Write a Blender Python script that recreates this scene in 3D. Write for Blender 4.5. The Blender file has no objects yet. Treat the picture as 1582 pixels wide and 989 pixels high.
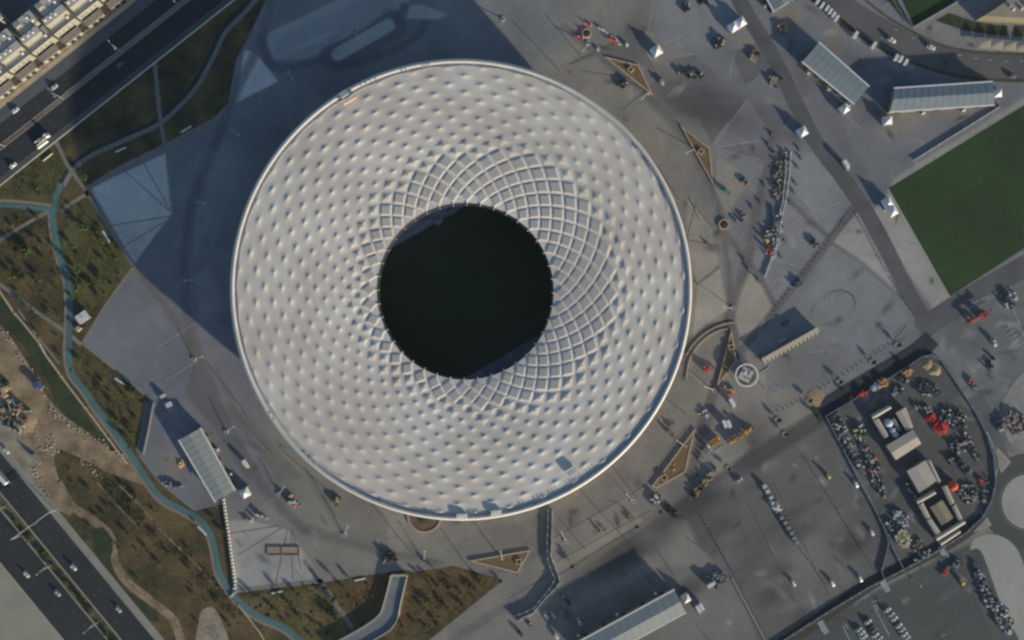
import bpy, bmesh, math, random
import numpy as np
from mathutils import Vector, Matrix, noise as mnoise
random.seed(7)
scn = bpy.context.scene
COL = scn.collection
# ------------------------------------------------------------------ scale
S, H, CX, CY = 0.4, 440.0, 791.0, 494.5          # metres per photo pixel on the ground, camera height

def W(px, py, z=0.0):
    k = S * (1 - z / H)
    return Vector(((px - CX) * k, (CY - py) * k, z))

# ------------------------------------------------------------------ camera, sky, sun, exposure
SUN_EL, SUN_AZ = 11.3, 135.0                     # sun low in the south-east
cam_d = bpy.data.cameras.new('Camera'); cam = bpy.data.objects.new('Camera', cam_d); COL.objects.link(cam)
cam.location = (0, 0, H); cam.rotation_euler = (0, 0, 0)
cam_d.sensor_width = 36; cam_d.lens = 36 * H / (1582 * S)
cam_d.clip_end = 20000; cam_d.clip_start = 1
scn.camera = cam
w = bpy.data.worlds.new('World'); scn.world = w; w.use_nodes = True
nt = w.node_tree; bg = nt.nodes['Background']
sky = nt.nodes.new('ShaderNodeTexSky'); sky.sky_type = 'NISHITA'; sky.sun_disc = False
sky.sun_elevation = math.radians(SUN_EL); sky.sun_rotation = math.radians(SUN_AZ)
sky.air_density = 1.0; sky.dust_density = 0.6; sky.ozone_density = 2.6
nt.links.new(sky.outputs[0], bg.inputs[0]); bg.inputs[1].default_value = 0.10
sun_d = bpy.data.lights.new('Sun', 'SUN'); sun = bpy.data.objects.new('Sun', sun_d); COL.objects.link(sun)
sun_d.energy = 5.0; sun_d.angle = math.radians(0.9); sun_d.color = (1.0, 0.88, 0.66)
e = math.radians(SUN_EL); a = math.radians(SUN_AZ)
sdir = Vector((math.cos(e) * math.sin(a), math.cos(e) * math.cos(a), math.sin(e)))
sun.rotation_euler = sdir.to_track_quat('Z', 'Y').to_euler(); sun.location = sdir * 600
vs = scn.view_settings
vs.view_transform = 'Standard'; vs.look = 'None'; vs.gamma = 1.0; vs.use_curve_mapping = False
vs.exposure = 0.16
scn.cycles.max_bounces = 5; scn.cycles.diffuse_bounces = 3; scn.cycles.use_denoising = True
scn.cycles.pixel_filter_type = 'BLACKMAN_HARRIS'; scn.cycles.filter_width = 2.5

# ------------------------------------------------------------------ colours and materials
K = 0.50
def lin(c):
    c = c / 255.0
    return c / 12.92 if c <= 0.04045 else ((c + 0.055) / 1.055) ** 2.4
def alb(rgb):                                    # albedo of a flat sunlit surface that photographs as this sRGB value
    return tuple(min(0.86, lin(v) / K) for v in rgb)
MATS = {}
def M(name, rgb, var=0.12, sc=0.25, fine=0.10, rough=0.85, rgb2=None, metal=0.0, bump=0.0, spec=0.3, sc2=2.5):
    if name in MATS: return MATS[name]
    m = bpy.data.materials.new(name); MATS[name] = m; m.use_nodes = True
    t = m.node_tree; n = t.nodes; L = t.links; b = n['Principled BSDF']
    b.inputs['Roughness'].default_value = rough; b.inputs['Metallic'].default_value = metal
    b.inputs['Specular IOR Level'].default_value = spec
    c1 = alb(rgb); c2 = alb(rgb2) if rgb2 else tuple(min(.86, v * (1 + var)) for v in c1)
    c0 = c1 if rgb2 else tuple(v * (1 - var) for v in c1)
    g = n.new('ShaderNodeNewGeometry')
    n1 = n.new('ShaderNodeTexNoise'); n1.inputs['Scale'].default_value = sc; n1.inputs['Detail'].default_value = 5
    n1.inputs['Roughness'].default_value = 0.6
    L.new(g.outputs['Position'], n1.inputs['Vector'])
    r1 = n.new('ShaderNodeValToRGB'); r1.color_ramp.elements[0].position = 0.36; r1.color_ramp.elements[1].position = 0.64
    r1.color_ramp.elements[0].color = (*c0, 1); r1.color_ramp.elements[1].color = (*c2, 1)
    L.new(n1.outputs['Fac'], r1.inputs['Fac'])
    n2 = n.new('ShaderNodeTexNoise'); n2.inputs['Scale'].default_value = sc2; n2.inputs['Detail'].default_value = 3
    L.new(g.outputs['Position'], n2.inputs['Vector'])
    r2 = n.new('ShaderNodeValToRGB'); r2.color_ramp.elements[0].position = 0.3; r2.color_ramp.elements[1].position = 0.7
    lo, hi = 1 - fine, 1 + fine
    r2.color_ramp.elements[0].color = (lo, lo, lo, 1); r2.color_ramp.elements[1].color = (hi, hi, hi, 1)
    L.new(n2.outputs['Fac'], r2.inputs['Fac'])
    mx = n.new('ShaderNodeMix'); mx.data_type = 'RGBA'; mx.blend_type = 'MULTIPLY'; mx.inputs[0].default_value = 1
    L.new(r1.outputs[0], mx.inputs[6]); L.new(r2.outputs[0], mx.inputs[7])
    L.new(mx.outputs[2], b.inputs['Base Color'])
    if bump:
        bp = n.new('ShaderNodeBump'); bp.inputs['Strength'].default_value = bump; bp.inputs['Distance'].default_value = 0.3
        L.new(n2.outputs['Fac'], bp.inputs['Height']); L.new(bp.outputs[0], b.inputs['Normal'])
    return m

# ------------------------------------------------------------------ object helpers
def tag(o, label=None, cat=None, group=None, kind=None):
    if label: o['label'] = label
    if cat: o['category'] = cat
    if group: o['group'] = group
    if kind: o['kind'] = kind
    return o
def empty(name, loc=(0, 0, 0), rz=0.0, label=None, cat=None, group=None):
    o = bpy.data.objects.new(name, None); COL.objects.link(o)
    o.location = loc; o.rotation_euler = (0, 0, rz); o.empty_display_size = 0.5
    return tag(o, label, cat, group)
class MB:
    def __init__(s): s.v = []; s.f = []; s.m = []
    def add(s, vs_, fs, mi=0):
        b = len(s.v); s.v += [tuple(v) for v in vs_]; s.f += [tuple(b + i for i in f) for f in fs]; s.m += [mi] * len(fs); return s
    def box(s, c, d, rz=0.0, mi=0, taper=1.0):
        x, y, z = d[0] / 2, d[1] / 2, d[2] / 2; cs, sn = math.cos(rz), math.sin(rz); vs_ = []
        for k in (-1, 1):
            t = taper if k > 0 else 1.0
            for (i, j) in ((-1, -1), (1, -1), (1, 1), (-1, 1)):
                a, b = i * x * t, j * y * t
                vs_.append((c[0] + a * cs - b * sn, c[1] + a * sn + b * cs, c[2] + k * z))
        return s.add(vs_, [(3, 2, 1, 0), (4, 5, 6, 7), (0, 1, 5, 4), (1, 2, 6, 5), (2, 3, 7, 6), (3, 0, 4, 7)], mi)
    def prism(s, pts, z0, z1, mi=0):             # pts: 2D points, any winding
        A = sum(pts[i][0] * pts[(i + 1) % len(pts)][1] - pts[(i + 1) % len(pts)][0] * pts[i][1] for i in range(len(pts)))
        if A < 0: pts = pts[::-1]
        n = len(pts); vs_ = [(p[0], p[1], z0) for p in pts] + [(p[0], p[1], z1) for p in pts]
        return s.add(vs_, [tuple(range(n - 1, -1, -1)), tuple(range(n, 2 * n))] + [(i, (i + 1) % n, n + (i + 1) % n, n + i) for i in range(n)], mi)
    def tube(s, p0, p1, r0, r1=None, n=8, mi=0):
        r1 = r0 if r1 is None else r1; p0, p1 = Vector(p0), Vector(p1); d = (p1 - p0).normalized()
        u = d.orthogonal().normalized(); v = d.cross(u); vs_ = []
        for (p, r) in ((p0, r0), (p1, r1)):
            for i in range(n):
                t = 2 * math.pi * i / n; vs_.append(p + u * (r * math.cos(t)) + v * (r * math.sin(t)))
        return s.add(vs_, [(i, (i + 1) % n, n + (i + 1) % n, n + i) for i in range(n)] + [tuple(range(n - 1, -1, -1)), tuple(range(n, 2 * n))], mi)
    def lathe(s, prof, n=24, c=(0, 0), mi=0):     # prof: (r, z) list
        vs_ = []; k = len(prof)
        for i in range(n):
            t = 2 * math.pi * i / n
            for (r, z) in prof: vs_.append((c[0] + r * math.cos(t), c[1] + r * math.sin(t), z))
        fs = [(i * k + j, ((i + 1) % n) * k + j, ((i + 1) % n) * k + j + 1, i * k + j + 1) for i in range(n) for j in range(k - 1)]
        return s.add(vs_, fs, mi)
    def build(s, name, mat, parent=None, smooth=False, sub=False):
        me = bpy.data.meshes.new(name); me.from_pydata(s.v, [], s.f)
        mats = mat if isinstance(mat, (list, tuple)) else [mat]
        for m in mats: me.materials.append(m)
        if len(mats) > 1: me.polygons.foreach_set('material_index', s.m)
        if smooth: me.polygons.foreach_set('use_smooth', [True] * len(me.polygons))
        me.update(); o = bpy.data.objects.new(name, me); COL.objects.link(o)
        if parent: o.parent = parent
        return o
def kids(o): return [c for c in bpy.data.objects if c.parent == o]
CH = {}
def tree_copy(o, parent=None):
    c = o.copy(); COL.objects.link(c)
    if parent: c.parent = parent
    if o.name not in CH: CH[o.name] = list(o.children)
    for ch in CH[o.name]: tree_copy(ch, c)
    return c
ORD = ['first', 'second', 'third', 'fourth', 'fifth', 'sixth', 'seventh', 'eighth', 'ninth', 'tenth', 'eleventh', 'twelfth', 'thirteenth',
       'fourteenth', 'fifteenth', 'sixteenth', 'seventeenth', 'eighteenth', 'nineteenth', 'twentieth']

def smooth_line(pts, n=6):
    if len(pts) < 3: return [tuple(p) for p in pts]
    out = []; P = [pts[0]] + list(pts) + [pts[-1]]
    for i in range(1, len(P) - 2):
        p0, p1, p2, p3 = P[i - 1], P[i], P[i + 1], P[i + 2]
        for k in range(n):
            t = k / n
            out.append(tuple(0.5 * (2 * p1[j] + (p2[j] - p0[j]) * t + (2 * p0[j] - 5 * p1[j] + 4 * p2[j] - p3[j]) * t * t + (3 * p1[j] - p0[j] - 3 * p2[j] + p3[j]) * t ** 3) for j in (0, 1)))
    out.append(tuple(pts[-1])); return out
def offset_line(pts, o):
    out = []
    for i, p in enumerate(pts):
        a_, b_ = pts[max(0, i - 1)], pts[min(len(pts) - 1, i + 1)]
        dx, dy = b_[0] - a_[0], b_[1] - a_[1]; l = math.hypot(dx, dy) or 1
        out.append((p[0] - dy / l * o, p[1] + dx / l * o))
    return out
def ribbon_into(mb, pts, w0, z, off=0.0, mi=0):   # photo-pixel polyline -> flat strip, width in pixels
    A = offset_line(pts, off - w0 / 2); B = offset_line(pts, off + w0 / 2); n = len(pts)
    vs_ = [W(*p)[:2] + (z,) for p in A] + [W(*p)[:2] + (z,) for p in B]
    vs_ = [(v[0], v[1], z) for v in vs_]
    mb.add(vs_, [(i, n + i, n + i + 1, i + 1) for i in range(n - 1)], mi)
def fix_up(me):                                   # sheets face up
    bm = bmesh.new(); bm.from_mesh(me)
    fl = [f for f in bm.faces if f.normal.z < 0]
    if fl: bmesh.ops.reverse_faces(bm, faces=fl)
    bm.to_mesh(me); bm.free()
def ribbon(name, pts, wpx, z, mat, smooth=True, off=0.0, kind='structure'):
    mb = MB(); ribbon_into(mb, smooth_line(pts) if smooth else pts, wpx, z, off)
    o = mb.build(name, mat); fix_up(o.data); return tag(o, kind=kind)
def sheet(name, pts, z, mat, kind='structure', smooth=False):
    if smooth: pts = smooth_line(list(pts) + [pts[0]])[:-1]
    bm = bmesh.new(); vs_ = [bm.verts.new((W(*p)[0], W(*p)[1], z)) for p in pts]
    f = bm.faces.new(vs_); bmesh.ops.triangulate(bm, faces=[f])
    me = bpy.data.meshes.new(name); bm.to_mesh(me); bm.free(); fix_up(me); me.materials.append(mat)
    o = bpy.data.objects.new(name, me); COL.objects.link(o); return tag(o, kind=kind)
def strips(name, segs, wpx, z, mat):               # many straight marks in one sheet (paint, joints)
    mb = MB()
    for sg in segs: ribbon_into(mb, list(sg), wpx, z)
    o = mb.build(name, mat); fix_up(o.data); return tag(o, kind='structure')
def dashes(p0, p1, on, gap):
    l = math.hypot(p1[0] - p0[0], p1[1] - p0[1]); d = ((p1[0] - p0[0]) / l, (p1[1] - p0[1]) / l); t = 0; out = []
    while t < l:
        out.append(((p0[0] + d[0] * t, p0[1] + d[1] * t), (p0[0] + d[0] * (t + on), p0[1] + d[1] * (t + on)))); t += on + gap
    return out
# ================================================================== GROUND (one sheet, worn and stained paving)
def build_ground():
    gx = np.concatenate([[-12000, -5000, -2500, -1200, -600, -300], np.arange(-150, 1733, 2.5), [1880, 2200, 2900, 4200, 7000, 13000]]).astype(np.float64)
    gy = np.concatenate([[-12000, -5000, -2500, -1200, -600, -300], np.arange(-120, 1110, 2.5), [1250, 1600, 2200, 3500, 6500, 12500]]).astype(np.float64)
    X, Y = np.meshgrid(gx, gy); nx, ny = len(gx), len(gy)
    C = np.zeros((ny, nx, 3)); C[:] = alb((109, 106, 102))
    def seg_d(p, q):
        dx, dy = q[0] - p[0], q[1] - p[1]; l2 = dx * dx + dy * dy or 1e-9
        t = np.clip(((X - p[0]) * dx + (Y - p[1]) * dy) / l2, 0, 1)
        return np.hypot(X - p[0] - t * dx, Y - p[1] - t * dy)
    def blend(mk, col, s=1.0):
        c = np.array(alb(col)); mk = (mk * s)[..., None]; C[:] = C * (1 - mk) + c * mk
    def poly(pts, col, soft=2.0, s=1.0):
        ins = np.zeros(X.shape, bool); d = np.full(X.shape, 1e9); n = len(pts)
        for i in range(n):
            p, q = pts[i], pts[(i + 1) % n]
            if p[1] != q[1]:
                c = ((p[1] > Y) != (q[1] > Y)) & (X < (q[0] - p[0]) * (Y - p[1]) / (q[1] - p[1]) + p[0]); ins ^= c
            d = np.minimum(d, seg_d(p, q))
        sd = np.where(ins, d, -d); t = np.clip(sd / (2 * soft) + 0.5, 0, 1); blend(t * t * (3 - 2 * t), col, s)
    def band(pts, wpx, col, soft=3.0, s=1.0, sm=True):
        if sm: pts = smooth_line(pts, 4)
        d = np.full(X.shape, 1e9)
        for i in range(len(pts) - 1): d = np.minimum(d, seg_d(pts[i], pts[i + 1]))
        t = np.clip((wpx / 2 - d) / (2 * soft) + 0.5, 0, 1); blend(t * t * (3 - 2 * t), col, s)
    def blob(cx, cy, rx, ry, ang, col, s=0.8):
        a_ = math.radians(ang); u = (X - cx) * math.cos(a_) + (Y - cy) * math.sin(a_); v = -(X - cx) * math.sin(a_) + (Y - cy) * math.cos(a_)
        r = np.hypot(u / rx, v / ry); blend(np.clip(1.3 - r, 0, 1) ** 1.5, col, s)
    # ---- broad tones
    poly([(1010, -200), (1900, -200), (1900, 700), (1440, 640), (1130, 560), (1090, 300)], (99, 100, 103), 40)
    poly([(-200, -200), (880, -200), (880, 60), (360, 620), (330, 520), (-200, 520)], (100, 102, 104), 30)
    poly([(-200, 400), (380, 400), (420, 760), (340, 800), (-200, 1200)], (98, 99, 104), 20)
    poly([(1060, 800), (1180, 705), (1262, 652), (1290, 645), (1340, 770), (1370, 838), (1364, 892), (1190, 1005), (1150, 1200), (1075, 1200), (1150, 1010), (1128, 893), (1076, 840)], (80, 79, 79), 5)
    poly([(860, 990), (900, 940), (1030, 870), (1130, 893), (1180, 1005), (1170, 1200), (840, 1200)], (96, 95, 94), 5)
    poly([(1170, 1005), (1480, 848), (1700, 780), (1700, 1200), (1150, 1200)], (62, 67, 69), 6)
    poly([(1272, 640), (1300, 625), (1405, 555), (1440, 545), (1470, 570), (1535, 700), (1535, 765), (1500, 820), (1390, 880), (1366, 892), (1345, 770)], (72, 72, 72), 4)
    poly([(1455, 500), (1700, 380), (1700, 720), (1555, 690), (1500, 620), (1470, 570)], (88, 91, 92), 10)
    poly([(1300, 60), (1420, 130), (1400, 180), (1330, 200), (1300, 120)], (88, 90, 94), 12)
    # ---- stains, worn and dusty areas
    blob(1120, 160, 130, 38, 22, (72, 71, 73), .85); blob(1040, 150, 60, 30, 40, (76, 74, 74), .6)
    blob(1220, 210, 60, 14, 12, (78, 77, 80), .6); blob(975, 60, 30, 60, 25, (80, 78, 78), .55)
    blob(960, 850, 70, 32, -28, (70, 69, 69), .85); blob(1010, 820, 60, 28, -30, (62, 63, 65), .8)
    blob(1080, 770, 45, 25, -40, (64, 64, 66), .8); blob(1003, 838, 20, 26, 20, (112, 110, 106), .8)
    blob(900, 890, 60, 26, -30, (82, 80, 78), .6); blob(903, 891, 10, 9, 0, (108, 106, 102), .8)
    blob(960, 880, 16, 14, 0, (104, 98, 94), .8); blob(1044, 815, 14, 12, -50, (106, 104, 102), .8)
    blob(1190, 715, 22, 16, 0, (100, 97, 95), .8); blob(1240, 692, 26, 14, 30, (90, 94, 92), .7)
    blob(1150, 690, 60, 26, -32, (60, 60, 62), .7); blob(1255, 835, 12, 18, 50, (92, 88, 86), .6)
    blob(1290, 760, 60, 80, 60, (80, 82, 82), .5); blob(1250, 860, 70, 50, 60, (98, 97, 96), .5); blob(1120, 950, 60, 40, -60, (94, 93, 92), .5)
    blob(1530, 562, 26, 20, 20, (114, 114, 112), .8); blob(1497, 517, 14, 10, 0, (112, 112, 110), .7); blob(1438, 515, 9, 8, 0, (104, 106, 106), .8)
    blob(1490, 570, 60, 14, 58, (96, 98, 98), .6); blob(1550, 470, 26, 20, 0, (104, 104, 102), .6); blob(1565, 625, 30, 30, 0, (108, 104, 102), .8)
    blob(1463, 920, 26, 8, -35, (84, 86, 86), .7); blob(1420, 930, 40, 25, 30, (70, 72, 72), .6)
    blob(1290, 60, 18, 50, 15, (100, 94, 86), .7); blob(1225, 30, 20, 30, 30, (112, 106, 88), .6); blob(1160, 60, 30, 16, -50, (118, 108, 94), .6)
    blob(1180, 90, 10, 40, -25, (108, 102, 92), .6); blob(1400, 190, 70, 26, -20, (110, 108, 104), .7); blob(1430, 60, 70, 14, 22, (100, 95, 92), .6)
    blob(430, 750, 40, 30, 50, (86, 85, 86), .6); blob(415, 620, 18, 14, 0, (80, 78, 78), .7); blob(380, 760, 30, 14, 45, (110, 100, 88), .5)
    blob(535, 770, 14, 8, 20, (118, 108, 94), .6); blob(265, 720, 22, 34, -20, (112, 102, 92), .7); blob(280, 715, 10, 10, 0, (128, 108, 84), .8)
    blob(320, 780, 50, 26, 35, (92, 92, 94), .6); blob(590, 755, 20, 12, 0, (96, 92, 88), .5)
    blob(1070, 480, 50, 60, 0, (116, 113, 108), .6); blob(1100, 440, 30, 40, 0, (115, 112, 107), .5); blob(1110, 640, 40, 26, -40, (114, 111, 106), .6)
    blob(1020, 230, 60, 30, 50, (112, 108, 100), .6); blob(1190, 250, 40, 26, 70, (96, 93, 95), .5); blob(1300, 520, 60, 50, 0, (98, 99, 101), .6)
    blob(1195, 320, 26, 70, 10, (92, 90, 92), .7); blob(1150, 280, 18, 14, 0, (104, 98, 88), .7)
    # ---- quarter panels of paler paving
    pale = (158, 156, 152)
    poly([(140, 290), (255, 238), (265, 330), (207, 408)], pale, 1.5)
    poly([(378, 78), (393, 80), (430, 126), (362, 160)], pale, 1.5)
    poly([(405, 55), (455, 32), (560, -20), (640, -20), (622, 30), (600, 30), (560, 52), (470, 92), (425, 92)], (130, 130, 130), 2)
    poly([(470, 92), (500, 78), (600, 28), (608, 36), (604, 50), (530, 88), (515, 92)], (120, 121, 122), 2)
    band([(520, 84), (600, 42)], 20, (150, 150, 147), 2, 1, False)
    band([(430, 80), (480, 62), (560, 24)], 14, (130, 131, 130), 2, .6, False)
    poly([(628, 28), (634, 8), (650, 8), (690, 22), (676, 30)], (138, 138, 136), 2)
    poly([(640, -30), (740, -30), (800, 70), (720, 60)], (106, 107, 108), 6, .7)
    poly([(300, 330), (318, 300), (330, 340), (300, 395)], (118, 119, 120), 3, .7); poly([(300, 430), (322, 410), (345, 470), (310, 500)], (114, 115, 116), 5, .7)
    poly([(320, 250), (350, 200), (370, 260), (322, 400)], (112, 113, 115), 4, .5)
    poly([(205, 415), (275, 487), (300, 560), (280, 610), (225, 605), (128, 532), (180, 470)], (97, 98, 104), 3, .7)
    poly([(355, 803), (395, 806), (448, 820), (497, 897), (365, 913)], (132, 130, 128), 2)
    poly([(1163, 408), (1197, 480), (1146, 545), (1134, 520), (1138, 460)], (126, 122, 114), 1.5)
    poly([(1284, 372), (1325, 330), (1388, 452), (1392, 458)], (128, 126, 124), 1.5)
    poly([(1222, 290), (1230, 240), (1265, 235), (1320, 322), (1283, 366)], (110, 113, 115), 3, .8)
    poly([(1216, 310), (1272, 368), (1205, 470), (1160, 405)], (108, 109, 112), 3, .8)
    poly([(1284, 376), (1392, 460), (1400, 500), (1380, 525), (1330, 545), (1215, 500)], (106, 108, 110), 3, .8)
    poly([(1105, 240), (1150, 262), (1160, 300), (1125, 330), (1105, 290)], (108, 104, 98), 5, .7)
    poly([(850, 872), (985, 790), (994, 806), (872, 880)], (122, 117, 108), 2.5); poly([(870, 880), (994, 808), (1010, 800), (1000, 812), (890, 886)], (106, 103, 98), 3, .6)
    poly([(1068, 735), (1085, 680), (1130, 640), (1160, 690), (1120, 735), (1085, 740)], (114, 112, 108), 5, .8)
    poly([(1370, 300), (1382, 275), (1600, 140), (1600, 170), (1378, 290), (1470, 458), (1600, 380), (1600, 405), (1470, 485), (1440, 478), (1345, 330)], (126, 123, 118), 3)
    poly([(1240, 165), (1280, 150), (1340, 270), (1320, 280)], (92, 92, 94), 6, .6)
    poly([(1420, 40), (1445, 35), (1582, 90), (1582, 100), (1480, 78)], (108, 106, 103), 3); poly([(1440, 30), (1480, 8), (1530, -20), (1600, -20), (1600, 40), (1540, 36), (1480, 20)], (112, 108, 102), 3)
    # ---- dark asphalt ways on the plaza
    dk = (80, 78, 80)
    band([(420, -10), (405, 60), (370, 130), (330, 230), (300, 300), (288, 370), (285, 430), (292, 500), (312, 560), (345, 640), (395, 735), (440, 790), (470, 818)], 15, (86, 85, 88), 4, .75)
    band([(470, 818), (530, 835), (600, 852), (680, 868)], 16, (84, 83, 83), 5, .7)
    band([(405, 60), (415, 95), (450, 105), (520, 80), (600, 40), (625, 10)], 13, (82, 82, 85), 3, .8)
    band([(515, 100), (560, 96), (640, 60), (660, 20)], 13, (82, 82, 85), 3, .8)
    band([(207, 412), (260, 480), (300, 540), (330, 600)], 11, (92, 86, 80), 3, .7)
    band([(870, 40), (930, 90), (1000, 148), (1060, 210), (1100, 290), (1122, 390), (1130, 480)], 10, (86, 84, 83), 3, .8)
    band([(1200, 190), (1182, 250), (1168, 330), (1155, 400), (1130, 480), (1105, 600), (1085, 680)], 15, (84, 82, 84), 4, .8)
    band([(1115, 352), (1140, 385), (1175, 430), (1200, 478)], 9, (84, 82, 82), 2, .85, False)
    band([(1322, 318), (1283, 370), (1230, 437), (1195, 482), (1140, 548)], 12, (80, 79, 81), 2, .9, False)
    band([(1216, 306), (1250, 340), (1280, 366)], 8, (84, 82, 82), 2, .9, False)
    band([(1285, 375), (1330, 405), (1392, 460)], 6, (86, 85, 85), 2, .8, False)
    band([(1090, 285), (1060, 220), (1000, 155)], 6, (88, 86, 86), 2, .6)
    band([(1058, 545), (1070, 525), (1095, 508), (1128, 500)], 15, (88, 85, 84), 2, .8); band([(1058, 545), (1056, 585)], 8, (88, 85, 84), 2, .8)
    band([(1133, 500), (1142, 540), (1150, 560)], 9, (80, 78, 79), 2, .8); band([(1123, 512), (1112, 560), (1100, 610), (1085, 650), (1070, 740)], 14, (86, 83, 82), 3, .85)
    band([(700, 905), (800, 870), (846, 838)], 16, (88, 87, 88), 5, .6); band([(770, 880), (838, 850)], 10, (92, 90, 88), 3, .5)
    band([(1000, 745), (1060, 660)], 7, (90, 87, 85), 2, .7, False)
    band([(1050, 790), (1100, 755), (1180, 700), (1262, 648)], 26, (58, 59, 61), 5, .85)
    band([(700, 990), (760, 950), (800, 930)], 14, (88, 88, 92), 3, .6)
    band([(1240, 140), (1225, 60), (1215, 0)], 20, (90, 88, 86), 6, .4)
    for k in range(-2, 3): band([(1085, 795), (1110, 775)], 4, (74, 74, 76), 2, .2)
    band([(520, 85), (602, 40)], 52, (80, 80, 84), 5, .8, False); band([(522, 84), (600, 39)], 20, (140, 140, 138), 1.5, 1, False)
    poly([(424, 62), (470, 36), (560, 0), (590, -12), (612, 6), (560, 46), (482, 82), (452, 92), (434, 90), (426, 80)], (120, 121, 122), 2); band([(436, 84), (470, 70), (520, 48)], 8, (134, 134, 133), 2, .7)
    poly([(628, 28), (634, 8), (650, 8), (690, 22), (676, 30)], (138, 138, 136), 2)
    # facets of differently laid paving
    for pts, col in (([(1012, 55), (1004, -20), (1130, -20), (1150, 40), (1080, 80), (1030, 66)], (102, 105, 110)), ([(1106, 226), (1155, 152), (1196, 212)], (95, 98, 103)), ([(1106, 228), (1190, 218), (1184, 252)], (90, 92, 96)), ([(1106, 232), (1182, 254), (1166, 300)], (104, 105, 106)), ([(1100, 222), (1060, 150), (1146, 150)], (86, 86, 89)),
                     ([(1108, 240), (1140, 262), (1150, 292), (1124, 332), (1104, 292)], (118, 114, 107)), ([(1040, 92), (1076, 84), (1120, 130), (1060, 132)], (92, 92, 95)), ([(1130, 80), (1166, 66), (1196, 110), (1150, 130)], (84, 86, 91)), ([(1062, 300), (1098, 350), (1110, 405), (1078, 440), (1062, 380)], (122, 117, 107)), ([(1078, 442), (1112, 415), (1124, 480), (1090, 500), (1070, 520)], (128, 123, 112)),
                     ([(1060, 600), (1085, 560), (1100, 520), (1120, 515), (1080, 650)], (112, 106, 98)), ([(860, 105), (960, 60), (990, 70), (1005, 105), (985, 98), (932, 84)], (94, 92, 90)), ([(900, 112), (960, 150), (1010, 250), (1055, 330), (1066, 420), (1040, 300), (980, 180)], (108, 104, 97)), ([(470, 730), (560, 762), (600, 800), (598, 850), (520, 825)], (100, 97, 92)), ([(600, 800), (690, 812), (730, 880), (660, 860), (600, 850)], (110, 106, 99)),
                     ([(330, 560), (380, 640), (470, 740), (430, 740), (360, 650)], (96, 94, 93)), ([(300, 560), (330, 600), (400, 730), (380, 740), (330, 660), (285, 610)], (88, 89, 92)), ([(760, 815), (850, 795), (900, 760), (960, 720), (990, 750), (850, 835), (780, 850)], (104, 100, 93)), ([(1210, 500), (1330, 545), (1260, 600), (1180, 600)], (100, 101, 103)), ([(1340, 340), (1372, 300), (1470, 470), (1440, 470)], (124, 121, 115))):
        sh = (sum(col) / 3 - 101) * .4; poly(pts, tuple(c * .6 + sum(col) / 3 * .4 + sh for c in col), 1.2, .85)
    q_ = random.Random(31)
    for k in range(260):
        x, y = q_.uniform(870, 1580), q_.uniform(0, 985); v = q_.uniform(54, 76) if q_.random() < .5 else q_.uniform(102, 126)
        blob(x, y, q_.uniform(4, 19), q_.uniform(2, 8), q_.uniform(0, 180), (v, v - 1, v - 2), q_.uniform(.45, .95))
    for k in range(70):
        x, y = q_.uniform(230, 870), q_.uniform(500, 900); v = q_.uniform(64, 84) if q_.random() < .6 else q_.uniform(104, 122)
        blob(x, y, q_.uniform(4, 18), q_.uniform(2, 7), q_.uniform(20, 70), (v, v - 1, v - 2), q_.uniform(.4, .8))
    for k in range(26):
        x, y = q_.uniform(930, 1330), q_.uniform(740, 980); blob(x, y, q_.uniform(20, 50), q_.uniform(10, 22), -32 + q_.uniform(-20, 20), (56, 56, 59) if k % 2 else (96, 96, 97), .6)
    for k in range(46):
        x, y = q_.uniform(1425, 1580), q_.uniform(470, 700); v = q_.uniform(56, 74) if q_.random() < .45 else q_.uniform(104, 126)
        blob(x, y, q_.uniform(5, 22), q_.uniform(2, 8), q_.uniform(-40, 80), (v, v, v - 1), q_.uniform(.4, .8))
    for k in range(60):
        x, y = q_.uniform(1280, 1530), q_.uniform(570, 880); v = q_.uniform(46, 60) if q_.random() < .6 else q_.uniform(88, 108)
        blob(x, y, q_.uniform(4, 14), q_.uniform(2, 7), q_.uniform(-40, 80), (v, v - 1, v - 2), q_.uniform(.3, .7))
    blob(1090, 170, 110, 30, 20, (66, 65, 67), .7); blob(1050, 790, 50, 26, -35, (58, 58, 60), .75); blob(950, 870, 70, 26, -30, (62, 61, 62), .7); blob(1185, 700, 60, 18, -32, (62, 62, 64), .6)
    # ---- fine irregular dirt over everything
    rng = np.random.default_rng(3)
    def vnoise(cell):
        h, w_ = int(1400 / cell) + 4, int(2100 / cell) + 4; g = rng.random((h, w_))
        u = np.clip((X + 200) / cell, 0, w_ - 2.001); v = np.clip((Y + 150) / cell, 0, h - 2.001)
        i, j = u.astype(int), v.astype(int); fu, fv = u - i, v - j; fu = fu * fu * (3 - 2 * fu); fv = fv * fv * (3 - 2 * fv)
        return (g[j, i] * (1 - fu) + g[j, i + 1] * fu) * (1 - fv) + (g[j + 1, i] * (1 - fu) + g[j + 1, i + 1] * fu) * fv - 0.5
    N = .5 * vnoise(90) + .4 * vnoise(40) + .3 * vnoise(17) + .2 * vnoise(8) + .16 * vnoise(4)
    N = N * np.clip(np.minimum(np.minimum(X + 150, 1733 - X), np.minimum(Y + 120, 1107 - Y)) / 60, 0, 1)
    C *= (1 + 0.46 * N)[..., None]; C *= (1 + np.stack([.05 * N, 0 * N, -.06 * N], -1))
    me = bpy.data.meshes.new('ground')
    V = np.stack([(X - CX) * S, (CY - Y) * S, np.zeros_like(X)], -1).reshape(-1, 3)
    idx = np.arange(nx * ny).reshape(ny, nx); F = np.stack([idx[1:, :-1], idx[1:, 1:], idx[:-1, 1:], idx[:-1, :-1]], -1).reshape(-1, 4)
    me.vertices.add(len(V)); me.vertices.foreach_set('co', V.ravel())
    me.loops.add(F.size); me.loops.foreach_set('vertex_index', F.ravel().astype(np.int32))
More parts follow.
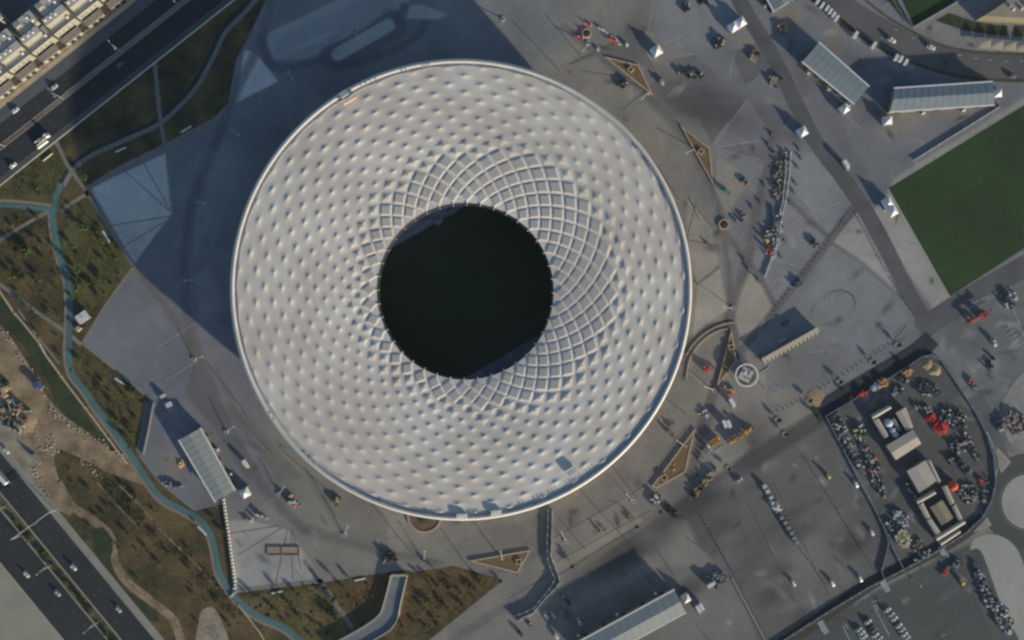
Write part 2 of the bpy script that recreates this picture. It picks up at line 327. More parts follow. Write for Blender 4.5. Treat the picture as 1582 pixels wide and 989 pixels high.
    me.polygons.add(len(F)); me.polygons.foreach_set('loop_start', np.arange(0, F.size, 4, dtype=np.int32)); me.polygons.foreach_set('loop_total', np.full(len(F), 4, np.int32))
    me.update(); at = me.color_attributes.new('paving', 'FLOAT_COLOR', 'POINT')
    at.data.foreach_set('color', np.concatenate([C.reshape(-1, 3), np.ones((nx * ny, 1))], 1).ravel().astype(np.float32))
    m = M('paving', (100, 98, 95), rough=0.9); t = m.node_tree; n = t.nodes; L = t.links
    va = n.new('ShaderNodeVertexColor'); va.layer_name = 'paving'
    g = n.new('ShaderNodeNewGeometry'); n2 = n.new('ShaderNodeTexNoise'); n2.inputs['Scale'].default_value = 0.9; n2.inputs['Detail'].default_value = 6; n2.inputs['Roughness'].default_value = .7
    L.new(g.outputs['Position'], n2.inputs['Vector']); r = n.new('ShaderNodeValToRGB'); r.color_ramp.elements[0].color = (.72, .72, .73, 1); r.color_ramp.elements[1].color = (1.26, 1.25, 1.24, 1)
    r.color_ramp.elements[0].position = .25; r.color_ramp.elements[1].position = .75; L.new(n2.outputs['Fac'], r.inputs['Fac'])
    mx = n.new('ShaderNodeMix'); mx.data_type = 'RGBA'; mx.blend_type = 'MULTIPLY'; mx.inputs[0].default_value = 1
    L.new(va.outputs[0], mx.inputs[6]); L.new(r.outputs[0], mx.inputs[7]); L.new(mx.outputs[2], n['Principled BSDF'].inputs['Base Color'])
    me.materials.append(m); o = bpy.data.objects.new('ground', me); COL.objects.link(o); tag(o, kind='structure')
build_ground()

# ------------------------------------------------------------------ surface materials
m_dry = M('dry_grass', (84, 72, 50), rgb2=(40, 44, 32), sc=0.055, fine=0.35, sc2=0.9, bump=.6)
m_brown = M('brown_field', (90, 75, 52), rgb2=(44, 46, 32), sc=0.03, fine=0.24, sc2=0.7, bump=.6)
m_green = M('green_verge', (46, 54, 38), var=.25, sc=0.08, fine=0.2, sc2=0.6)
m_olive = M('olive_grass', (78, 76, 48), rgb2=(58, 58, 38), sc=.09, fine=.35, sc2=1.0, bump=.6)
m_sand = M('sand_track', (114, 99, 80), var=.34, sc=0.09, fine=0.16, sc2=0.8)
m_sandpale = M('pale_sand', (118, 110, 97), var=.28, sc=0.08, fine=0.18, sc2=0.9)
m_teal = M('cycle_track', (66, 92, 93), var=.16, sc=0.06, fine=0.14, sc2=.8)
m_pink = M('footpath', (112, 100, 92), var=.08, sc=0.2)
m_path = M('path_paving', (104, 101, 95), var=.08, sc=0.2)
m_asph = M('asphalt_highway', (42, 45, 48), var=.10, sc=0.05, fine=0.10, sc2=1.2)
m_asph_nw = M('asphalt_service', (74, 77, 79), var=.10, sc=0.05, fine=0.08)
m_road = M('asphalt_road', (74, 75, 78), var=.16, sc=0.06, fine=0.10)
m_new = M('asphalt_new', (40, 44, 49), var=.08, sc=0.06, fine=0.08)
m_brn = M('asphalt_brown', (50, 48, 46), var=.1, sc=.06)
m_kerb = M('kerb_stone', (128, 124, 114), var=.08, sc=.3)
m_walk = M('sidewalk', (152, 138, 112), var=.1, sc=.15)
m_walkg = M('sidewalk_grey', (116, 113, 107), var=.1, sc=.15)
m_med = M('median_soil', (60, 60, 44), rgb2=(84, 78, 62), sc=.12, fine=.3, sc2=.8)
m_medg = M('median_paving', (96, 94, 90), var=.12, sc=.15)
m_paint = M('road_paint', (150, 150, 146), var=.2, sc=.3)
m_paintd = M('worn_paint', (78, 79, 79), var=.25, sc=.3)
m_joint = M('joint_dark', (60, 58, 57), var=.15, sc=.4)
m_jointl = M('joint_light', (132, 132, 131), var=.12, sc=.4)
m_pitch = M('pitch_turf', (35, 54, 31), var=.14, sc=0.025, fine=0.10, sc2=.3)
m_lot = M('pale_concrete', (126, 127, 121), var=.08, sc=.05, fine=.08)
m_white = M('white_metal', (205, 205, 200), var=.04, rough=.5)

# ------------------------------------------------------------------ grass and sand west of the stadium
sheet('grass', [(-60, 330), (45, 250), (360, 4), (398, -20), (420, -20), (385, 55), (365, 92), (352, 160), (330, 183), (255, 221), (135, 290), (207, 410),
                (127, 531), (232, 612), (214, 706), (250, 750), (300, 790), (345, 778), (362, 914), (500, 900), (627, 880), (640, 884), (700, 874), (778, 896),
                (650, 1000), (600, 1080), (330, 1080), (250, 985), (30, 735), (-60, 640)], .01, m_dry, 'stuff')
sheet('grass', [(-20, 312), (45, 262), (88, 224), (106, 262), (84, 296), (80, 315), (20, 312)], .02, m_olive, 'stuff')
sheet('grass', [(108, 330), (128, 300), (150, 325), (198, 405), (150, 470), (118, 500), (112, 440), (95, 385)], .02, m_olive, 'stuff', True)
sheet('grass', [(115, 560), (135, 545), (225, 612), (210, 690), (190, 670)], .02, M('striped_grass', (84, 74, 50), rgb2=(58, 58, 38), sc=.14, fine=.3, sc2=1.0, bump=.6), 'stuff')
sheet('brown_field', [(85, 700), (120, 705), (190, 735), (225, 748), (260, 785), (290, 810), (330, 860), (340, 900), (380, 950), (420, 1000), (440, 1060), (300, 1060), (262, 960), (180, 900), (172, 840), (100, 780), (85, 745)], .02, m_brown, 'structure', True)
sheet('grass', [(375, 925), (500, 902), (540, 968), (520, 1000), (470, 1000), (440, 965), (395, 950)], .02, M('tan_grass', (92, 80, 56), rgb2=(64, 62, 38), sc=.1, fine=.35, sc2=.9, bump=.6), 'stuff')
sheet('grass', [(480, 905), (600, 885), (590, 945), (540, 962), (510, 905)], .02, M('russet_grass', (84, 68, 50), rgb2=(66, 58, 38), sc=.12, fine=.4, sc2=.9, bump=.6), 'stuff')
sheet('grass', [(630, 884), (700, 878), (776, 898), (660, 975), (612, 985), (618, 940)], .02, MATS['russet_grass'], 'stuff')
sheet('green_verge', [(-20, 455), (8, 462), (22, 488), (60, 535), (100, 592), (150, 665), (165, 682), (140, 668), (108, 650), (86, 622), (70, 580), (45, 545), (20, 515), (-20, 490)], .03, m_green, 'stuff')
sheet('sand_track', [(-30, 480), (0, 500), (22, 528), (50, 572), (72, 612), (96, 640), (135, 668), (170, 695), (196, 712), (226, 742), (230, 752), (195, 740), (160, 728), (122, 706), (92, 694), (84, 706), (84, 735), (96, 765), (118, 785), (108, 796), (80, 785), (64, 740), (50, 690), (20, 620), (-30, 560)], .04, m_sand)
ribbon('sand_track', [(90, 745), (110, 780), (145, 805), (170, 828), (178, 868), (196, 898), (235, 930), (268, 958), (282, 1000)], 13, .05, m_sand)
sheet('green_verge', [(143, 822), (160, 815), (174, 840), (172, 870), (190, 905), (232, 940), (246, 962), (215, 945), (185, 915), (150, 860)], .06, m_green, 'stuff', True)
sheet('sand_track', [(310, 944), (328, 938), (344, 962), (352, 1000), (306, 1000), (306, 965)], .05, m_sandpale, 'structure', True)
ribbon('sand_track', [(0, 520), (30, 590), (50, 650), (66, 700), (80, 745)], 24, .03, m_sandpale)
sheet('spoil_ground', [(-30, 560), (10, 590), (40, 640), (62, 700), (70, 760), (62, 775), (20, 730), (-30, 680)], .025, m_sandpale)
ribbon('earth_strip', [(185, 750), (215, 780), (245, 815), (280, 850), (310, 880), (335, 910)], 3, .045, m_sand)
ribbon('earth_strip', [(150, 745), (180, 780), (215, 815)], 2.2, .045, m_sand)

# ------------------------------------------------------------------ cycle track and footpaths
up = [(400, -12), (372, 20), (345, 48), (325, 88), (302, 130), (272, 164), (242, 189), (200, 209), (150, 231), (125, 246), (108, 262), (95, 286)]
tk = [(95, 284), (86, 305), (82, 330), (84, 355), (91, 390), (104, 430), (108, 470), (107, 505), (106, 550), (112, 578), (130, 602), (150, 632), (176, 667), (206, 708), (226, 740), (250, 770), (280, 787), (306, 802), (325, 825), (333, 855), (339, 885), (356, 913), (376, 935), (402, 954), (440, 970), (468, 995)]
ribbon('footpath', up, 7, .05, m_path, off=-4.2); ribbon('path', up, 6, .055, m_new, off=2.4)
ribbon('cycle_track', tk, 9.5, .08, m_teal); ribbon('footpath', tk[2:], 5, .07, m_pink, off=6.2)
ribbon('cycle_track', [(-20, 317), (20, 318), (60, 322), (86, 324)], 7, .075, m_teal); ribbon('footpath', [(-20, 310), (20, 311), (60, 315), (82, 318)], 5, .07, m_pink)
for p, wd in (([(239, 97), (243, 140), (248, 185), (254, 222)], 6.5), ([(87, 220), (97, 240), (108, 260), (122, 280), (135, 297)], 6), ([(-10, 378), (30, 352), (76, 326)], 5.5),
              ([(95, 326), (115, 311), (137, 299)], 6), ([(-10, 432), (30, 462), (70, 492), (103, 514), (126, 533)], 6), ([(470, 866), (500, 905), (545, 972)], 7),
              ([(132, 295), (165, 345), (207, 412)], 6), ([(136, 291), (190, 258), (256, 226), (330, 188)], 8), ([(207, 412), (165, 470), (128, 530)], 5),
              ([(130, 532), (180, 572), (232, 616)], 5), ([(365, 913), (430, 905), (500, 897)], 6), ([(28, 478), (61, 524), (92, 562)], 3)):
    ribbon('footpath', p, wd, .06, m_path)
ribbon('service_path', [(226, 620), (222, 660), (214, 700)], 9, .04, M('grey_path', (92, 90, 88), var=.1))

# ------------------------------------------------------------------ north-west highway
def road_pt(O, d, n, t, o): return (O[0] + d[0] * t + n[0] * o, O[1] + d[1] * t + n[1] * o)
O1, d1, n1 = (95, 153), (.783, -.622), (.622, .783)
def st1(name, o, wd, z, m): return ribbon(name, [road_pt(O1, d1, n1, -380, o), road_pt(O1, d1, n1, 480, o)], wd, z, m, False)
st1('highway', 24, 42, .03, m_asph); st1('highway', -16, 27, .03, m_asph); st1('service_road', -38, 18, .035, m_asph_nw)
st1('road_shoulder', 41, 9, .04, M('shoulder_asphalt', (66, 68, 70), var=.1, sc=.06)); st1('sidewalk', -50.5, 7.5, .12, m_walk); st1('kerb', 46, 2.2, .13, M('pale_kerb', (176, 168, 142), var=.1))
st1('median', 0, 8, .10, m_medg); st1('median_kerb', -3.4, 1.2, .14, m_kerb); st1('median_kerb', 3.4, 1.2, .14, m_kerb)
sheet('median_soil', [road_pt(O1, d1, n1, -380, -2.2), road_pt(O1, d1, n1, -380, 2.2), road_pt(O1, d1, n1, -36, 2.2), road_pt(O1, d1, n1, -36, -2.2)], .115, M('red_median', (92, 76, 66), var=.2, sc=.3))
sg = []
for o in (-29, 37): sg += dashes(road_pt(O1, d1, n1, -300, o), road_pt(O1, d1, n1, 400, o), 3, 3.4)
for o in (15, 26, -12, -21): sg += dashes(road_pt(O1, d1, n1, -300, o), road_pt(O1, d1, n1, 400, o), 7, 22)
strips('road_marking', sg, .7, .05, m_paintd)
sheet('back_street', [(-200, 20), (-30, 75), (30, 25), (66, -6), (110, -60), (-200, -200)], .02, m_asph_nw)

# ------------------------------------------------------------------ south-west highway
O2, d2, n2 = (113, 911), (.635, .772), (.772, -.635)
def st2(name, o, wd, z, m): return ribbon(name, [road_pt(O2, d2, n2, -420, o), road_pt(O2, d2, n2, 320, o)], wd, z, m, False)
st2('highway', 28, 40, .05, m_asph); st2('highway', -34, 52, .05, m_asph); st2('sidewalk', 54, 12, .11, m_walkg)
st2('median', 0, 16, .10, m_med); st2('median_kerb', 8, 2, .14, m_kerb); st2('median_kerb', -8, 2, .14, m_kerb)
sheet('sand_lot', [road_pt(O2, d2, n2, -420, -60), road_pt(O2, d2, n2, 320, -60), road_pt(O2, d2, n2, 320, -300), road_pt(O2, d2, n2, -420, -300)], .03, M('beige_lot', (122, 118, 108), var=.1, sc=.05))
st2('kerb', -61, 2, .12, m_kerb)
sg = dashes(road_pt(O2, d2, n2, -300, 44), road_pt(O2, d2, n2, -40, 44), 2, 3)
for o in (20, 32, -22, -38): sg += dashes(road_pt(O2, d2, n2, -300, o), road_pt(O2, d2, n2, 300, o), 7, 20)
strips('road_marking', sg, .7, .07, m_paintd)

# ------------------------------------------------------------------ roads east of the stadium
ribbon('road', [(1128, -30), (1150, 15), (1178, 60), (1203, 105), (1232, 165), (1262, 222), (1300, 272), (1340, 330), (1375, 395), (1402, 450), (1432, 500)], 24, .03, m_road)
ribbon('road', [(1420, 512), (1470, 478), (1520, 448), (1600, 402)], 34, .035, m_road)
ribbon('road', [(1507, 612), (1528, 660), (1545, 705), (1552, 735)], 26, .028, m_road)
ribbon('road', [(1440, 522), (1415, 545), (1350, 584), (1300, 614), (1258, 642)], 29, .04, m_new)
ribbon('road', [(1185, -60), (1260, -20), (1310, 20), (1360, 50), (1410, 76), (1470, 96), (1530, 104), (1620, 106)], 44, .03, M('asphalt_grey', (82, 80, 80), rgb2=(70, 71, 74), sc=.03, fine=.1))
ribbon('kerb_strip', [(1240, -26), (1290, 20), (1330, 56), (1380, 85), (1430, 104), (1480, 117), (1530, 124), (1600, 124)], 4.5, .09, M('green_kerb', (58, 60, 44), var=.2, sc=.2))
ribbon('kerb_strip', [(1330, -6), (1370, 26), (1415, 52), (1460, 72), (1520, 82), (1600, 84)], 4, .09, M('dark_kerb', (66, 66, 56), var=.2, sc=.2))
ribbon('road', [(1186, 1010), (1240, 975), (1340, 905), (1400, 873), (1470, 836), (1520, 800)], 21, .04, m_brn)
ribbon('road', [(1492, 850), (1500, 890), (1530, 960), (1550, 1010)], 14, .038, M('asphalt_lane', (66, 68, 69), var=.1, sc=.06))
RC = (1590, 775)
def ring_pts(c, r, n=64): return [(c[0] + r * math.cos(2 * math.pi * i / n), c[1] + r * math.sin(2 * math.pi * i / n)) for i in range(n)]
sheet('roundabout', ring_pts(RC, 74), .045, M('asphalt_ring', (58, 62, 63), var=.08, sc=.05))
sheet('roundabout_kerb', ring_pts(RC, 46.5), .10, m_medg); sheet('roundabout_gutter', ring_pts(RC, 45), .105, m_new); sheet('roundabout_island', ring_pts(RC, 43), .14, m_lot)
for tri in ([(1539, 690), (1562, 714), (1547, 731), (1543, 722)], [(1502, 823), (1525, 799), (1532, 812)]):
    sheet('traffic_island', tri, .12, m_kerb); c = (sum(p[0] for p in tri) / len(tri), sum(p[1] for p in tri) / len(tri))
    sheet('traffic_island', [(c[0] + (p[0] - c[0]) * .72, c[1] + (p[1] - c[1]) * .72) for p in tri], .14, m_walkg)
sheet('concrete_lot', [(1498, 850), (1504, 834), (1522, 826), (1545, 828), (1566, 842), (1580, 868), (1600, 930), (1610, 1000), (1588, 1010), (1560, 960), (1545, 930), (1527, 880), (1514, 850)], .05, m_lot, 'structure', True)
sheet('concrete_lot', [(1545, 640), (1560, 600), (1600, 570), (1660, 640), (1640, 700), (1596, 702), (1566, 690), (1552, 668)], .05, M('gravel_lot', (112, 110, 108), var=.15, sc=.2), 'structure', True)
sg = []
for (c, ang) in (((1457, 853), -28), ((1367, 905), -30), ((1272, 969), -30)):
    ca, sa = math.cos(math.radians(ang)), math.sin(math.radians(ang))
    for k in range(7):
        o = (k - 3) * 3.1; p = (c[0] - sa * o, c[1] + ca * o); sg.append(((p[0] - ca * 4.5, p[1] - sa * 4.5), (p[0] + ca * 4.5, p[1] + sa * 4.5)))
strips('crosswalk', sg, 1.7, .06, m_paint)
sg = dashes((1500, 470), (1540, 452), 14, 3) + dashes((1495, 478), (1570, 440), 12, 20)
sg += [((1349, 935), (1374, 982)), ((1302, 967), (1318, 1000)), ((1346, 931), (1358, 926)), ((1352, 934), (1357, 942)), ((1305, 963), (1310, 971))]
sg += [((1582, 520), (1562, 468)), ((1575, 512), (1568, 498))] + [((1552 + 4 * k, 510 + 7 * k), (1564 + 4 * k, 502 + 7 * k)) for k in range(5)]
sg += [((1343, 60), (1346, 62)), ((1360, 58), (1364, 60)), ((1382, 45), (1386, 47)), ((1408, 58), (1412, 60)), ((1480, 85), (1486, 86)), ((1505, 90), (1511, 90)), ((1527, 93), (1533, 93)), ((1552, 95), (1558, 95)), ((1576, 95), (1580, 95))]
sg += [((1470, 700), (1560, 700))][:0] + [((1525, 667), (1541, 705)), ((1541, 722), (1536, 750))]
strips('road_marking', sg, .9, .065, m_paint)
ribbon('kerb', [(1437, 560), (1455, 568)], 1, .06, m_kerb)

# joints across the paving
J = [((190, 262), (262, 326)), ((222, 252), (263, 325)), ((171, 349), (262, 334)), ((190, 382), (255, 342)), ((355, 824), (432, 812)), ((368, 857), (436, 815)), ((425, 905), (444, 818)), ((452, 895), (450, 818)), ((465, 880), (452, 820)),
     ((844, 838), (994, 752)), ((852, 872), (1005, 788)), ((786, 924), (848, 888)), ((860, 890), (986, 812)), ((890, 750), (1000, 870)), ((930, 700), (985, 770)), ((862, 800), (905, 850)),
     ((1194, 745), (1300, 960)), ((1230, 690), (1365, 905)), ((1155, 775), (1228, 930)), ((1085, 800), (1185, 985)), ((1240, 700), (1330, 850)), ((1010, 842), (1080, 950)), ((1075, 965), (1105, 1000)), ((1380, 900), (1450, 1000)), ((1410, 890), (1425, 915)),
     ((1060, 830), (1092, 852)), ((880, 100), (960, 60)), ((900, 110), (990, 122)), ((960, 170), (1010, 130)), ((1010, 250), (1050, 310)), ((1080, 340), (1062, 300)), ((1062, 305), (1095, 345)), ((1076, 310), (1060, 372)), ((1075, 440), (1113, 412)), ((1060, 370), (1110, 380)),
     ((1060, 640), (1010, 600)), ((1010, 640), (1060, 700)), ((470, 720), (520, 800)), ((560, 760), (640, 860)), ((680, 815), (740, 900)), ((430, 690), (520, 770)), ((365, 640), (420, 700)), ((320, 560), (380, 640)),
     ((790, 30), (865, 110)), ((840, 20), (900, 90)), ((1010, 108), (990, 70)), ((1130, 540), (1180, 600)), ((740, 820), (800, 890)), ((660, 865), (690, 905))]
q_ = random.Random(8)
strips('paving_joint', J, 1.15, .012, m_joint)
TY = []
for k in range(150):
    x, y = q_.uniform(880, 1560), q_.uniform(10, 980); a_ = math.radians(q_.choice((58, 62, -30, -32, 45, 20)) + q_.gauss(0, 9)); l_ = q_.uniform(8, 34); TY.append(((x, y), (x + l_ * math.cos(a_), y + l_ * math.sin(a_))))
for k in range(60):
    x, y = q_.uniform(240, 860), q_.uniform(560, 890)
    if math.hypot(x - 716, y - 450) < 350: continue
    a_ = math.radians(q_.choice((48, 55, -20)) + q_.gauss(0, 10)); l_ = q_.uniform(8, 30); TY.append(((x, y), (x + l_ * math.cos(a_), y + l_ * math.sin(a_))))
strips('tyre_marks', TY, .7, .0105, M('tyre_streak', (82, 81, 80), var=.12))
JL = [((1105, 228), (1185, 215)), ((1108, 230), (1185, 250)), ((1103, 222), (1125, 190)), ((1105, 224), (1153, 155)), ((1010, 55), (998, 50)), ((1000, 55), (1010, 0)), ((1025, 70), (1070, 45)), ((1038, 88), (1076, 83)), ((1035, 150), (1050, 132)), ((1030, 150), (1046, 132)), ((1200, 402), (1245, 415)), ((1205, 430), (1225, 445)), ((1215, 350), (1235, 340)), ((1245, 335), (1300, 312)), ((1160, 130), (1190, 100)), ((1128, 120), (1134, 80)), ((1330, 200), (1300, 170)), ((1185, 590), (1215, 610)), ((1245, 545), (1290, 540)), ((300, 500), (240, 540)), ((255, 590), (300, 560))]
strips('paving_joint', JL, .8, .014, m_jointl)
# tyre rings left by drifting cars
sg = MB()
for (cx, cy, r, a0, a1) in ((1298, 470, 24, 150, 420), (1300, 468, 20, 160, 380), (1296, 474, 28, 170, 330), (1290, 545, 12, 60, 330), (1290, 545, 15, 90, 300), (1205, 612, 20, 120, 300), (1206, 612, 16, 100, 260), (1305, 466, 15, 180, 420)):
    ribbon_into(sg, [(cx + r * math.cos(math.radians(t)), cy + r * .92 * math.sin(math.radians(t))) for t in range(a0, a1, 8)], .9, .013)
o = sg.build('tyre_marks', M('tyre_rubber_mark', (86, 86, 87), var=.1)); fix_up(o.data); tag(o, kind='structure')

# ------------------------------------------------------------------ practice pitches and lawns
_t = m_pitch.node_tree; _b = _t.nodes['Principled BSDF']; _src = _b.inputs['Base Color'].links[0].from_socket
_mp = _t.nodes.new('ShaderNodeMapping'); _mp.inputs['Rotation'].default_value = (0, 0, math.radians(61)); _g = _t.nodes.new('ShaderNodeNewGeometry'); _w = _t.nodes.new('ShaderNodeTexWave'); _w.inputs['Scale'].default_value = .032; _w.inputs['Distortion'].default_value = .6
_r = _t.nodes.new('ShaderNodeValToRGB'); _r.color_ramp.elements[0].position = .42; _r.color_ramp.elements[1].position = .58; _r.color_ramp.elements[0].color = (.975, .975, .975, 1); _r.color_ramp.elements[1].color = (1.025, 1.025, 1.02, 1)
_m = _t.nodes.new('ShaderNodeMix'); _m.data_type = 'RGBA'; _m.blend_type = 'MULTIPLY'; _m.inputs[0].default_value = 1
_t.links.new(_g.outputs['Position'], _mp.inputs['Vector']); _t.links.new(_mp.outputs[0], _w.inputs['Vector']); _t.links.new(_w.outputs['Fac'], _r.inputs['Fac']); _t.links.new(_src, _m.inputs[6]); _t.links.new(_r.outputs[0], _m.inputs[7]); _t.links.new(_m.outputs[2], _b.inputs['Base Color'])
sheet('pitch', [(1373, 291), (1620, 140), (1680, 320), (1468, 458)], .06, m_pitch); sheet('pitch', [(1380, -30), (1412, 41), (1500, -15), (1500, -60)], .06, m_pitch)
sheet('lawn', [(1445, 32), (1466, 20), (1500, 32), (1540, 39), (1556, 40), (1556, 56), (1530, 54), (1490, 47)], .06, m_green, 'stuff'); sheet('lawn', [(1566, 40), (1640, 40), (1640, 57), (1566, 57)], .06, m_green, 'stuff')
sheet('lawn', [(1355, -10), (1378, -6), (1404, 36), (1396, 32), (1375, 5)], .05, m_green, 'stuff')
ribbon('footpath', [(1380, -4), (1408, 44)], 5, .07, m_path, False); ribbon('footpath', [(1410, 44), (1500, -8)], 6, .07, m_path, False)
strips('pitch_edge', [((1415, 246), (1545, 165)), ((1371, 292), (1467, 460))], 1.6, .07, m_jointl)
# ================================================================== STADIUM
def mesh_np(name, V, F, mats, parent, smooth=True, fm=None):
    loc = np.array(parent.location) if parent else np.zeros(3)
    V = np.asarray(V, float) - loc; F = np.asarray(F, np.int32); k = F.shape[1]
    me = bpy.data.meshes.new(name); me.vertices.add(len(V)); me.vertices.foreach_set('co', V.ravel())
    me.loops.add(F.size); me.loops.foreach_set('vertex_index', F.ravel())
    me.polygons.add(len(F)); me.polygons.foreach_set('loop_start', np.arange(0, F.size, k, dtype=np.int32)); me.polygons.foreach_set('loop_total', np.full(len(F), k, np.int32))
    if fm is not None: me.polygons.foreach_set('material_index', np.asarray(fm, np.int32))
    me.polygons.foreach_set('use_smooth', np.full(len(F), smooth)); me.update(); me.validate()
    for m in (mats if isinstance(mats, (list, tuple)) else [mats]): me.materials.append(m)
    o = bpy.data.objects.new(name, me); COL.objects.link(o); o.parent = parent; return o

SC = W(718, 451.5); SC = Vector((SC.x, SC.y, 0))
stad = empty('stadium', SC, 0, 'huge round stadium with white dimpled roof and round dark opening in its middle', 'stadium')
m_mem = M('roof_membrane', (160, 153, 145), rgb2=(173, 168, 162), sc=.028, fine=.03, sc2=.5, rough=.75, spec=.15)
m_panel = M('roof_panel_sheet', (145, 141, 138), var=.06, sc=.05, fine=.03, rough=.5)
m_rim = M('rim_cladding', (166, 162, 156), var=.04, sc=.2, rough=.5)
m_gut = M('gutter_sheet', (140, 140, 142), var=.08, sc=.3)
m_dark = M('dark_steel', (46, 48, 52), var=.1, rough=.6)
m_fac = M('facade_panel', (118, 114, 107), var=.06, sc=.12)
ZE, ZI = 31.0, 29.6                                # roof height at the rim and at the opening
def cen(r): t = (r - 135.6) / (357 - 135.6); return 719 + (712 - 719) * t, 450.3 + (447.5 - 450.3) * t
def zb(r): t = np.clip((r - 136) / (345 - 136), 0, 1); return ZI + (ZE - ZI) * t + .5 * np.sin(np.pi * t)
def RP(r, th, dz=0.0):                              # apparent pixel radius and angle (degrees) -> world points
    r = np.asarray(r, float); th = np.radians(np.asarray(th, float)); cx, cy = cen(r); z = zb(r) + dz
    k = S * (1 - z / H); return np.stack([(cx + r * np.cos(th) - CX) * k, (CY - (cy - r * np.sin(th))) * k, z], -1)
NG = 18
uu = np.linspace(-1, 1, NG + 1); U, Vv = np.meshgrid(uu, uu)
cells_T, cells_V, cells_F, base, panels, small = [], [], [], 0, [], []
idx = np.arange((NG + 1) ** 2).reshape(NG + 1, NG + 1)
cf = np.stack([idx[:-1, :-1], idx[:-1, 1:], idx[1:, 1:], idx[1:, :-1]], -1).reshape(-1, 4)
rr = random.Random(5)
for j in range(-2, 16):
    for m in range(80):
        if (m - j) % 2: continue
        rc = 331 - 13.0 * j; th = 4.5 * m - 0.9
        cx, cy = cen(rc); px, py = cx + rc * math.cos(math.radians(th)), cy - rc * math.sin(math.radians(th))
        dd = math.hypot(px - 755, py - 430)
        da, db = (U + Vv) / 2, (U - Vv) / 2
        R = np.clip(331 - 13.0 * (j + da), 136.0, 346.0); T = 4.5 * (m + db) - 0.9
        mm = np.maximum(np.abs(U), np.abs(Vv)); d = np.sqrt(U * U + Vv * Vv)
        size = math.radians(4.5) * rc * .37 / 8.5      # relative cell size
        hv = 1 + rr.uniform(-.08, .08)
        if j == 15 or j < -1: hz = 0 * U
        elif dd < 194:
            p = .72; hz = 0.35 * np.clip((1 - mm) / (1 - p), 0, 1) * size ** .3; 
            if j >= -1: panels.append((j, m, rc, th, hz.max()))
        elif dd < 219:
            p = .27; q = np.clip((.74 - mm) / (.74 - p), 0, 1); hz = 0.38 * hv * q + .05 * np.clip(1 - mm, 0, 1); small.append((j, m, hz.max()))
        else:
            e_ = np.clip(1 - d / .80, 0, 1); hz = hv * (.56 * e_ ** 2.2 + .05 * np.clip(1 - d, 0, 1)) * (0.9 if j > -1 else .7)
            hz = hz + .02 * np.clip(1 - mm, 0, 1)
        P = RP(R, T, hz)
        cells_T.append(np.full((NG + 1) ** 2, 1 + rr.gauss(0, .022))); cells_V.append(P.reshape(-1, 3)); cells_F.append(cf + base); base += (NG + 1) ** 2
Vall, Fall = np.concatenate(cells_V), np.concatenate(cells_F)
ro = mesh_np('roof_membrane', Vall, Fall[:, ::-1], m_mem, stad, True)
Tall = np.concatenate(cells_T); ta = ro.data.color_attributes.new('cloth_tone', 'FLOAT_COLOR', 'POINT')
ta.data.foreach_set('color', np.stack([Tall, Tall, Tall, np.ones_like(Tall)], 1).ravel().astype(np.float32))
_t = m_mem.node_tree; _b = _t.nodes['Principled BSDF']; _src = _b.inputs['Base Color'].links[0].from_socket
_v = _t.nodes.new('ShaderNodeVertexColor'); _v.layer_name = 'cloth_tone'; _m = _t.nodes.new('ShaderNodeMix'); _m.data_type = 'RGBA'; _m.blend_type = 'MULTIPLY'; _m.inputs[0].default_value = 1
_t.links.new(_src, _m.inputs[6]); _t.links.new(_v.outputs[0], _m.inputs[7]); _t.links.new(_m.outputs[2], _b.inputs['Base Color'])
# flat sheets lying in the open cells: the hundred largest single, the remainder as one part
panels.sort(key=lambda p: -p[2])
def panel_geo(j, m, hz, q=.64):
    cs = [(-q, -q), (q, -q), (q, q), (-q, q)]; V = []
    for (u, v) in cs: V.append(RP(331 - 13.0 * (j + (u + v) / 2), 4.5 * (m + (u - v) / 2) - .9, hz + .05))
    V = [np.asarray(v) for v in V]; top = [v + np.array([0, 0, .10]) for v in V]; return V + top
rest = []
PF = [(3, 2, 1, 0), (4, 5, 6, 7), (0, 1, 5, 4), (1, 2, 6, 5), (2, 3, 7, 6), (3, 0, 4, 7)]
for i, (j, m, rc, th, hz) in enumerate(panels):
    G = panel_geo(j, m, hz); n_ = np.cross(G[1] - G[0], G[2] - G[0])
    F = PF if n_[2] > 0 else [f[::-1] for f in PF]
    if i < 100: mesh_np('roof_panel', np.array(G), np.array(F), m_panel, stad, False)
    else: rest.append((G, F))
for (j, m, hz) in small:
    G = panel_geo(j, m, hz, .2); n_ = np.cross(G[1] - G[0], G[2] - G[0]); rest.append((G, PF if n_[2] > 0 else [f[::-1] for f in PF]))
mesh_np('roof_panel', np.concatenate([np.array(G) for G, F in rest]), np.concatenate([np.array(F) + 8 * i for i, (G, F) in enumerate(rest)]), m_panel, stad, False)['kind'] = 'stuff'
def ringed(name, prof, mat, n=160, smooth=True, flat_steps=0):   # prof: (apparent pixel radius, height)
    V, F = [], []; k = len(prof)
    for i in range(n):
        th = 2 * math.pi * i / n
        for (r, z) in prof:
            if flat_steps:                          # straight pieces between flat_steps corners
                stp = 2 * math.pi / flat_steps; dl = (th + math.radians(.9)) % stp - stp / 2; r_ = r * math.cos(stp / 2) / math.cos(dl)
            else: r_ = r
            cx, cy = cen(r); kk = S * (1 - z / H); V.append(((cx + r_ * math.cos(th) - CX) * kk, (CY - cy + r_ * math.sin(th)) * kk, z))
    for i in range(n):
        for j in range(k - 1): F.append((i * k + j, i * k + j + 1, ((i + 1) % n) * k + j + 1, ((i + 1) % n) * k + j))
    return mesh_np(name, V, F, mat, stad, smooth)
ringed('gutter', [(345.4, 31.15), (346.2, 31.3), (346.6, 30.75), (351.0, 30.75)], m_gut, 320, False, 40)
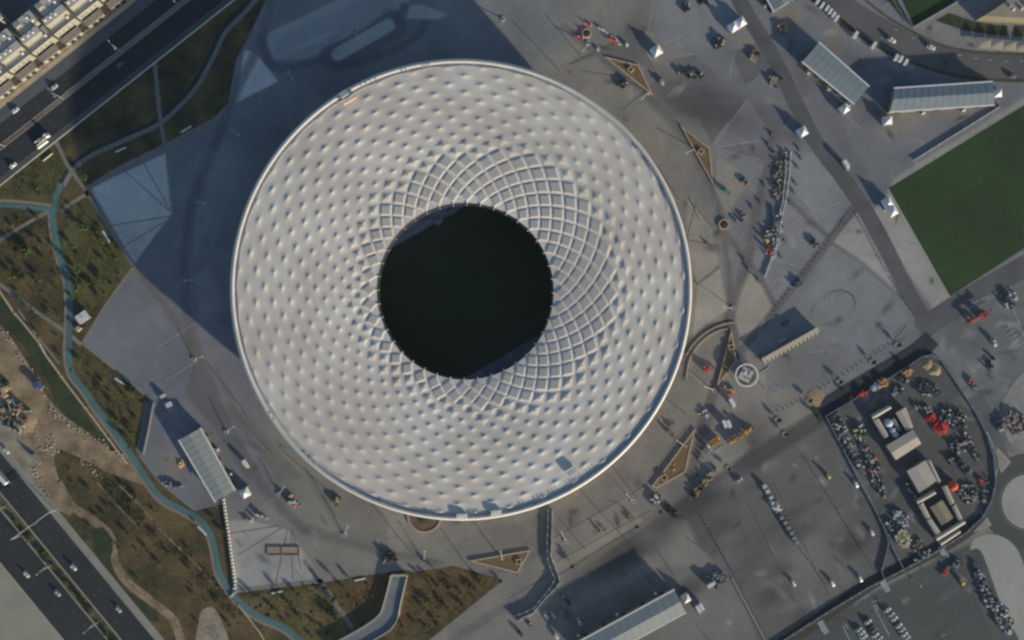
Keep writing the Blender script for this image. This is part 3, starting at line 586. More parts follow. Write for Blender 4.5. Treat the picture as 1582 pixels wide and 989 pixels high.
ringed('rim', [(350.4, 30.5), (350.7, 31.5), (351.3, 31.7), (352.6, 31.8), (354.4, 31.75), (356.0, 31.4), (356.9, 30.7), (357.0, 29.8), (356.6, 29.0), (355.0, 28)], m_rim, 320)
ringed('rim_seam', [(353.2, 31.76), (353.5, 31.86), (353.9, 31.86), (354.2, 31.74)], m_gut, 320)
# facade: bowl of overlapping panels, wider at the top
fa = []
for k in range(13):
    t = k / 12; z = 28.2 - 28.2 * t; r = 131.0 - 3 * t - 17.0 * t ** 2.2; fa.append((r, z))
V, F = [], []; n = 160
for i in range(n):
    th = 2 * math.pi * i / n
    for jx, (r, z) in enumerate(fa):
        r_ = r + (.95 if (i + jx) % 2 else -.25) * (0 if jx in (0, 12) else 1); V.append((SC.x + r_ * math.cos(th), SC.y + r_ * math.sin(th), z))
k = len(fa)
for i in range(n):
    for jx in range(k - 1): F.append((i * k + jx, i * k + jx + 1, ((i + 1) % n) * k + jx + 1, ((i + 1) % n) * k + jx))
mesh_np('facade', V, F, m_fac, stad, False)
# opening: ring beam and its light nodes
ringed('ring_beam', [(136.3, 29.65), (135.4, 29.8), (134.9, 29.6), (134.4, 28.2), (135.6, 27.6), (137.0, 28.8)], m_dark, 160)
ringed('catwalk_rail', [(133.3, 28.4), (133.0, 28.6), (132.8, 28.4), (133.0, 28.2), (133.3, 28.4)], M('rail_grey', (84, 86, 88)), 160)
for i in range(40):
    th = math.radians(9 * i - .9); mb = MB()
    for (r0, r1, z, wd) in ((137.4, 133.8, 29.9, .24),):
        c0, c1 = cen(r0), cen(r1); kk = S * (1 - z / H)
        p0 = Vector(((c0[0] + r0 * math.cos(th) - CX) * kk, (CY - c0[1] + r0 * math.sin(th)) * kk, z)) - SC
        p1 = Vector(((c1[0] + r1 * math.cos(th) - CX) * kk, (CY - c1[1] + r1 * math.sin(th)) * kk, z)) - SC
        mb.tube(p0, p1, wd, wd * .8, 8); mb.tube(p1 + Vector((0, 0, -.5)), p1 + Vector((0, 0, .15)), .28, .2, 8)
    mb.build('cable_clamp', M('clamp_grey', (150, 150, 150), var=.05), stad)
# maintenance hatches, walkways and gear along the rim
def rim_pos(px, py, z=31.7): return W(px, py, z) - SC
def rim_box(name, px, py, d, z, mat, rz): b = MB(); p = rim_pos(px, py, z); b.box(p, d, rz); return b.build(name, mat, stad)
m_hat = M('hatch_sheet', (176, 172, 164), var=.06)
for (px, py) in ((713, 797), (766, 791.5)):
    b = MB(); p = rim_pos(px, py, 31.7); b.box(p, (6.2, 2.6, 1.3), .12 if px > 740 else 0); b.box(p + Vector((0, .2, .75)), (5.2, 1.8, .25), .12 if px > 740 else 0); b.build('rim_hatch', m_hat, stad)
b = MB(); p = rim_pos(540, 153, 32.2); b.box(p + Vector((-3, 2.6, .7)), (4.6, 3.0, 2.0), .62, 0); b.prism([(p.x - 4.4, p.y - 2.2), (p.x + 3.5, p.y + 2.6), (p.x + 4.4, p.y + .9), (p.x - 3.0, p.y - 3.6)], p.z, p.z + .9, 1)
b.build('rim_platform', [M('platform_grey', (120, 130, 136)), M('platform_tan', (166, 154, 138))], stad)
b = MB(); p = rim_pos(884, 729, 31.9)
b.box(p + Vector((0, 0, .5)), (5.8, 2.6, 1.2), .5, 0, .9); b.build('rim_platform', M('tarpaulin_blue', (142, 148, 158)), stad)
rr = random.Random(9)
for th in (99.6, 98.8, 98, 104, 105, 112, 113.4, 114.6, 116, 34, 33, 32, 31, 26, 25, 24, 23, 38, 37, -53, -54, -55, -57, -58, -59, -60, -61, -64, -65, -66, -68, -69, -70, -73, -74, -85, -86, -87, 262, 250, 213, 215, 228, 230):
    t_ = math.radians(th); r0 = 350.4; c0 = cen(r0); p = W(c0[0] + r0 * math.cos(t_), c0[1] - r0 * math.sin(t_), 31.7) - SC
    b = MB(); b.box(p + Vector((0, 0, .1)), (1.8, .2, .3), t_ + rr.uniform(-.3, .3)); b.box(p + Vector((0, 0, .25)), (.25, .4, .3), t_)
    b.build('rim_cleat', m_gut, stad)
# terraces and pitch down inside the bowl
inn = SC; A0 = math.radians(30); ca, sa = math.cos(A0), math.sin(A0)
V, F = [], []; n = 128; steps = 18; prof = []
for s in range(steps): t = s / steps; t1 = (s + 1) / steps; prof += [(t, 1.0 + 22 * t ** 1.15), (t1, 1.0 + 22 * t ** 1.15)]
for i in range(n):
    th = 2 * math.pi * i / n; c, s_ = math.cos(th), math.sin(th)
    q = 1 / max(abs(c) / 66, abs(s_) / 46.5); ro = 112.0
    for (t, z) in prof:
        x, y = (q + (ro - q) * t) * c, (q + (ro - q) * t) * s_
        V.append((SC.x + x * ca - y * sa, SC.y + x * sa + y * ca, z))
k = len(prof); F = [(i * k + j, i * k + j + 1, ((i + 1) % n) * k + j + 1, ((i + 1) % n) * k + j) for i in range(n) for j in range(k - 1)]
mesh_np('terrace', V, F, M('seat_grey', (112, 118, 128), var=.1, sc=.4), stad, False)
def IB(name, x, y, z, d, mat):
    b = MB(); b.box((x * ca - y * sa, x * sa + y * ca, z), d, A0); return b.build(name, mat, stad)
IB('stadium_pitch', 0, 0, .08, (106, 69, .08), M('stadium_turf', (40, 54, 37), var=.1, sc=.05)); IB('pitch_surround', 0, 0, .04, (130, 92, .06), M('surround_green', (48, 57, 46), var=.08))
for (x, y) in ((-14, 47.5), (2, 48.5), (18, 46.5), (-28, 46), (8, 45.2)): IB('stand_box', x, y, 3.0, (5, 3, 1.2), M('box_grey', (104, 110, 118)))
for (x, y, l) in ((-6, -49.5, 17), (16, -49, 20)): IB('stand_roof', x, y, 5, (l, 6, .5), M('stand_slate', (92, 94, 104)))
stadium_objs = stad
# ================================================================== THINGS
rnd = random.Random(21)
m_glass = M('dark_glass', (34, 40, 46), var=.05, rough=.15, spec=.6)
m_tyre = M('tyre', (26, 26, 27), var=.05)
m_tent = M('tent_fabric', (202, 202, 200), var=.03, sc=.3, rough=.6)
m_hallroof = M('hall_roof_sheet', (122, 126, 123), var=.03, sc=.1, rough=.5, fine=.03)
m_hallcold = M('hall_roof_grey', (106, 114, 119), var=.03, sc=.1, rough=.5, fine=.03)
m_seam = M('seam_grey', (98, 103, 104), var=.05)
m_gutw = M('gutter_white', (176, 178, 174), var=.04)
m_cream = M('cream_wall', (96, 91, 76), var=.06, sc=.3)
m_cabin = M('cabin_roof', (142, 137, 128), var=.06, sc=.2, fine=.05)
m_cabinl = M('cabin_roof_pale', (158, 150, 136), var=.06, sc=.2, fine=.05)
m_cabwall = M('cabin_wall', (84, 80, 74), var=.08)
m_kdark = M('dark_opening', (34, 34, 36), var=.1)
m_board = M('hoarding_board', (98, 108, 122), var=.12, sc=.3)
m_boardl = M('hoarding_pale', (150, 152, 156), var=.1, sc=.3)
m_fence = M('fence_steel', (120, 126, 132), var=.1)
m_pole = M('pole_grey', (140, 142, 140), var=.05, rough=.5)
m_lamp = M('lamp_head', (170, 172, 170), var=.05)
m_stone = M('planter_stone', (150, 132, 114), var=.06, sc=.3)
m_soil = M('planter_soil', (98, 84, 62), rgb2=(84, 72, 54), sc=.25, fine=.25, sc2=1.2)
m_soild = M('pit_soil', (52, 48, 42), var=.2)
m_trunk = M('tree_bark', (76, 62, 48), var=.15)
m_leafd = M('leaf_dark', (50, 58, 40), rgb2=(34, 42, 30), sc=1.2, fine=.2)
m_leafy = M('leaf_yellow_green', (86, 84, 44), rgb2=(66, 70, 40), sc=1.2, fine=.2)
m_leafg = M('leaf_green', (62, 80, 44), rgb2=(44, 58, 34), sc=1.2, fine=.2)

def local(o, p): return Vector(p) - Vector((o.location.x, o.location.y, 0))
# ---------------------------------------------------------------- stadium neighbours: marquee halls
def hall(label, cor, ze, rh, seams, roofm, group='long event halls', wallm=None, hip=None, doors=5, gut_sides=(0, 1)):
    """cor: four eave corners in the photo, long sides cor0-cor3 and cor1-cor2"""
    P = [W(p[0], p[1], ze) for p in cor]; c = sum(P, Vector()) / 4; c.z = 0
    t = empty('event_hall', c, 0, label, 'hall', group); P = [p - c for p in P]
    a, b, c2, d = P; n = seams
    r0, r1 = (a + b) / 2 + Vector((0, 0, rh)), (d + c2) / 2 + Vector((0, 0, rh))
    if hip: r0 = r0.lerp(r1, hip); r1 = r1.lerp(r0, hip)
    mb = MB(); mb.add([a, d, r1, r0], [(0, 1, 2, 3)]); mb.add([b, r0, r1, c2], [(0, 1, 2, 3)]); mb.add([a, r0, b], [(0, 1, 2)]); mb.add([d, c2, r1], [(0, 1, 2)])
    up = Vector((0, 0, .05))
    for k in range(1, n):
        s = k / n; e0, e1, rr_ = a.lerp(d, s), b.lerp(c2, s), r0.lerp(r1, s); dl = (d - a).normalized() * .11
        for (q0, q1) in ((e0, rr_), (e1, rr_)):
            mb.add([q0 - dl + up, q0 + dl + up, q1 + dl + up, q1 - dl + up, q0 - dl, q0 + dl, q1 + dl, q1 - dl], [(0, 1, 2, 3), (0, 4, 5, 1), (2, 6, 7, 3), (0, 3, 7, 4), (1, 5, 6, 2)], 1)
    o = mb.build('roof', [roofm, m_seam], t); fix_up(o.data)
    ins = [p * 0.0 + (p - Vector((0, 0, 0))) * .97 for p in P]
    mb = MB(); mb.prism([(p.x, p.y) for p in ins], 0, ze - .02); mb.build('wall', wallm or m_cream, t)
    for sd in gut_sides:
        p, q = ((a, d), (b, c2), (a, b), (d, c2))[sd]; mb = MB(); mid = (p + q) / 2; L = (q - p).length; ang = math.atan2((q - p).y, (q - p).x); out = mid.normalized() if sd < 2 else Vector()
        nrm = Vector((-(q - p).y, (q - p).x, 0)).normalized(); nrm = nrm if nrm.dot(mid) > 0 else -nrm
        mb.box(mid + nrm * .35 + Vector((0, 0, -.12)), (L + .6, .9, .34), ang); mb.build('gutter', m_gutw, t)
    # service boxes under the eaves and doors on the long sides
    for sd in (0, 1):
        p, q = ((a, d), (b, c2))[sd]; ang = math.atan2((q - p).y, (q - p).x)
        nrm = Vector((-(q - p).y, (q - p).x, 0)).normalized(); nrm = nrm if nrm.dot((p + q) / 2) > 0 else -nrm
        for k in range(doors):
            s = (k + .5) / doors; e0 = p.lerp(q, s); mb = MB()
            f = (e0 * .97) + nrm * .10; mb.box((f.x, f.y, 1.3), (2.4, .2, 2.6), ang); dr = mb.build('door', m_kdark, t)
            if k % 2 == sd:
                mb = MB(); f = e0.lerp(q, .1 / doors) + nrm * 1.2; mb.box((f.x + (q - p).normalized().x * 3, f.y + (q - p).normalized().y * 3, .8), (1.6, 1.1, 1.6), ang); mb.tube((f.x + (q - p).normalized().x * 3, f.y + (q - p).normalized().y * 3, 1.6), (f.x + (q - p).normalized().x * 3, f.y + (q - p).normalized().y * 3, 1.75), .45, .45, 10)
                mb.build('air_conditioner', m_gutw, t)
    return t
hall('long pale grey event hall beside the stadium\'s lower left edge, next to the teal track', [(277, 680), (309, 662), (362, 758), (333, 775)], 5.0, 1.1, 11, m_hallroof)
hall('pale event hall lying diagonally between the road and the row of trucks', [(1240, 95), (1265, 66), (1342, 134), (1320, 160)], 5.0, 1.1, 10, m_hallcold)
hall('bluish grey event hall just above the big green practice pitch', [(1382, 137), (1375, 172), (1536, 161), (1533, 127)], 5.5, 1.1, 14, m_hallcold, gut_sides=(0, 1))
hall('pale event hall cut by the bottom edge of the photo, with pipes along its side', [(1042, 912), (1059, 946), (905, 1030), (888, 996)], 6.5, 1.0, 14, m_hallroof)
hall('event hall cut by the top edge, its pale end wall facing the road', [(1196, 17), (1224, 0), (1190, -62), (1162, -45)], 5.0, 1.1, 9, m_hallcold)

# ---------------------------------------------------------------- white peaked tents
def peak_tent(px, py, size_px, rot, label, n=1, hp=5.2, he=2.7):
    c = W(px, py, 0); c.z = 0; k = 1 - he / H; c = Vector(((px - CX) * S * k, (CY - py) * S * k, 0)); s = size_px * S / 2
    t = empty('peak_tent', c, math.radians(rot), label, 'tent', 'white peaked tents'); 
    for q in range(n):
        ox = (q - (n - 1) / 2) * 2 * s; V, F = [], []; N = 12; prof = [(1.0, he), (.72, he + (hp - he) * .18), (.42, he + (hp - he) * .42), (.16, he + (hp - he) * .76), (.02, hp)]
        for (f, z) in prof:
            for i in range(4):
                x0, y0 = ((-1, -1), (1, -1), (1, 1), (-1, 1))[i]; x1, y1 = ((1, -1), (1, 1), (-1, 1), (-1, -1))[i]
                for u in range(3): V.append((ox + s * f * (x0 + (x1 - x0) * u / 3), s * f * (y0 + (y1 - y0) * u / 3), z))
        for r in range(len(prof) - 1):
            for i in range(N): F.append((r * N + i, r * N + (i + 1) % N, (r + 1) * N + (i + 1) % N, (r + 1) * N + i))
        F.append(tuple((len(prof) - 1) * N + i for i in range(N)))
        mb = MB(); mb.add(V, F); mb.build('canopy', m_tent, t)
        mb = MB(); mb.add([(ox - s, -s, he), (ox + s, -s, he), (ox + s, s, he), (ox - s, s, he), (ox - s, -s, he - .45), (ox + s, -s, he - .45), (ox + s, s, he - .45), (ox - s, s, he - .45)], [(0, 4, 5, 1), (1, 5, 6, 2), (2, 6, 7, 3), (3, 7, 4, 0)]); mb.build('valance', m_tent, t)
        mb = MB(); mb.add([(ox - s * .97, -s * .97, 0), (ox - s * .97, s * .97, 0), (ox + s * .97, s * .97, 0), (ox - s * .97, -s * .97, he - .4), (ox - s * .97, s * .97, he - .4), (ox + s * .97, s * .97, he - .4)], [(0, 1, 4, 3), (1, 2, 5, 4)]); mb.build('side_wall', m_tent, t)
        for (i, j) in ((-1, -1), (1, -1), (1, 1), (-1, 1)):
            mb = MB(); mb.tube((ox + i * s * .95, j * s * .95, 0), (ox + i * s * .95, j * s * .95, he), .07, .07, 6); mb.build('leg', m_pole, t)
    return t
peak_tent(1014.5, 78.5, 15, 30, 'single white peaked tent standing above the topmost triangular planter')
peak_tent(1139, 38, 14, 32, 'white tent with two peaks on the left side of the upper road', 2)
peak_tent(1240, 203.5, 14, 30, 'white peaked tent at the left kerb of the road, below the diagonal hall')
peak_tent(1305, 168, 13, 34, 'white peaked tent at the lower end of the diagonal hall')
peak_tent(1372, 186, 13, 4, 'white peaked tent at the left end of the hall above the pitch', hp=4.6)
peak_tent(1542, 144, 12, 4, 'white peaked tent at the right end of the hall above the pitch')
peak_tent(1375, 320, 15, -60, 'white tent with two peaks at the left edge of the big pitch', 2)
peak_tent(379, 761.5, 14, 30, 'white peaked tent at the lower end of the hall near the teal track')
peak_tent(1060, 925, 12, 30, 'white peaked tent at the end of the bottom hall')

# ---------------------------------------------------------------- triangular planters
def planter(label, tri, boxpx, bs=6.5, brot=20, h=.75, extra=()):
    c = W(sum(p[0] for p in tri) / len(tri), sum(p[1] for p in tri) / len(tri)); c.z = 0
    t = empty('triangular_planter', c, 0, label, 'planter', 'triangular planters round the stadium')
    P = [W(*p) - c for p in tri]; n = len(P)
    A = sum(P[i].x * P[(i + 1) % n].y - P[(i + 1) % n].x * P[i].y for i in range(n))
    if A < 0: P = P[::-1]
    wdt = .75; I = []
    for i in range(n):
        p0, p1, p2 = P[i - 1], P[i], P[(i + 1) % n]; e1, e2 = (p1 - p0).normalized(), (p2 - p1).normalized(); n1_, n2_ = Vector((-e1.y, e1.x, 0)), Vector((-e2.y, e2.x, 0))
        bis = (n1_ + n2_).normalized(); I.append(p1 + bis * min(wdt / max(.25, bis.dot(n1_)), 3.0))
    V = [(p.x, p.y, 0) for p in P] + [(p.x, p.y, h) for p in P] + [(p.x, p.y, h) for p in I] + [(p.x, p.y, .2) for p in I]; F = []
    for i in range(n):
        j = (i + 1) % n; F += [(i, j, n + j, n + i), (n + i, n + j, 2 * n + j, 2 * n + i), (2 * n + i, 2 * n + j, 3 * n + j, 3 * n + i)]
    mb = MB(); mb.add(V, F); mb.build('planter_wall', m_stone, t)
    bm = bmesh.new(); f = bm.faces.new([bm.verts.new((p.x, p.y, h - .15)) for p in I]); bmesh.ops.triangulate(bm, faces=[f]); me = bpy.data.meshes.new('soil'); bm.to_mesh(me); bm.free(); fix_up(me); me.materials.append(m_soil)
    so = bpy.data.objects.new('soil', me); COL.objects.link(so); so.parent = t
    b = W(*boxpx) - c; s = bs * S / 2; r = math.radians(brot); fr = MB()
    for (dx, dy, lx, ly) in ((0, s, 2 * s + .5, .5), (0, -s, 2 * s + .5, .5), (s, 0, .5, 2 * s - .5), (-s, 0, .5, 2 * s - .5)):
        fr.box((b.x + dx * math.cos(r) - dy * math.sin(r), b.y + dx * math.sin(r) + dy * math.cos(r), h + .2), (lx, ly, .9), r)
    fb = fr.build('tree_box', m_stone, t); mb = MB(); mb.box((b.x, b.y, h + .2), (2 * s - .5, 2 * s - .5, .5), r); mb.build('box_soil', m_soild, fb)
    for (ex, ey, er) in extra:
        q = W(ex, ey) - c; mb = MB(); mb.lathe([(0, h + .25), (er * .6, h + .2), (er, h - .1)], 10, (q.x, q.y)); mb.build('soil_heap', M('pale_heap', (136, 116, 92), var=.1), t)
planter('triangular brown planter above the stadium\'s upper right edge, just below a white tent', [(934, 88), (986, 101), (1009, 149)], (974, 108.5), brot=45)
planter('narrow triangular brown planter pointing down on the stadium\'s right side', [(1050, 193), (1096, 229), (1101.5, 286)], (1082, 235), brot=50)
planter('slim greyish triangular planter left of the round kiosk', [(1129.5, 510), (1137.5, 558), (1107, 597)], (1129, 536.5), 7, 5, extra=())
planter('long triangular brown planter near the orange machines at lower right of the stadium', [(1073.5, 662), (1058.5, 729), (1015, 753.5), (1007, 751)], (1025.5, 737.5), 7.5, 35, extra=((1059, 689, .8), (1040, 725, .9), (1041, 717, .6), (1016, 747, .8)))
planter('triangular brown planter below the stadium, left of the wavy hoarding', [(725, 866), (819.5, 849.5), (799.5, 885)], (801.5, 867), 7, 5)
# half-round planter tucked under the stadium rim
c = W(656, 796); c.z = 0; t = empty('round_planter', c, 0, 'half round planter with a pale kerb poking out below the stadium rim', 'planter')
mb = MB(); mb.lathe([(10.6, 0), (10.6, .8), (9.9, .8), (9.9, .3)], 48); mb.build('planter_wall', m_stone, t); mb = MB(); mb.lathe([(0.01, .5), (9.9, .5)], 48); mb.build('soil', M('reddish_soil', (86, 74, 66), var=.15), t)
mb = MB(); mb.lathe([(0.01, 1.5), (3, 1.3), (5.2, .5)], 18); mb.build('shrub_bed', m_leafd, t)

# ---------------------------------------------------------------- curved underpass ramp
L_ = smooth_line([(603.5, 889.5), (599, 910), (592, 935), (586, 950), (572, 962), (550, 976), (524, 990), (505, 1000)]); R_ = smooth_line([(629, 889.5), (622, 918), (617, 941), (613.5, 958), (602, 974), (580, 988), (560, 1000), (545, 1012)])
c = W(600, 930); c.z = 0; t = empty('underpass_ramp', c, 0, 'curved raised ramp with a pale edge wall, bending through brown grass at the bottom', 'ramp')
n = len(L_); hz = 2.4; Lw = [W(p[0], p[1], hz) - c for p in L_]; Rw = [W(p[0], p[1], hz) - c for p in R_]; V = [(p.x, p.y, hz - .9) for p in Lw] + [(p.x, p.y, hz - .9) for p in Rw]
mb = MB(); mb.add(V, [(i, i + 1, n + i + 1, n + i) for i in range(n - 1)]); o = mb.build('deck', M('ramp_deck', (90, 95, 100), var=.12, sc=.12), t); fix_up(o.data)
def wallstrip(mb, pts, h, th, z0=0.0):
    A, B = [], []
    for i, p in enumerate(pts):
        p0, p1 = pts[max(0, i - 1)], pts[min(len(pts) - 1, i + 1)]; d = Vector((p1[0] - p0[0], p1[1] - p0[1], 0)); d = d.normalized() if d.length else Vector((1, 0, 0)); nn = Vector((-d.y, d.x, 0)) * th / 2
        q = Vector((p[0], p[1], 0)); A.append(q + nn); B.append(q - nn)
    V = [(p.x, p.y, z) for z in (z0, z0 + h) for p in A] + [(p.x, p.y, z) for z in (z0, z0 + h) for p in B]; m_ = len(pts); F = []
    for i in range(m_ - 1): F += [(i, i + 1, m_ + i + 1, m_ + i), (2 * m_ + i + 1, 2 * m_ + i, 3 * m_ + i, 3 * m_ + i + 1), (m_ + i, m_ + i + 1, 3 * m_ + i + 1, 3 * m_ + i)]
    F += [(0, m_, 3 * m_, 2 * m_), (m_ - 1, 3 * m_ - 1, 4 * m_ - 1, 2 * m_ - 1)]; mb.add(V, F)
mb = MB(); wallstrip(mb, [(p.x, p.y) for p in Lw], hz, .55); wallstrip(mb, [(p.x, p.y) for p in Rw], hz, .55); mb.build('edge_wall', M('ramp_wall', (150, 143, 132), var=.05), t)
mb = MB(); d = Rw[0] - Lw[0]; mb.box(((Lw[0] + Rw[0]) / 2).to_tuple()[:2] + (hz / 2,), (d.length - .82, .8, hz), math.atan2(d.y, d.x)); mb.build('end_wall', MATS['ramp_wall'], t)

# ---------------------------------------------------------------- fences, hoardings and low walls
def wall(name, label, pts, h, th, mat, cat='wall', group=None, posts=None, sm=False, capm=None):
    if sm: pts = smooth_line(pts, 4)
    P = [W(*p) for p in pts]; c = P[len(P) // 2].copy(); c.z = 0; t = empty(name, c, 0, label, cat, group)
    Q = [((p - c).x, (p - c).y) for p in P]; mb = MB(); wallstrip(mb, Q, h, th); mb.build('panel', mat, t)
    if posts:
        mb = MB(); acc = 0
        cnt = 0
        for i in range(len(Q) - 1):
            a_, b_ = Vector(Q[i]), Vector(Q[i + 1]); L = (b_ - a_).length; s = (posts - acc) % posts
            while s < L and cnt < 98:
                q = a_.lerp(b_, s / L); pm = MB(); pm.box((q.x, q.y, h * .55), (th + .34, th + .34, h * 1.1), math.atan2((b_ - a_).y, (b_ - a_).x)); pm.build('post', capm or mat, t); cnt += 1; s += posts
            acc = (acc + L) % posts
    return t
m_wallp = M('pale_wall', (150, 138, 122), var=.08); m_barw = M('barrier_white', (186, 178, 166), var=.1, sc=.6)
wall('garden_wall', 'long low pale wall between the dark green strip and the teal track', [(-10, 436), (0, 450), (20, 480), (40, 503), (59, 527), (71, 548), (100, 588), (140, 640), (197, 716)], .9, .7, m_wallp, 'wall', None, 24)
wall('barrier_wall', 'white segmented barrier along the left edge of the pale paving panel', [(346, 772), (349, 795), (353, 820), (358, 860), (364, 905), (361, 912)], 1.1, .8, M('barrier_dark', (96, 90, 84), var=.1), 'barrier', None, 2.2, False, m_barw)
wall('garden_wall', 'short low wall segment beside the bend of the teal track at the bottom', [(357, 922), (361, 917), (366, 913)], .9, .6, m_barw, 'wall')
wall('garden_wall', 'thin pale wall running down from the teal track to the bottom edge', [(369, 935), (385, 955), (402, 978), (415, 1000)], .7, .5, m_wallp, 'wall')
wall('hoarding', 'inner board of the wavy double hoarding below the stadium', [(847, 788), (845, 839), (846, 866), (851, 880), (857, 893), (851, 906), (837, 923), (825, 938), (808, 946), (792, 951)], 1.7, .3, m_board, 'hoarding', None, 5, False, m_boardl)
wall('hoarding', 'outer board of the wavy double hoarding, on the side of the parked cars', [(853, 788), (852, 839), (850.5, 857), (856, 872), (861, 884), (865, 898), (858, 908), (847, 918), (835, 932), (822, 947), (808, 953), (799, 959)], 1.7, .3, m_boardl, 'hoarding', None, 5, False, m_board)
wall('hoarding', 'left hoarding of the double row dividing the plaza beside the parked machines', [(1214, 236), (1213, 270), (1209, 310), (1201, 345), (1200, 376), (1191, 400), (1181, 427)], .9, .5, m_boardl, 'hoarding', None, 6)
wall('hoarding', 'right hoarding of the double row dividing the plaza beside the parked machines', [(1221, 236), (1219, 270), (1214, 306), (1207, 336), (1203, 365), (1196, 398)], .9, .5, m_boardl, 'hoarding', None, 6)
wall('hoarding', 'blue grey hoarding along the left side of the builders\' compound', [(1275, 643), (1300, 690), (1325, 740), (1350, 785), (1368, 822), (1372, 838), (1367, 860), (1361, 882), (1366, 896)], 1.15, .35, m_board, 'hoarding', None, 8, False, m_fence)
wall('hoarding', 'second hoarding just inside the left side of the builders\' compound', [(1372, 826), (1376, 840), (1380, 850), (1397, 882)], 1.15, .35, m_board, 'hoarding', None, 8, False, m_fence)
wall('hoarding', 'hoarding along the right side of the compound facing the roundabout', [(1275, 643), (1310, 622), (1360, 592), (1405, 564), (1424, 551), (1438, 548), (1452, 556), (1466, 576), (1490, 612), (1508, 640), (1524, 672), (1534, 706), (1537, 745), (1530, 775), (1516, 800), (1496, 818)], 1.15, .35, m_board, 'hoarding', None, 9, False, m_fence)
wall('railing', 'pale railing along the pavement beside the bottom road', [(1496, 820), (1440, 855), (1400, 877), (1340, 908), (1280, 944), (1196, 998)], 1.1, .25, m_fence, 'railing', None, 6, False, m_boardl)
wall('plaza_bench', 'pale straight bench at the edge of the grass under the left plaza panel', [(159, 357), (170, 374)], .5, .9, m_barw, 'bench', 'straight benches at the grass edge')
wall('plaza_bench', 'pale straight bench between striped grass and grey paving, left of the hall', [(178, 584), (194, 595)], .5, .9, m_barw, 'bench', 'straight benches at the grass edge')
wall('plaza_bench', 'pale straight bench in shade below the dark footpath at upper left', [(179, 235), (195, 228)], .5, .9, m_barw, 'bench', 'straight benches at the grass edge')
wall('plaza_bench', 'pale straight bench on the shaded grass edge left of the stadium', [(280, 205), (296, 195)], .5, .9, m_barw, 'bench', 'straight benches at the grass edge')
wall('plaza_bench', 'pale straight bench below the pale paving panel at the bottom', [(420, 916.5), (436, 913.5)], .5, .9, m_barw, 'bench', 'straight benches at the grass edge')
wall('plaza_bench', 'pale straight bench to the left of the curved ramp', [(548, 897), (564, 893.5)], .5, .9, m_barw, 'bench', 'straight benches at the grass edge')
wall('plaza_bench', 'pale bench beside the teal track near the small spotted sand patch', [(306, 813), (319, 826)], .5, .9, m_barw, 'bench', 'straight benches at the grass edge')
wall('screen_wall', 'white wall panel standing at the highway kerb behind the flatbed truck', [(60, 230), (75, 218.5)], 1.6, .5, m_barw, 'wall')
wall('screen_wall', 'thin pale wall panel on yellow grass below the highway kerb', [(67, 249), (82, 237)], .8, .4, m_wallp, 'wall')
wall('retaining_wall', 'dark retaining wall beside the paved notch left of the hall', [(238, 622), (231, 660), (222, 702)], 1.6, .6, M('retaining_grey', (82, 84, 90), var=.1), 'wall')
wall('pitch_fence', 'long pale fence along the upper left side of the big pitch', [(1412, 247), (1545, 164)], .9, .3, m_fence, 'fence', None, 6, False, m_boardl)
wall('pitch_fence', 'pale low fence between the upper pitch and the curved road', [(1382, -6), (1410, 43), (1500, -9)], 1.2, .25, m_fence, 'fence', None, 6)
wall('car_park_kerb', 'long pale kerb dividing the empty car park beside the bottom tent', [(1130, 893), (1178, 983), (1190, 1006)], .5, .6, m_kerb, 'kerb')
wall('plaza_kerb', 'curved pale kerb arching from the stadium towards the slim planter', [(1061, 548), (1070, 533), (1085, 518), (1104, 506), (1122, 500), (1135, 498)], .5, .6, m_wallp, 'kerb', None, None, True)
wall('plaza_kerb', 'lower curved kerb inside the arched path near the slim planter', [(1060, 585), (1064, 560), (1074, 540), (1090, 523), (1108, 512), (1124, 508)], .5, .6, m_stone, 'kerb', None, None, True)
wall('rope_line', 'thin pale cable run from the stadium side to the mast left of the round kiosk', [(1066, 576), (1086, 595), (1104, 602)], .25, .3, m_wallp, 'cable')
wall('rope_line', 'thin pale cable run from the round kiosk to the gate canopy', [(1174, 576), (1188, 567)], .25, .3, m_wallp, 'cable')

# ---------------------------------------------------------------- gate canopy with buttresses, round kiosk
P0, P1 = W(1177, 559), W(1262, 511); c = (P0 + P1) / 2; c.z = 0; ang = math.atan2(P1.y - P0.y, P1.x - P0.x); L = (P1 - P0).length
t = empty('gate_building', c, ang, 'long sunlit gate building with buttressed front near the round kiosk', 'building')
mb = MB(); mb.box((0, 1.2, 1.7), (L, 2.2, 3.4)); mb.build('wall', m_cream, t); mb = MB(); mb.box((0, 1.2, 3.52), (L + .6, 2.6, .22)); mb.build('roof', m_cabinl, t)
for k in range(14):
    x = -L / 2 + L * (k + .5) / 14; mb = MB(); mb.add([(x - .35, -.1, 0), (x + .35, -.1, 0), (x + .35, -1.9, 0), (x - .35, -1.9, 0), (x - .35, -.1, 3.2), (x + .35, -.1, 3.2), (x + .35, -.6, 3.2), (x - .35, -.6, 3.2)], [(4, 7, 6, 5), (0, 3, 7, 4), (1, 5, 6, 2), (2, 6, 7, 3), (0, 4, 5, 1)]); mb.build('buttress', m_stone, t)
    if k < 13: mb = MB(); mb.box((x + L / 28, -.14, 1.3), (1.5, .12, 2.6)); mb.build('door', m_kdark, t)
c = W(1153.5, 580, 3.0); c.z = 0; t = empty('round_kiosk', c, 0, 'round white ringed kiosk with a square roof inside its ring', 'kiosk')
rr_ = 17.2 * S; mb = MB(); mb.lathe([(rr_ - .55, 2.9), (rr_ - .55, 3.6), (rr_ + .35, 3.6), (rr_ + .35, 2.9), (rr_ - .55, 2.9)], 56); mb.build('ring', m_gutw, t)
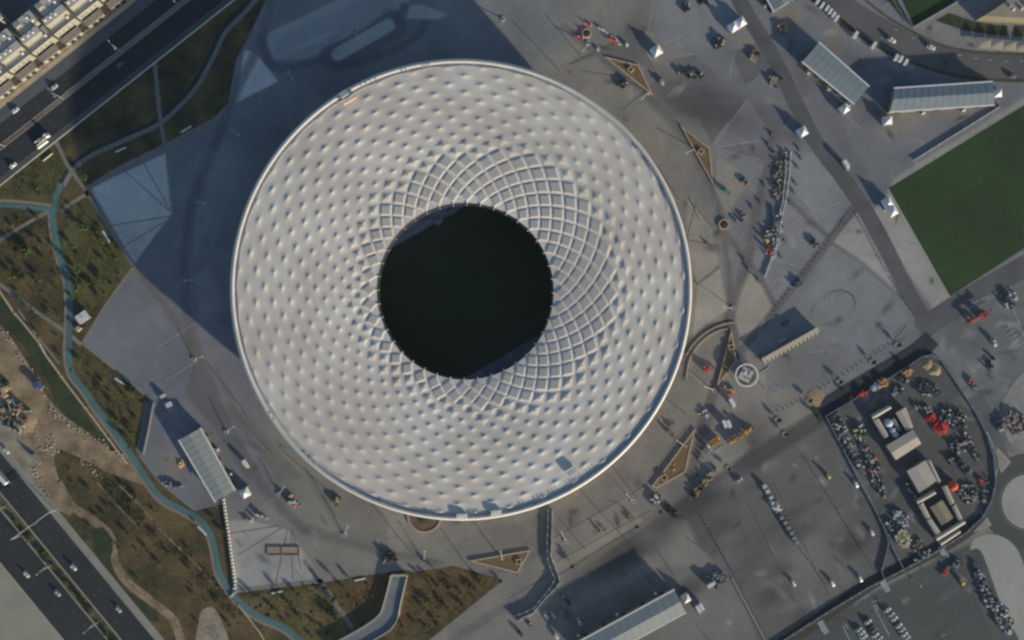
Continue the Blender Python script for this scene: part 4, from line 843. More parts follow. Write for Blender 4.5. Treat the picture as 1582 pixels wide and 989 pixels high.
for k in range(10): th = 2 * math.pi * k / 10; mb = MB(); mb.tube(((rr_ - .1) * math.cos(th), (rr_ - .1) * math.sin(th), 0), ((rr_ - .1) * math.cos(th), (rr_ - .1) * math.sin(th), 2.95), .12, .12, 8); mb.build('column', m_pole, t)
mb = MB(); mb.box((-.4, .3, 1.5), (6.6, 6.2, 3.0), math.radians(62)); mb.build('wall', m_cabwall, t); mb = MB(); mb.box((-.4, .3, 3.12), (8.0, 7.4, .24), math.radians(62)); rf = mb.build('roof', M('kiosk_roof', (142, 142, 140), var=.1, sc=.4), t)
mb = MB(); mb.box((1.3, 1.4, 3.36), (3.0, .5, .24), math.radians(62)); mb.box((.2, -1.6, 3.36), (4.6, .4, .24), math.radians(-28)); mb.build('parapet', m_cabwall, rf); mb = MB(); mb.box((-.8, 1.7, 3.5), (1.8, 1.3, .5), math.radians(62)); mb.build('air_conditioner', m_gutw, rf)
mb = MB(); mb.lathe([(.02, .08), (rr_ - .7, .08)], 56); mb.build('floor_slab', M('kiosk_floor', (74, 72, 68), var=.2, sc=.4), t)

# ---------------------------------------------------------------- villas behind the north-west highway
m_vw = M('villa_wall', (116, 113, 104), var=.05, sc=.3); m_vroof = M('villa_roof', (148, 144, 137), var=.08, sc=.2); m_vpar = M('villa_parapet', (124, 120, 110), var=.06)
m_canopy = M('garage_roof', (120, 110, 103), var=.08, sc=.3); m_yard = M('yard_floor', (116, 104, 94), var=.15, sc=.3); m_tank = M('water_tank', (150, 144, 130), var=.05)
vrn = random.Random(4); PXM = S
vill = [('first', 0)]
def vbox(t, name, t0, t1, o0, o1, z0, z1, mat, parent=None):
    pts = [road_pt((0, 0), d1, n1, a_, b_) for (a_, b_) in ((t0, o0), (t1, o0), (t1, o1), (t0, o1))]
    mb = MB(); mb.prism([(p[0] * S, -p[1] * S) for p in pts], z0, z1); return mb.build(name, mat, parent or t)
desc = ['nearest the left edge of the photo', 'second from the left edge', 'third from the left edge, roof stepped', 'in the middle of the row', 'second from the top edge', 'with the widest sunlit terrace wall, at the top edge', 'beyond the top edge of the photo', 'at the far left corner of the photo']
rows = [(-112, 0), (-68, 1), (-24, 2), (20, 3), (64, 4), (108, 5), (152, 6)]
for (tt, k) in rows:
    pc = road_pt(O1, d1, n1, tt + 14, -78); c = W(*pc); c.z = 0
    nm = ['half cut by the left edge of the photo', 'nearest the left edge, with a stepped lit wall', 'behind the second brown garage roof from the left', 'with a round tank on its lit terrace, lower of the two', 'with a round tank on its lit terrace, upper of the two', 'cut by the top edge beside the highway pavement', 'standing past the top edge along the highway'][k]
    v = empty('villa', c, 0, 'flat roofed villa ' + nm, 'villa', 'villas along the highway')
    w0, w1 = -21, 19.5
    hA = 6.2 + vrn.uniform(-.3, .3); hB = hA + 3.4
    vbox(v, 'wall', w0, w1, -18, 6, 0, hA, m_vw); vbox(v, 'roof', w0 + .4, w1 - .4, -17.6, 5.6, hA + .01, hA + .15, m_vroof)
    par = vbox(v, 'parapet', w0, w1, 5.2, 6.02, hA, hA + .9, m_vpar); vbox(v, 'parapet', w0, w0 + .8, -18, 5.2, hA, hA + .8, m_vpar); vbox(v, 'parapet', w1 - .8, w1, -18, 5.2, hA, hA + .8, m_vpar)
    u1 = w1 - vrn.choice((1, 8)); vbox(v, 'upper_floor', w0 + 1, u1, -18, -6.5, hA + .15, hB, m_vw); ur = vbox(v, 'upper_roof', w0 + .6, u1 + .4, -18.4, -6.1, hB, hB + .2, m_vroof)
    for q in range(3):
        x0 = w0 + 4 + q * 9; vbox(v, 'air_conditioner', x0, x0 + 2.2, -15 + q, -13 + q, hB + .2, hB + 1.0, m_gutw, ur)
    for q in range(4):
        x0 = w0 + 3.5 + q * 8.6; f = vbox(v, 'window', x0, x0 + 3.4, 5.9, 6.25, 1.0, 2.6, m_vpar); vbox(v, 'pane', x0 + .3, x0 + 3.1, 6.0, 6.32, 1.15, 2.45, m_glass, f)
        f = vbox(v, 'window', x0 + 1, x0 + 3.4, 5.9, 6.25, 3.9, 5.3, m_vpar); vbox(v, 'pane', x0 + 1.3, x0 + 3.1, 6.0, 6.32, 4.05, 5.15, m_glass, f)
    tp = road_pt((0, 0), d1, n1, w1 - 8, -2.5); mb = MB(); mb.lathe([(.01, hA + 1.75), (.7, hA + 1.6), (.85, hA + 1.3), (.85, hA + .2)], 16, (tp[0] * S, -tp[1] * S)); mb.build('water_tank', m_tank, v, True)
    # rear wing
    vbox(v, 'rear_wing', w0 + 6, w1 - 2, -44, -22, 0, hA + 2.4, m_vw); rw = vbox(v, 'rear_roof', w0 + 5.6, w1 - 1.6, -44.4, -21.6, hA + 2.4, hA + 2.6, m_vroof)
    vbox(v, 'stair_tower', w0 + 8, w0 + 16, -40, -32, hA + 2.6, hA + 4.6, m_vw, rw); vbox(v, 'air_conditioner', w1 - 9, w1 - 6, -30, -27, hA + 2.6, hA + 3.6, m_gutw, rw); vbox(v, 'air_conditioner', w1 - 13, w1 - 11, -38, -36, hA + 2.6, hA + 3.5, m_gutw, rw)
    # garage by the pavement and yard walls
    pc2 = road_pt(O1, d1, n1, tt + 11, -62); c2 = W(*pc2); c2.z = 0
    g = empty('garage', c2, 0, 'brown roofed garage by the pavement, ' + ['cut by the left edge', 'first whole one from the left', 'second whole one from the left', 'third whole one from the left', 'fourth whole one from the left', 'fifth whole one from the left', 'beyond the top edge'][k], 'garage', 'garages along the pavement')
    vbox(g, 'wall', -16, 15, -5, 5.5, 0, 3.0, m_vw); vbox(g, 'roof', -16.5, 15.5, -5.5, 5.9, 3.0, 3.2, m_canopy); vbox(g, 'door', -9, -2, 5.4, 5.8, .1, 2.5, m_kdark); vbox(g, 'door', 2, 9, 5.4, 5.8, .1, 2.5, m_kdark)
    y = vbox(g, 'yard_wall', 15.5, 27.5, 4.8, 5.5, 0, .7, m_vw); vbox(g, 'gate', 17, 24, 5.5, 5.8, .1, 2.0, M('gate_brown', (84, 70, 60)))
    vbox(g, 'yard_wall', 28.2, 29, -50, 5.5, 0, 2.4, m_vw)
sheet('yards', [road_pt(O1, d1, n1, -260, -55), road_pt(O1, d1, n1, 300, -55), road_pt(O1, d1, n1, 300, -128), road_pt(O1, d1, n1, -260, -128)], .05, m_yard)
# second line of villas seen beyond the first
for i, (tt, oo, nm) in enumerate(((-62, -150, 'at the far left edge'), (-6, -154, 'standing across the back street at the upper left corner'))):
    c = W(*road_pt(O1, d1, n1, tt, oo)); c.z = 0; v = empty('villa', c, 0, 'shaded flat roofed villa ' + nm, 'villa', 'villas along the highway')
    vbox(v, 'wall', -20, 18, -14, 12, 0, 7, m_vw); vbox(v, 'roof', -20.4, 18.4, -14.4, 12.4, 7, 7.2, m_vroof); vbox(v, 'stair_tower', -10, 0, -8, 2, 7.2, 9.6, m_vw); vbox(v, 'air_conditioner', 6, 9, -4, -1, 7.2, 8.1, m_gutw)

# ---------------------------------------------------------------- builders' compound
def cabin(label, cor, h, roofm=None, two=None, name='site_cabin', cat='cabin', group='cabins in the compound'):
    P = [W(p[0], p[1], h) for p in cor]; c = sum(P, Vector()) / len(P); c.z = 0; t = empty(name, c, 0, label, cat, group); P = [p - c for p in P]
    mb = MB(); mb.prism([(p.x * .985, p.y * .985) for p in P], 0, h); mb.build('wall', m_cabwall, t)
    e1 = (P[1] - P[0]); e2 = (P[3] - P[0]); lng = (P[0], P[1], P[2], P[3]) if e1.length > e2.length else (P[1], P[2], P[3], P[0])
    a, b, c3, d = lng; up = Vector((0, 0, .45)); r0, r1 = (a + d) / 2 + up, (b + c3) / 2 + up
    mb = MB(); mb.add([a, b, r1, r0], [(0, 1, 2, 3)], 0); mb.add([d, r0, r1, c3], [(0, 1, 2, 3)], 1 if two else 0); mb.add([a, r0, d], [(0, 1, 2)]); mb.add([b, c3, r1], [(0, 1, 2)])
    o = mb.build('roof', [roofm or m_cabin, two or m_cabin], t); fix_up(o.data)
    for s in (.3, .7):
        q = a.lerp(b, s) * .985; nrm = (a + b).normalized(); mb = MB(); mb.box((q.x + nrm.x * .06, q.y + nrm.y * .06, h * .55), (1.4, .16, 1.1), math.atan2((b - a).y, (b - a).x)); mb.build('window', m_glass, t)
    q = d.lerp(c3, .5) * .985; nrm = (d + c3).normalized(); mb = MB(); mb.box((q.x + nrm.x * .06, q.y + nrm.y * .06, 1.05), (1.0, .16, 2.1), math.atan2((c3 - d).y, (c3 - d).x)); mb.build('door', m_kdark, t)
    return t
cabin('narrow tan cabin at the top of the compound, beside three white tanks', [(1345.5, 642), (1374.5, 626), (1377.5, 631), (1349, 648)], 3.2, m_cabinl)
cabin('narrow tan cabin left of the three white tanks', [(1349, 649.5), (1357.5, 646.5), (1373, 673), (1366.5, 678)], 3.2)
cabin('wide tan cabin to the right of the three white tanks', [(1384, 638), (1399.5, 629), (1411, 660), (1400, 666)], 3.4)
cabin('slim grey cabin between the tanks and the wide tan cabin', [(1376.5, 649), (1382, 646), (1393, 664), (1388, 667)], 2.6, M('cabin_grey', (104, 106, 104), var=.08))
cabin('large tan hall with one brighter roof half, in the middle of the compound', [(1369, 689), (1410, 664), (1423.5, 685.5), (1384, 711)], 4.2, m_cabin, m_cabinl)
cabin('large square tan hall in the middle of the compound', [(1401, 728), (1430, 711), (1447, 743), (1420, 761.5)], 4.2, m_cabin, m_cabin)
cabin('slim tan cabin along the right side of the square hall', [(1431, 711), (1438, 712), (1453.5, 743.5), (1449, 747)], 3.2)
cabin('short cabin at the top of the courtyard block near the square hall', [(1415, 772.5), (1443, 757), (1446.5, 763), (1418, 779)], 3.2)
cabin('upper left cabin of the courtyard block', [(1419, 781), (1426, 776), (1437.5, 799), (1431, 802.5)], 3.2)
cabin('lower left cabin of the courtyard block', [(1432, 804.5), (1438.5, 800.5), (1453, 822), (1446, 826.5)], 3.2)
cabin('upper right cabin of the courtyard block beside the red tank', [(1455, 752.5), (1463, 750), (1474.5, 776), (1468.5, 781)], 3.2)
cabin('lower right cabin of the courtyard block', [(1470.5, 783), (1476.5, 779), (1487, 801), (1481, 804.5)], 3.2)
cabin('long pale cabin closing the courtyard block beside the bottom road', [(1444, 830), (1488, 803), (1492, 808.5), (1448.5, 836)], 3.2, m_cabinl, m_cabinl)
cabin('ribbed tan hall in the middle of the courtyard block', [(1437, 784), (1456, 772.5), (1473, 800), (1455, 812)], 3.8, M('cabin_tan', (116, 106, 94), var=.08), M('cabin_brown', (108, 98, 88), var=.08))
cabin('small porch cabin facing the crosswalk at the bottom of the compound', [(1450, 838.5), (1482, 818), (1484.5, 823), (1455, 843)], 2.4)
m_tk = M('tank_white', (160, 164, 172), var=.05, rough=.4)
for i, (px, py, r, nm) in enumerate(((1370, 653, 2.5, 'largest white round tank, nearest the top cabin'), (1376, 664, 1.9, 'middle white round tank of the three in the compound'), (1380.5, 671, 1.8, 'lowest white round tank of the three in the compound'))):
    c = W(px, py); c.z = 0; t = empty('water_tank', c, 0, nm, 'tank', 'white tanks in the compound'); mb = MB(); mb.lathe([(r, 0), (r, 2.6)], 24); mb.build('shell', m_tk, t, True); mb = MB(); mb.lathe([(r, 2.6), (r * .8, 3.0), (r * .4, 3.3), (.01, 3.4)], 24); mb.build('dome', m_tk, t, True); mb = MB(); mb.lathe([(.35, 3.3), (.35, 3.6), (.01, 3.6)], 10); mb.build('hatch', m_pole, t)
c = W(1470, 750); c.z = 0; t = empty('red_tank', c, 0, 'big round red dome tank beside the upper right courtyard cabin', 'tank'); mr = M('tank_red', (178, 74, 58), var=.1, sc=.4); mb = MB(); mb.lathe([(2.9, 0), (2.9, 2.0), (2.5, 2.7), (1.5, 3.2), (.01, 3.4)], 24); mb.build('shell', mr, t, True); mb = MB(); mb.lathe([(.5, 3.3), (.5, 3.7), (.01, 3.7)], 10); mb.build('hatch', M('hatch_red', (130, 50, 42)), t)
# building with the saw-tooth canopies at the upper right corner
P = [W(p[0], p[1], 7) for p in ((1519, 25), (1548, 6), (1640, -60), (1720, 20), (1600, 29))]; c = sum(P, Vector()) / 5; c.z = 0
t = empty('office_building', c, 0, 'large pale flat roofed building at the top right corner', 'building'); P = [p - c for p in P]
mb = MB(); mb.prism([(p.x, p.y) for p in P], 0, 7); mb.build('wall', m_cream, t); mb = MB(); mb.prism([(p.x * .985, p.y * .985) for p in P], 7.02, 7.2); mb.build('roof', M('office_roof', (120, 114, 102), var=.06, sc=.1), t)
for (px, py, s) in ((1560, 11, 1.2), (1565, 15, 1.6), (1578, 14, 1.4), (1585, 8, 2)):
    p = W(px, py, 7.2) - c; mb = MB(); mb.box((p.x, p.y, 7.7), (s, s * .8, 1.0), .4); mb.tube((p.x, p.y, 8.2), (p.x, p.y, 8.32), s * .3, s * .3, 10); mb.build('air_conditioner', m_gutw, t)
for k, nm in enumerate(('leftmost', 'second from left', 'third from left', 'fourth from left', 'rightmost')):
    px = 1517 + 19.5 * k; c = W(px, 73 + 1.6 * k); c.z = 0; t = empty('shade_canopy', c, math.radians(-6), 'tan pointed shade canopy by the curved road, ' + nm + ' of the row', 'canopy', 'shade canopies by the curved road')
    mb = MB(); mb.add([(-3.6, -2.4, 2.6), (3.6, -2.0, 2.6), (3.4, 1.0, 3.0), (2.6, 3.4, 3.8), (-3.4, .2, 2.9)], [(0, 1, 2, 3, 4)]); mb.add([(-3.6, -2.4, 2.52), (3.6, -2.0, 2.52), (3.4, 1.0, 2.92), (2.6, 3.4, 3.72), (-3.4, .2, 2.82)], [(4, 3, 2, 1, 0)]); mb.build('canopy', M('canopy_tan', (126, 118, 108), var=.06), t)
    for (x, y, h) in ((-3.4, -2.2, 2.5), (3.4, -1.9, 2.5), (2.5, 3.2, 3.6)): mb = MB(); mb.tube((x, y, 0), (x, y, h), .1, .1, 6); mb.build('post', m_pole, t)
# small white roofed cabin on the grass at the left
c = W(131, 490); c.z = 0; t = empty('site_hut', c, math.radians(35), 'white roofed hut on brown grass beside the teal track', 'hut'); mb = MB(); mb.box((0, 0, 1.2), (7.2, 5.2, 2.4)); mb.build('wall', m_cabwall, t); mb = MB(); mb.box((0, 0, 2.5), (7.6, 5.6, .2)); mb.build('roof', M('hut_roof', (164, 164, 166), var=.05), t); mb = MB(); mb.tube((-.3, .2, 2.6), (-.3, .2, 3.0), .3, .3, 10); mb.build('vent', m_kdark, t)
mb = MB(); mb.box((3.65, 0, 1.0), (.12, 1.0, 2.0)); mb.build('door', m_kdark, t)
# ================================================================== VEHICLES
def paint(nm, rgb): return M('paint_' + nm, rgb, var=.03, rough=.35, spec=.5, fine=.03)
PC = {'white': paint('white', (205, 206, 206)), 'silver': paint('silver', (150, 152, 154)), 'black': paint('black', (40, 41, 43)), 'grey': paint('grey', (92, 94, 97)), 'blue': paint('blue', (60, 72, 92))}
m_light = M('headlight_glass', (196, 196, 190), var=.02, rough=.2); m_red = M('tail_light', (130, 40, 34), var=.02, rough=.3)
def loft(mb, secs, mi=0):                         # secs: (x, half width, z0, z1, half width at top)
    V = []
    for (x, wd, z0, z1, wt) in secs: V += [(x, -wd, z0), (x, wd, z0), (x, wd * 1.0, z0 + (z1 - z0) * .6), (x, wt, z1), (x, -wt, z1), (x, -wd, z0 + (z1 - z0) * .6)]
    n = len(secs); F = [(i * 6 + j, i * 6 + (j + 1) % 6, (i + 1) * 6 + (j + 1) % 6, (i + 1) * 6 + j) for i in range(n - 1) for j in range(6)]
    F = [f[::-1] for f in F]; F += [tuple(range(6)), tuple(range((n - 1) * 6 + 5, (n - 1) * 6 - 1, -1))]; mb.add(V, F, mi)
def wheels(t, xs, hw, r=.34):
    for x in xs:
        for s in (-1, 1):
            mb = MB(); mb.tube((x, s * (hw - .22), r), (x, s * hw, r), r, r, 14); wo = mb.build('wheel', m_tyre, t); mb = MB(); mb.tube((x, s * (hw - .02), r), (x, s * (hw + .02), r), r * .55, r * .5, 10); mb.build('rim', m_pole, wo)
def make_car(col, suv=False):
    t = empty('parked_car', (0, 0, 0)); mb = MB(); hb = 1.0 if suv else .88
    loft(mb, [(-2.35, .78, .35, .72, .70), (-2.2, .9, .28, hb, .84), (-1.2, .92, .28, hb + .02, .86), (.9, .92, .28, hb, .86), (1.9, .9, .28, hb - .14, .80), (2.3, .76, .35, .68, .66)]); mb.build('body', PC[col], t, False)
    zr = 1.78 if suv else 1.45; xb = -2.05 if suv else -1.75
    mb = MB(); loft(mb, [(xb, .80, hb - .04, hb + .02, .76), (xb + .45, .82, hb - .04, zr - .05, .66), (.15, .82, hb - .04, zr - .05, .66), (.95, .80, hb - .04, hb + .02, .74)]); mb.build('windows', m_glass, t)
    mb = MB(); mb.prism([(xb + .5, -.66), (.12, -.66), (.2, -.5), (.2, .5), (.12, .66), (xb + .5, .66)], zr - .05, zr + .01); mb.build('roof', PC[col], t)
    wheels(t, (-1.4, 1.4), .92)
    for s in (-1, 1):
        mb = MB(); mb.box((2.2, s * .58, .62), (.16, .34, .16)); mb.build('headlight', m_light, t); mb = MB(); mb.box((-2.3, s * .6, .70), (.12, .3, .16)); mb.build('tail_light', m_red, t)
    return t
def make_truck(body, L=6.2):
    t = empty('box_truck', (0, 0, 0)); mb = MB(); mb.box((-L * .12, 0, 1.9), (L * .72, 2.2, 2.3)); mb.build('cargo_box', body, t); mb = MB()
    loft(mb, [(L * .26, 1.0, .5, 2.2, .92), (L * .36, 1.02, .5, 2.25, .9), (L * .46, 1.0, .5, 1.45, .92), (L * .49, .95, .3, 1.2, .88)]); mb.build('cab', PC['white'], t)
    mb = MB(); mb.add([(L * .372, -.85, 2.18), (L * .372, .85, 2.18), (L * .462, .88, 1.5), (L * .462, -.88, 1.5)], [(0, 3, 2, 1)]); mb.build('windscreen', m_glass, t)
    mb = MB(); mb.box((0, 0, .6), (L * .94, .9, .25)); mb.build('chassis', m_dark, t); wheels(t, (-L * .3, L * .36), 1.05, .42); return t
PROTO = {}
def place(kind, maker, px, py, ang, label, cat, group=None, scale=1.0, name=None):
    """ang: heading in the photo, degrees clockwise from photo right"""
    if kind not in PROTO: PROTO[kind] = maker(); o = PROTO[kind]
    else: o = tree_copy(PROTO[kind]); 
    for k in ('label', 'category', 'group'):
        if k in o: del o[k]
    c = W(px, py); o.location = (c.x, c.y, .10); o.rotation_euler = (0, 0, math.radians(-ang)); o.scale = (scale,) * 3
    if kind[0] in ('loader', 'boom') and len(kind) > 1 and kind[1] == 'grey': o.scale = (scale * .85, scale * .85, scale * .5)
    if name: o.name = name
    return tag(o, label, cat, group)
def car(px, py, ang, col, label, group=None, suv=False, name='parked_car', sc=1.0): return place(('car', col, suv), lambda: make_car(col, suv), px, py, ang, label, 'car', group, sc, name)
def truck(px, py, ang, label, group=None, sc=1.0): return place(('truck',), lambda: make_truck(PC['white']), px, py, ang, label, 'truck', group, sc)
GA = 'cars on the south-west highway'
car(42, 887, 50, 'white', 'white car farthest left on the near carriageway of the lower left highway', GA, name='car'); car(90, 916, 50, 'silver', 'silver car in the lower half of the outer carriageway of the lower left highway', GA, name='car')
car(115, 876, 51, 'white', 'white car on the inner carriageway beside the brown field', GA, True, name='car'); car(184, 941, 51, 'silver', 'silver car at the bottom right of the lower left highway', GA, name='car')
GB = 'cars on the north-west highway'
car(21.5, 256, -38, 'white', 'white car near the kerb of the upper left highway, below the flatbed truck', GB, name='car'); car(25, 171, -38, 'white', 'white car on the service lane beside the villas\' pavement', GB, name='car')
car(85, 135, -38, 'silver', 'dim silver car beside the lamp post in the highway median', GB, name='car'); car(187, 101, -38, 'grey', 'grey car in the shade on the upper left highway', GB, True, name='car'); car(196, 96, -38, 'black', 'dark car ahead of the grey one on the shaded highway', GB, name='car')
GT = 'white trucks parked along the green kerb'
for i, (px, py) in enumerate(((1262.5, 3), (1269.5, 9), (1276.5, 14), (1281.5, 19), (1286.5, 24), (1291.5, 29))):
    truck(px, py, -58, 'white box truck in the rank by the green kerb, %s from the top' % ORD[i], GT, .78)
truck(1320.5, 54.5, -60, 'lone white truck parked between the row of six and the orange dirt kerb', GT, .85); truck(1348.5, 71, -58, 'lone white truck parked halfway along the green kerb', GT, .85)
for i, (px, py) in enumerate(((1383, 89.5), (1390, 92), (1397.5, 97))): truck(px, py, -62, 'white truck near the hall\'s big shadow, %s of three from the left' % ORD[i], GT, .82)
GC = 'cars on the curved road'
car(1377, 63, 28, 'white', 'white van like car on the inner lane of the curved road', GC, True, name='car', sc=1.1); car(1437.5, 74, 25, 'white', 'white car in the middle of the curved road', GC, name='car', sc=1.15); car(1464, 98.5, 80, 'blue', 'dark blue car crossing the shaded part of the curved road', GC, name='car')
car(1563, 119, 10, 'grey', 'grey car by the green kerb at the right edge of the curved road', GC, name='car')
GP = 'cars in the bottom car park'
R1 = [(1370.6, 942.5), (1376.2, 949.5), (1381, 955.5), (1388, 966.5), (1392.5, 973), (1396.5, 980), (1400.5, 985.5)]
for i, (px, py) in enumerate(R1): car(px, py, -32, ('white', 'silver', 'white', 'white', 'silver', 'white', 'silver')[i], '%s car in the right row of the bottom car park, %s from the row\'s top' % (('white', 'silver', 'white', 'white', 'silver', 'white', 'silver')[i], ORD[i]), GP)
R2 = [(1340.5, 960.5, 'white'), (1345.5, 968.5, 'black'), (1349, 974, 'grey'), (1352, 981, 'white'), (1358, 986, 'silver')]
for i, (px, py, c_) in enumerate(R2): car(px, py, -30, c_, '%s car in the middle row of the bottom car park, %s from the row\'s top' % (c_, ORD[i]), GP)
R3 = [(1326, 972.5, 'silver'), (1330.5, 977.5, 'white'), (1334, 983.5, 'white')]
for i, (px, py, c_) in enumerate(R3): car(px, py, -30, c_, '%s car in the left row of the bottom car park, %s from the row\'s top' % (c_, ORD[i]), GP)
GD = 'cars beside the wavy hoarding'
car(843.5, 951, 62, 'white', 'white car parked left of a twin beside the wavy hoarding', GD); car(854.5, 949.5, 62, 'silver', 'silver car parked right of the white one beside the wavy hoarding', GD); car(895, 960, 62, 'white', 'white car standing alone in the bottom hall\'s shadow', GD, True)
car(859, 982, 58, 'white', 'white car with dark windows near the bottom edge, left of the hall\'s shadow', GD); car(877.5, 929.5, 58, 'black', 'black car near the edge of the bottom hall\'s shadow', GD); car(866, 943, 60, 'grey', 'grey car between the black car and the silver one', GD)
car(804, 978, 58, 'black', 'dark car near the bottom edge, left of the hoarding\'s end', GD, True); car(817, 962, 60, 'black', 'black car left of the white pair behind the hoarding', GD); car(870, 922, 60, 'blue', 'blue car touching the lower bend of the wavy hoarding', GD)
car(1207, 526, -28, 'silver', 'silver car parked in the shadow behind the gate building'); car(1213, 499.5, -28, 'black', 'small dark car at the far end of the gate building\'s shadow')
GE = 'cars scattered on the dark car park'
car(1328, 893, 62, 'white', 'white pickup like car near the foot of the dark car park', GE, True)
car(1225, 900, 60, 'white', 'white car on the dark car park near the row of joint lines', GE); car(1285, 900, 60, 'white', 'white car with a long shadow above the lower crosswalk', GE, True); car(1141.5, 742, -30, 'silver', 'silver car on the dark asphalt below the orange machines', GE); car(1321.5, 747.5, 60, 'white', 'white car beside the compound\'s left hoarding', GE, True)
car(1346, 822, 60, 'white', 'white car with a long shadow at the right side of the dark car park', GE)
truck(1305, 256, 58, 'lone white truck on the road between the upper tents and the big pitch', None, 1.05); truck(381, 716, 58, 'white truck parked right of the hall beside the teal track', None, .9)
car(1534, 529, 62, 'silver', 'pale long car on the open ground right of the junction', None, True, sc=1.2)
car(11, 696, 50, 'white', 'white car at the roadside stones by the left edge')
# bus and flatbed
def vehicle(name, label, cat, px, py, ang):
    c = W(px, py); return empty(name, (c.x, c.y, .1), math.radians(-ang), label, cat)
t = vehicle('bus', 'long white bus entering at the left edge on the lower left highway', 'bus', 4, 735, 48)
mb = MB(); loft(mb, [(-6, 1.2, .4, 2.95, 1.1), (-5.8, 1.25, .35, 3.1, 1.15), (5.7, 1.25, .35, 3.1, 1.15), (6, 1.2, .4, 2.6, 1.1)]); mb.build('body', PC['white'], t); mb = MB(); mb.box((0, 0, 2.0), (11, 2.54, .8)); mb.build('windows', m_glass, t); wheels(t, (-3.6, 3.9), 1.26, .48)
mb = MB(); mb.box((-2, 0, 3.2), (2.4, 1.5, .3)); mb.build('air_conditioner', m_gutw, t)
t = vehicle('flatbed_truck', 'flatbed truck with a white cab and half loaded bed on the upper left highway', 'truck', 68, 216, -38)
mb = MB(); loft(mb, [(2.6, 1.15, .3, 2.7, 1.05), (4.0, 1.2, .5, 2.8, 1.1), (4.6, 1.15, .3, 1.9, 1.1), (4.8, 1.1, .5, 1.5, 1.05)]); mb.build('cab', PC['white'], t); mb = MB(); mb.box((-1.5, 0, 1.05), (7.8, 2.3, .3)); mb.build('bed', M('bed_steel', (74, 72, 70)), t)
mb = MB(); mb.box((-1.5, -1.2, 1.45), (7.4, .12, .6)); mb.box((-1.5, 1.2, 1.45), (7.4, .12, .6)); mb.build('side_board', m_lamp, t); mb = MB(); mb.box((.3, -.3, 1.6), (2.6, 1.2, .7), .2); mb.box((-2.4, .3, 1.5), (1.8, 1.0, .5), -.3); mb.build('load', M('load_tan', (128, 116, 98)), t); wheels(t, (-4.2, -3.0, 3.4), 1.2, .48)
mb = MB(); mb.add([(4.05, -1.0, 2.75), (4.05, 1.0, 2.75), (4.62, 1.05, 1.95), (4.62, -1.05, 1.95)], [(0, 3, 2, 1)]); mb.build('windscreen', m_glass, t)

# ================================================================== MACHINES
m_or = paint('orange', (206, 134, 62)); m_ye = paint('yellow', (190, 160, 84)); m_redp = paint('red', (168, 62, 54)); m_grn = paint('green', (46, 112, 84))
def make_loader(col):
    t = empty('loader', (0, 0, 0)); mb = MB(); loft(mb, [(-2.2, .9, .7, 1.7, .8), (-.4, 1.0, .6, 1.8, .9), (.8, .95, .6, 1.4, .85), (1.5, .7, .6, 1.2, .6)]); mb.build('body', col, t)
    mb = MB(); loft(mb, [(-.9, .7, 1.7, 2.7, .62), (.5, .72, 1.5, 2.7, .6), (.7, .7, 1.4, 1.6, .6)]); mb.build('cab', m_glass, t); mb = MB(); mb.box((-.2, 0, 2.76), (1.6, 1.4, .12)); mb.build('cab_roof', col, t)
    for s in (-1, 1): mb = MB(); mb.tube((.8, s * .7, 1.4), (2.6, s * .7, .7), .12, .1, 6); mb.build('lift_arm', col, t)
    mb = MB(); mb.add([(2.4, -1.1, .9), (2.4, 1.1, .9), (2.5, 1.1, .2), (2.5, -1.1, .2), (3.3, 1.1, .15), (3.3, -1.1, .15)], [(0, 1, 2, 3), (3, 2, 4, 5), (1, 4, 2), (0, 3, 5)]); mb.build('bucket', m_dark, t); wheels(t, (-1.4, 1.1), 1.1, .6); return t
def make_boom(col):
    t = empty('boom_lift', (0, 0, 0)); mb = MB(); mb.box((0, 0, .95), (4.4, 2.0, .6), 0, 0, .92); mb.build('chassis', m_dark, t); mb = MB(); loft(mb, [(-1.8, .9, 1.25, 2.0, .8), (-.2, .95, 1.25, 2.1, .85), (1.0, .8, 1.25, 1.7, .7)]); mb.build('turret', col, t)
    mb = MB(); mb.box((.8, .0, 2.35), (6.4, .55, .5)); mb.box((2.4, 0, 2.75), (5.2, .42, .34)); mb.build('boom', col, t); mb = MB(); mb.box((4.8, 0, 2.2), (1.0, 1.8, .14)); 
    for s in (-1, 1): mb.box((4.8, s * .85, 2.75), (1.0, .08, .9)); mb.box((4.8 + s * .48, 0, 2.75), (.08, 1.7, .9))
    mb.build('basket', m_pole, t); wheels(t, (-1.5, 1.5), 1.1, .5); return t
def loader(px, py, ang, c, label, group=None, sc=1.0): return place(('loader', c), lambda: make_loader({'orange': m_or, 'yellow': m_ye, 'red': m_redp, 'green': m_grn, 'grey': PC['grey']}[c]), px, py, ang, label, 'machine', group, sc)
def boom(px, py, ang, c, label, group=None, sc=1.0): return place(('boom', c), lambda: make_boom({'orange': m_or, 'yellow': m_ye, 'white': PC['white'], 'red': m_redp, 'grey': PC['grey']}[c]), px, py, ang, label, 'lift', group, sc)
GO = 'orange machines lower right of the stadium'
for i, (px, py) in enumerate(((1098, 684), (1101.5, 681.5), (1105, 679.5), (1108.5, 677.5))): boom(px, py, 58, 'orange', 'orange boom lift in the tight rank by the brown planter, %s from the left' % ORD[i], GO, .85)
for i, (px, py) in enumerate(((1129, 682), (1134, 679), (1139.5, 676), (1145, 673))): boom(px, py, -28, 'orange', 'orange boom lift in the long line facing the asphalt, %s from the left' % ORD[i], GO, .9)
loader(1150.5, 666.5, -30, 'orange', 'larger orange loader at the upper right end of the line of lifts', GO, 1.25); loader(1156.5, 664, -30, 'orange', 'rightmost orange loader behind the line of lifts', GO, 1.0)
boom(1093.5, 690.5, 55, 'white', 'white lift at the lower end of the orange rank', GO, .9)
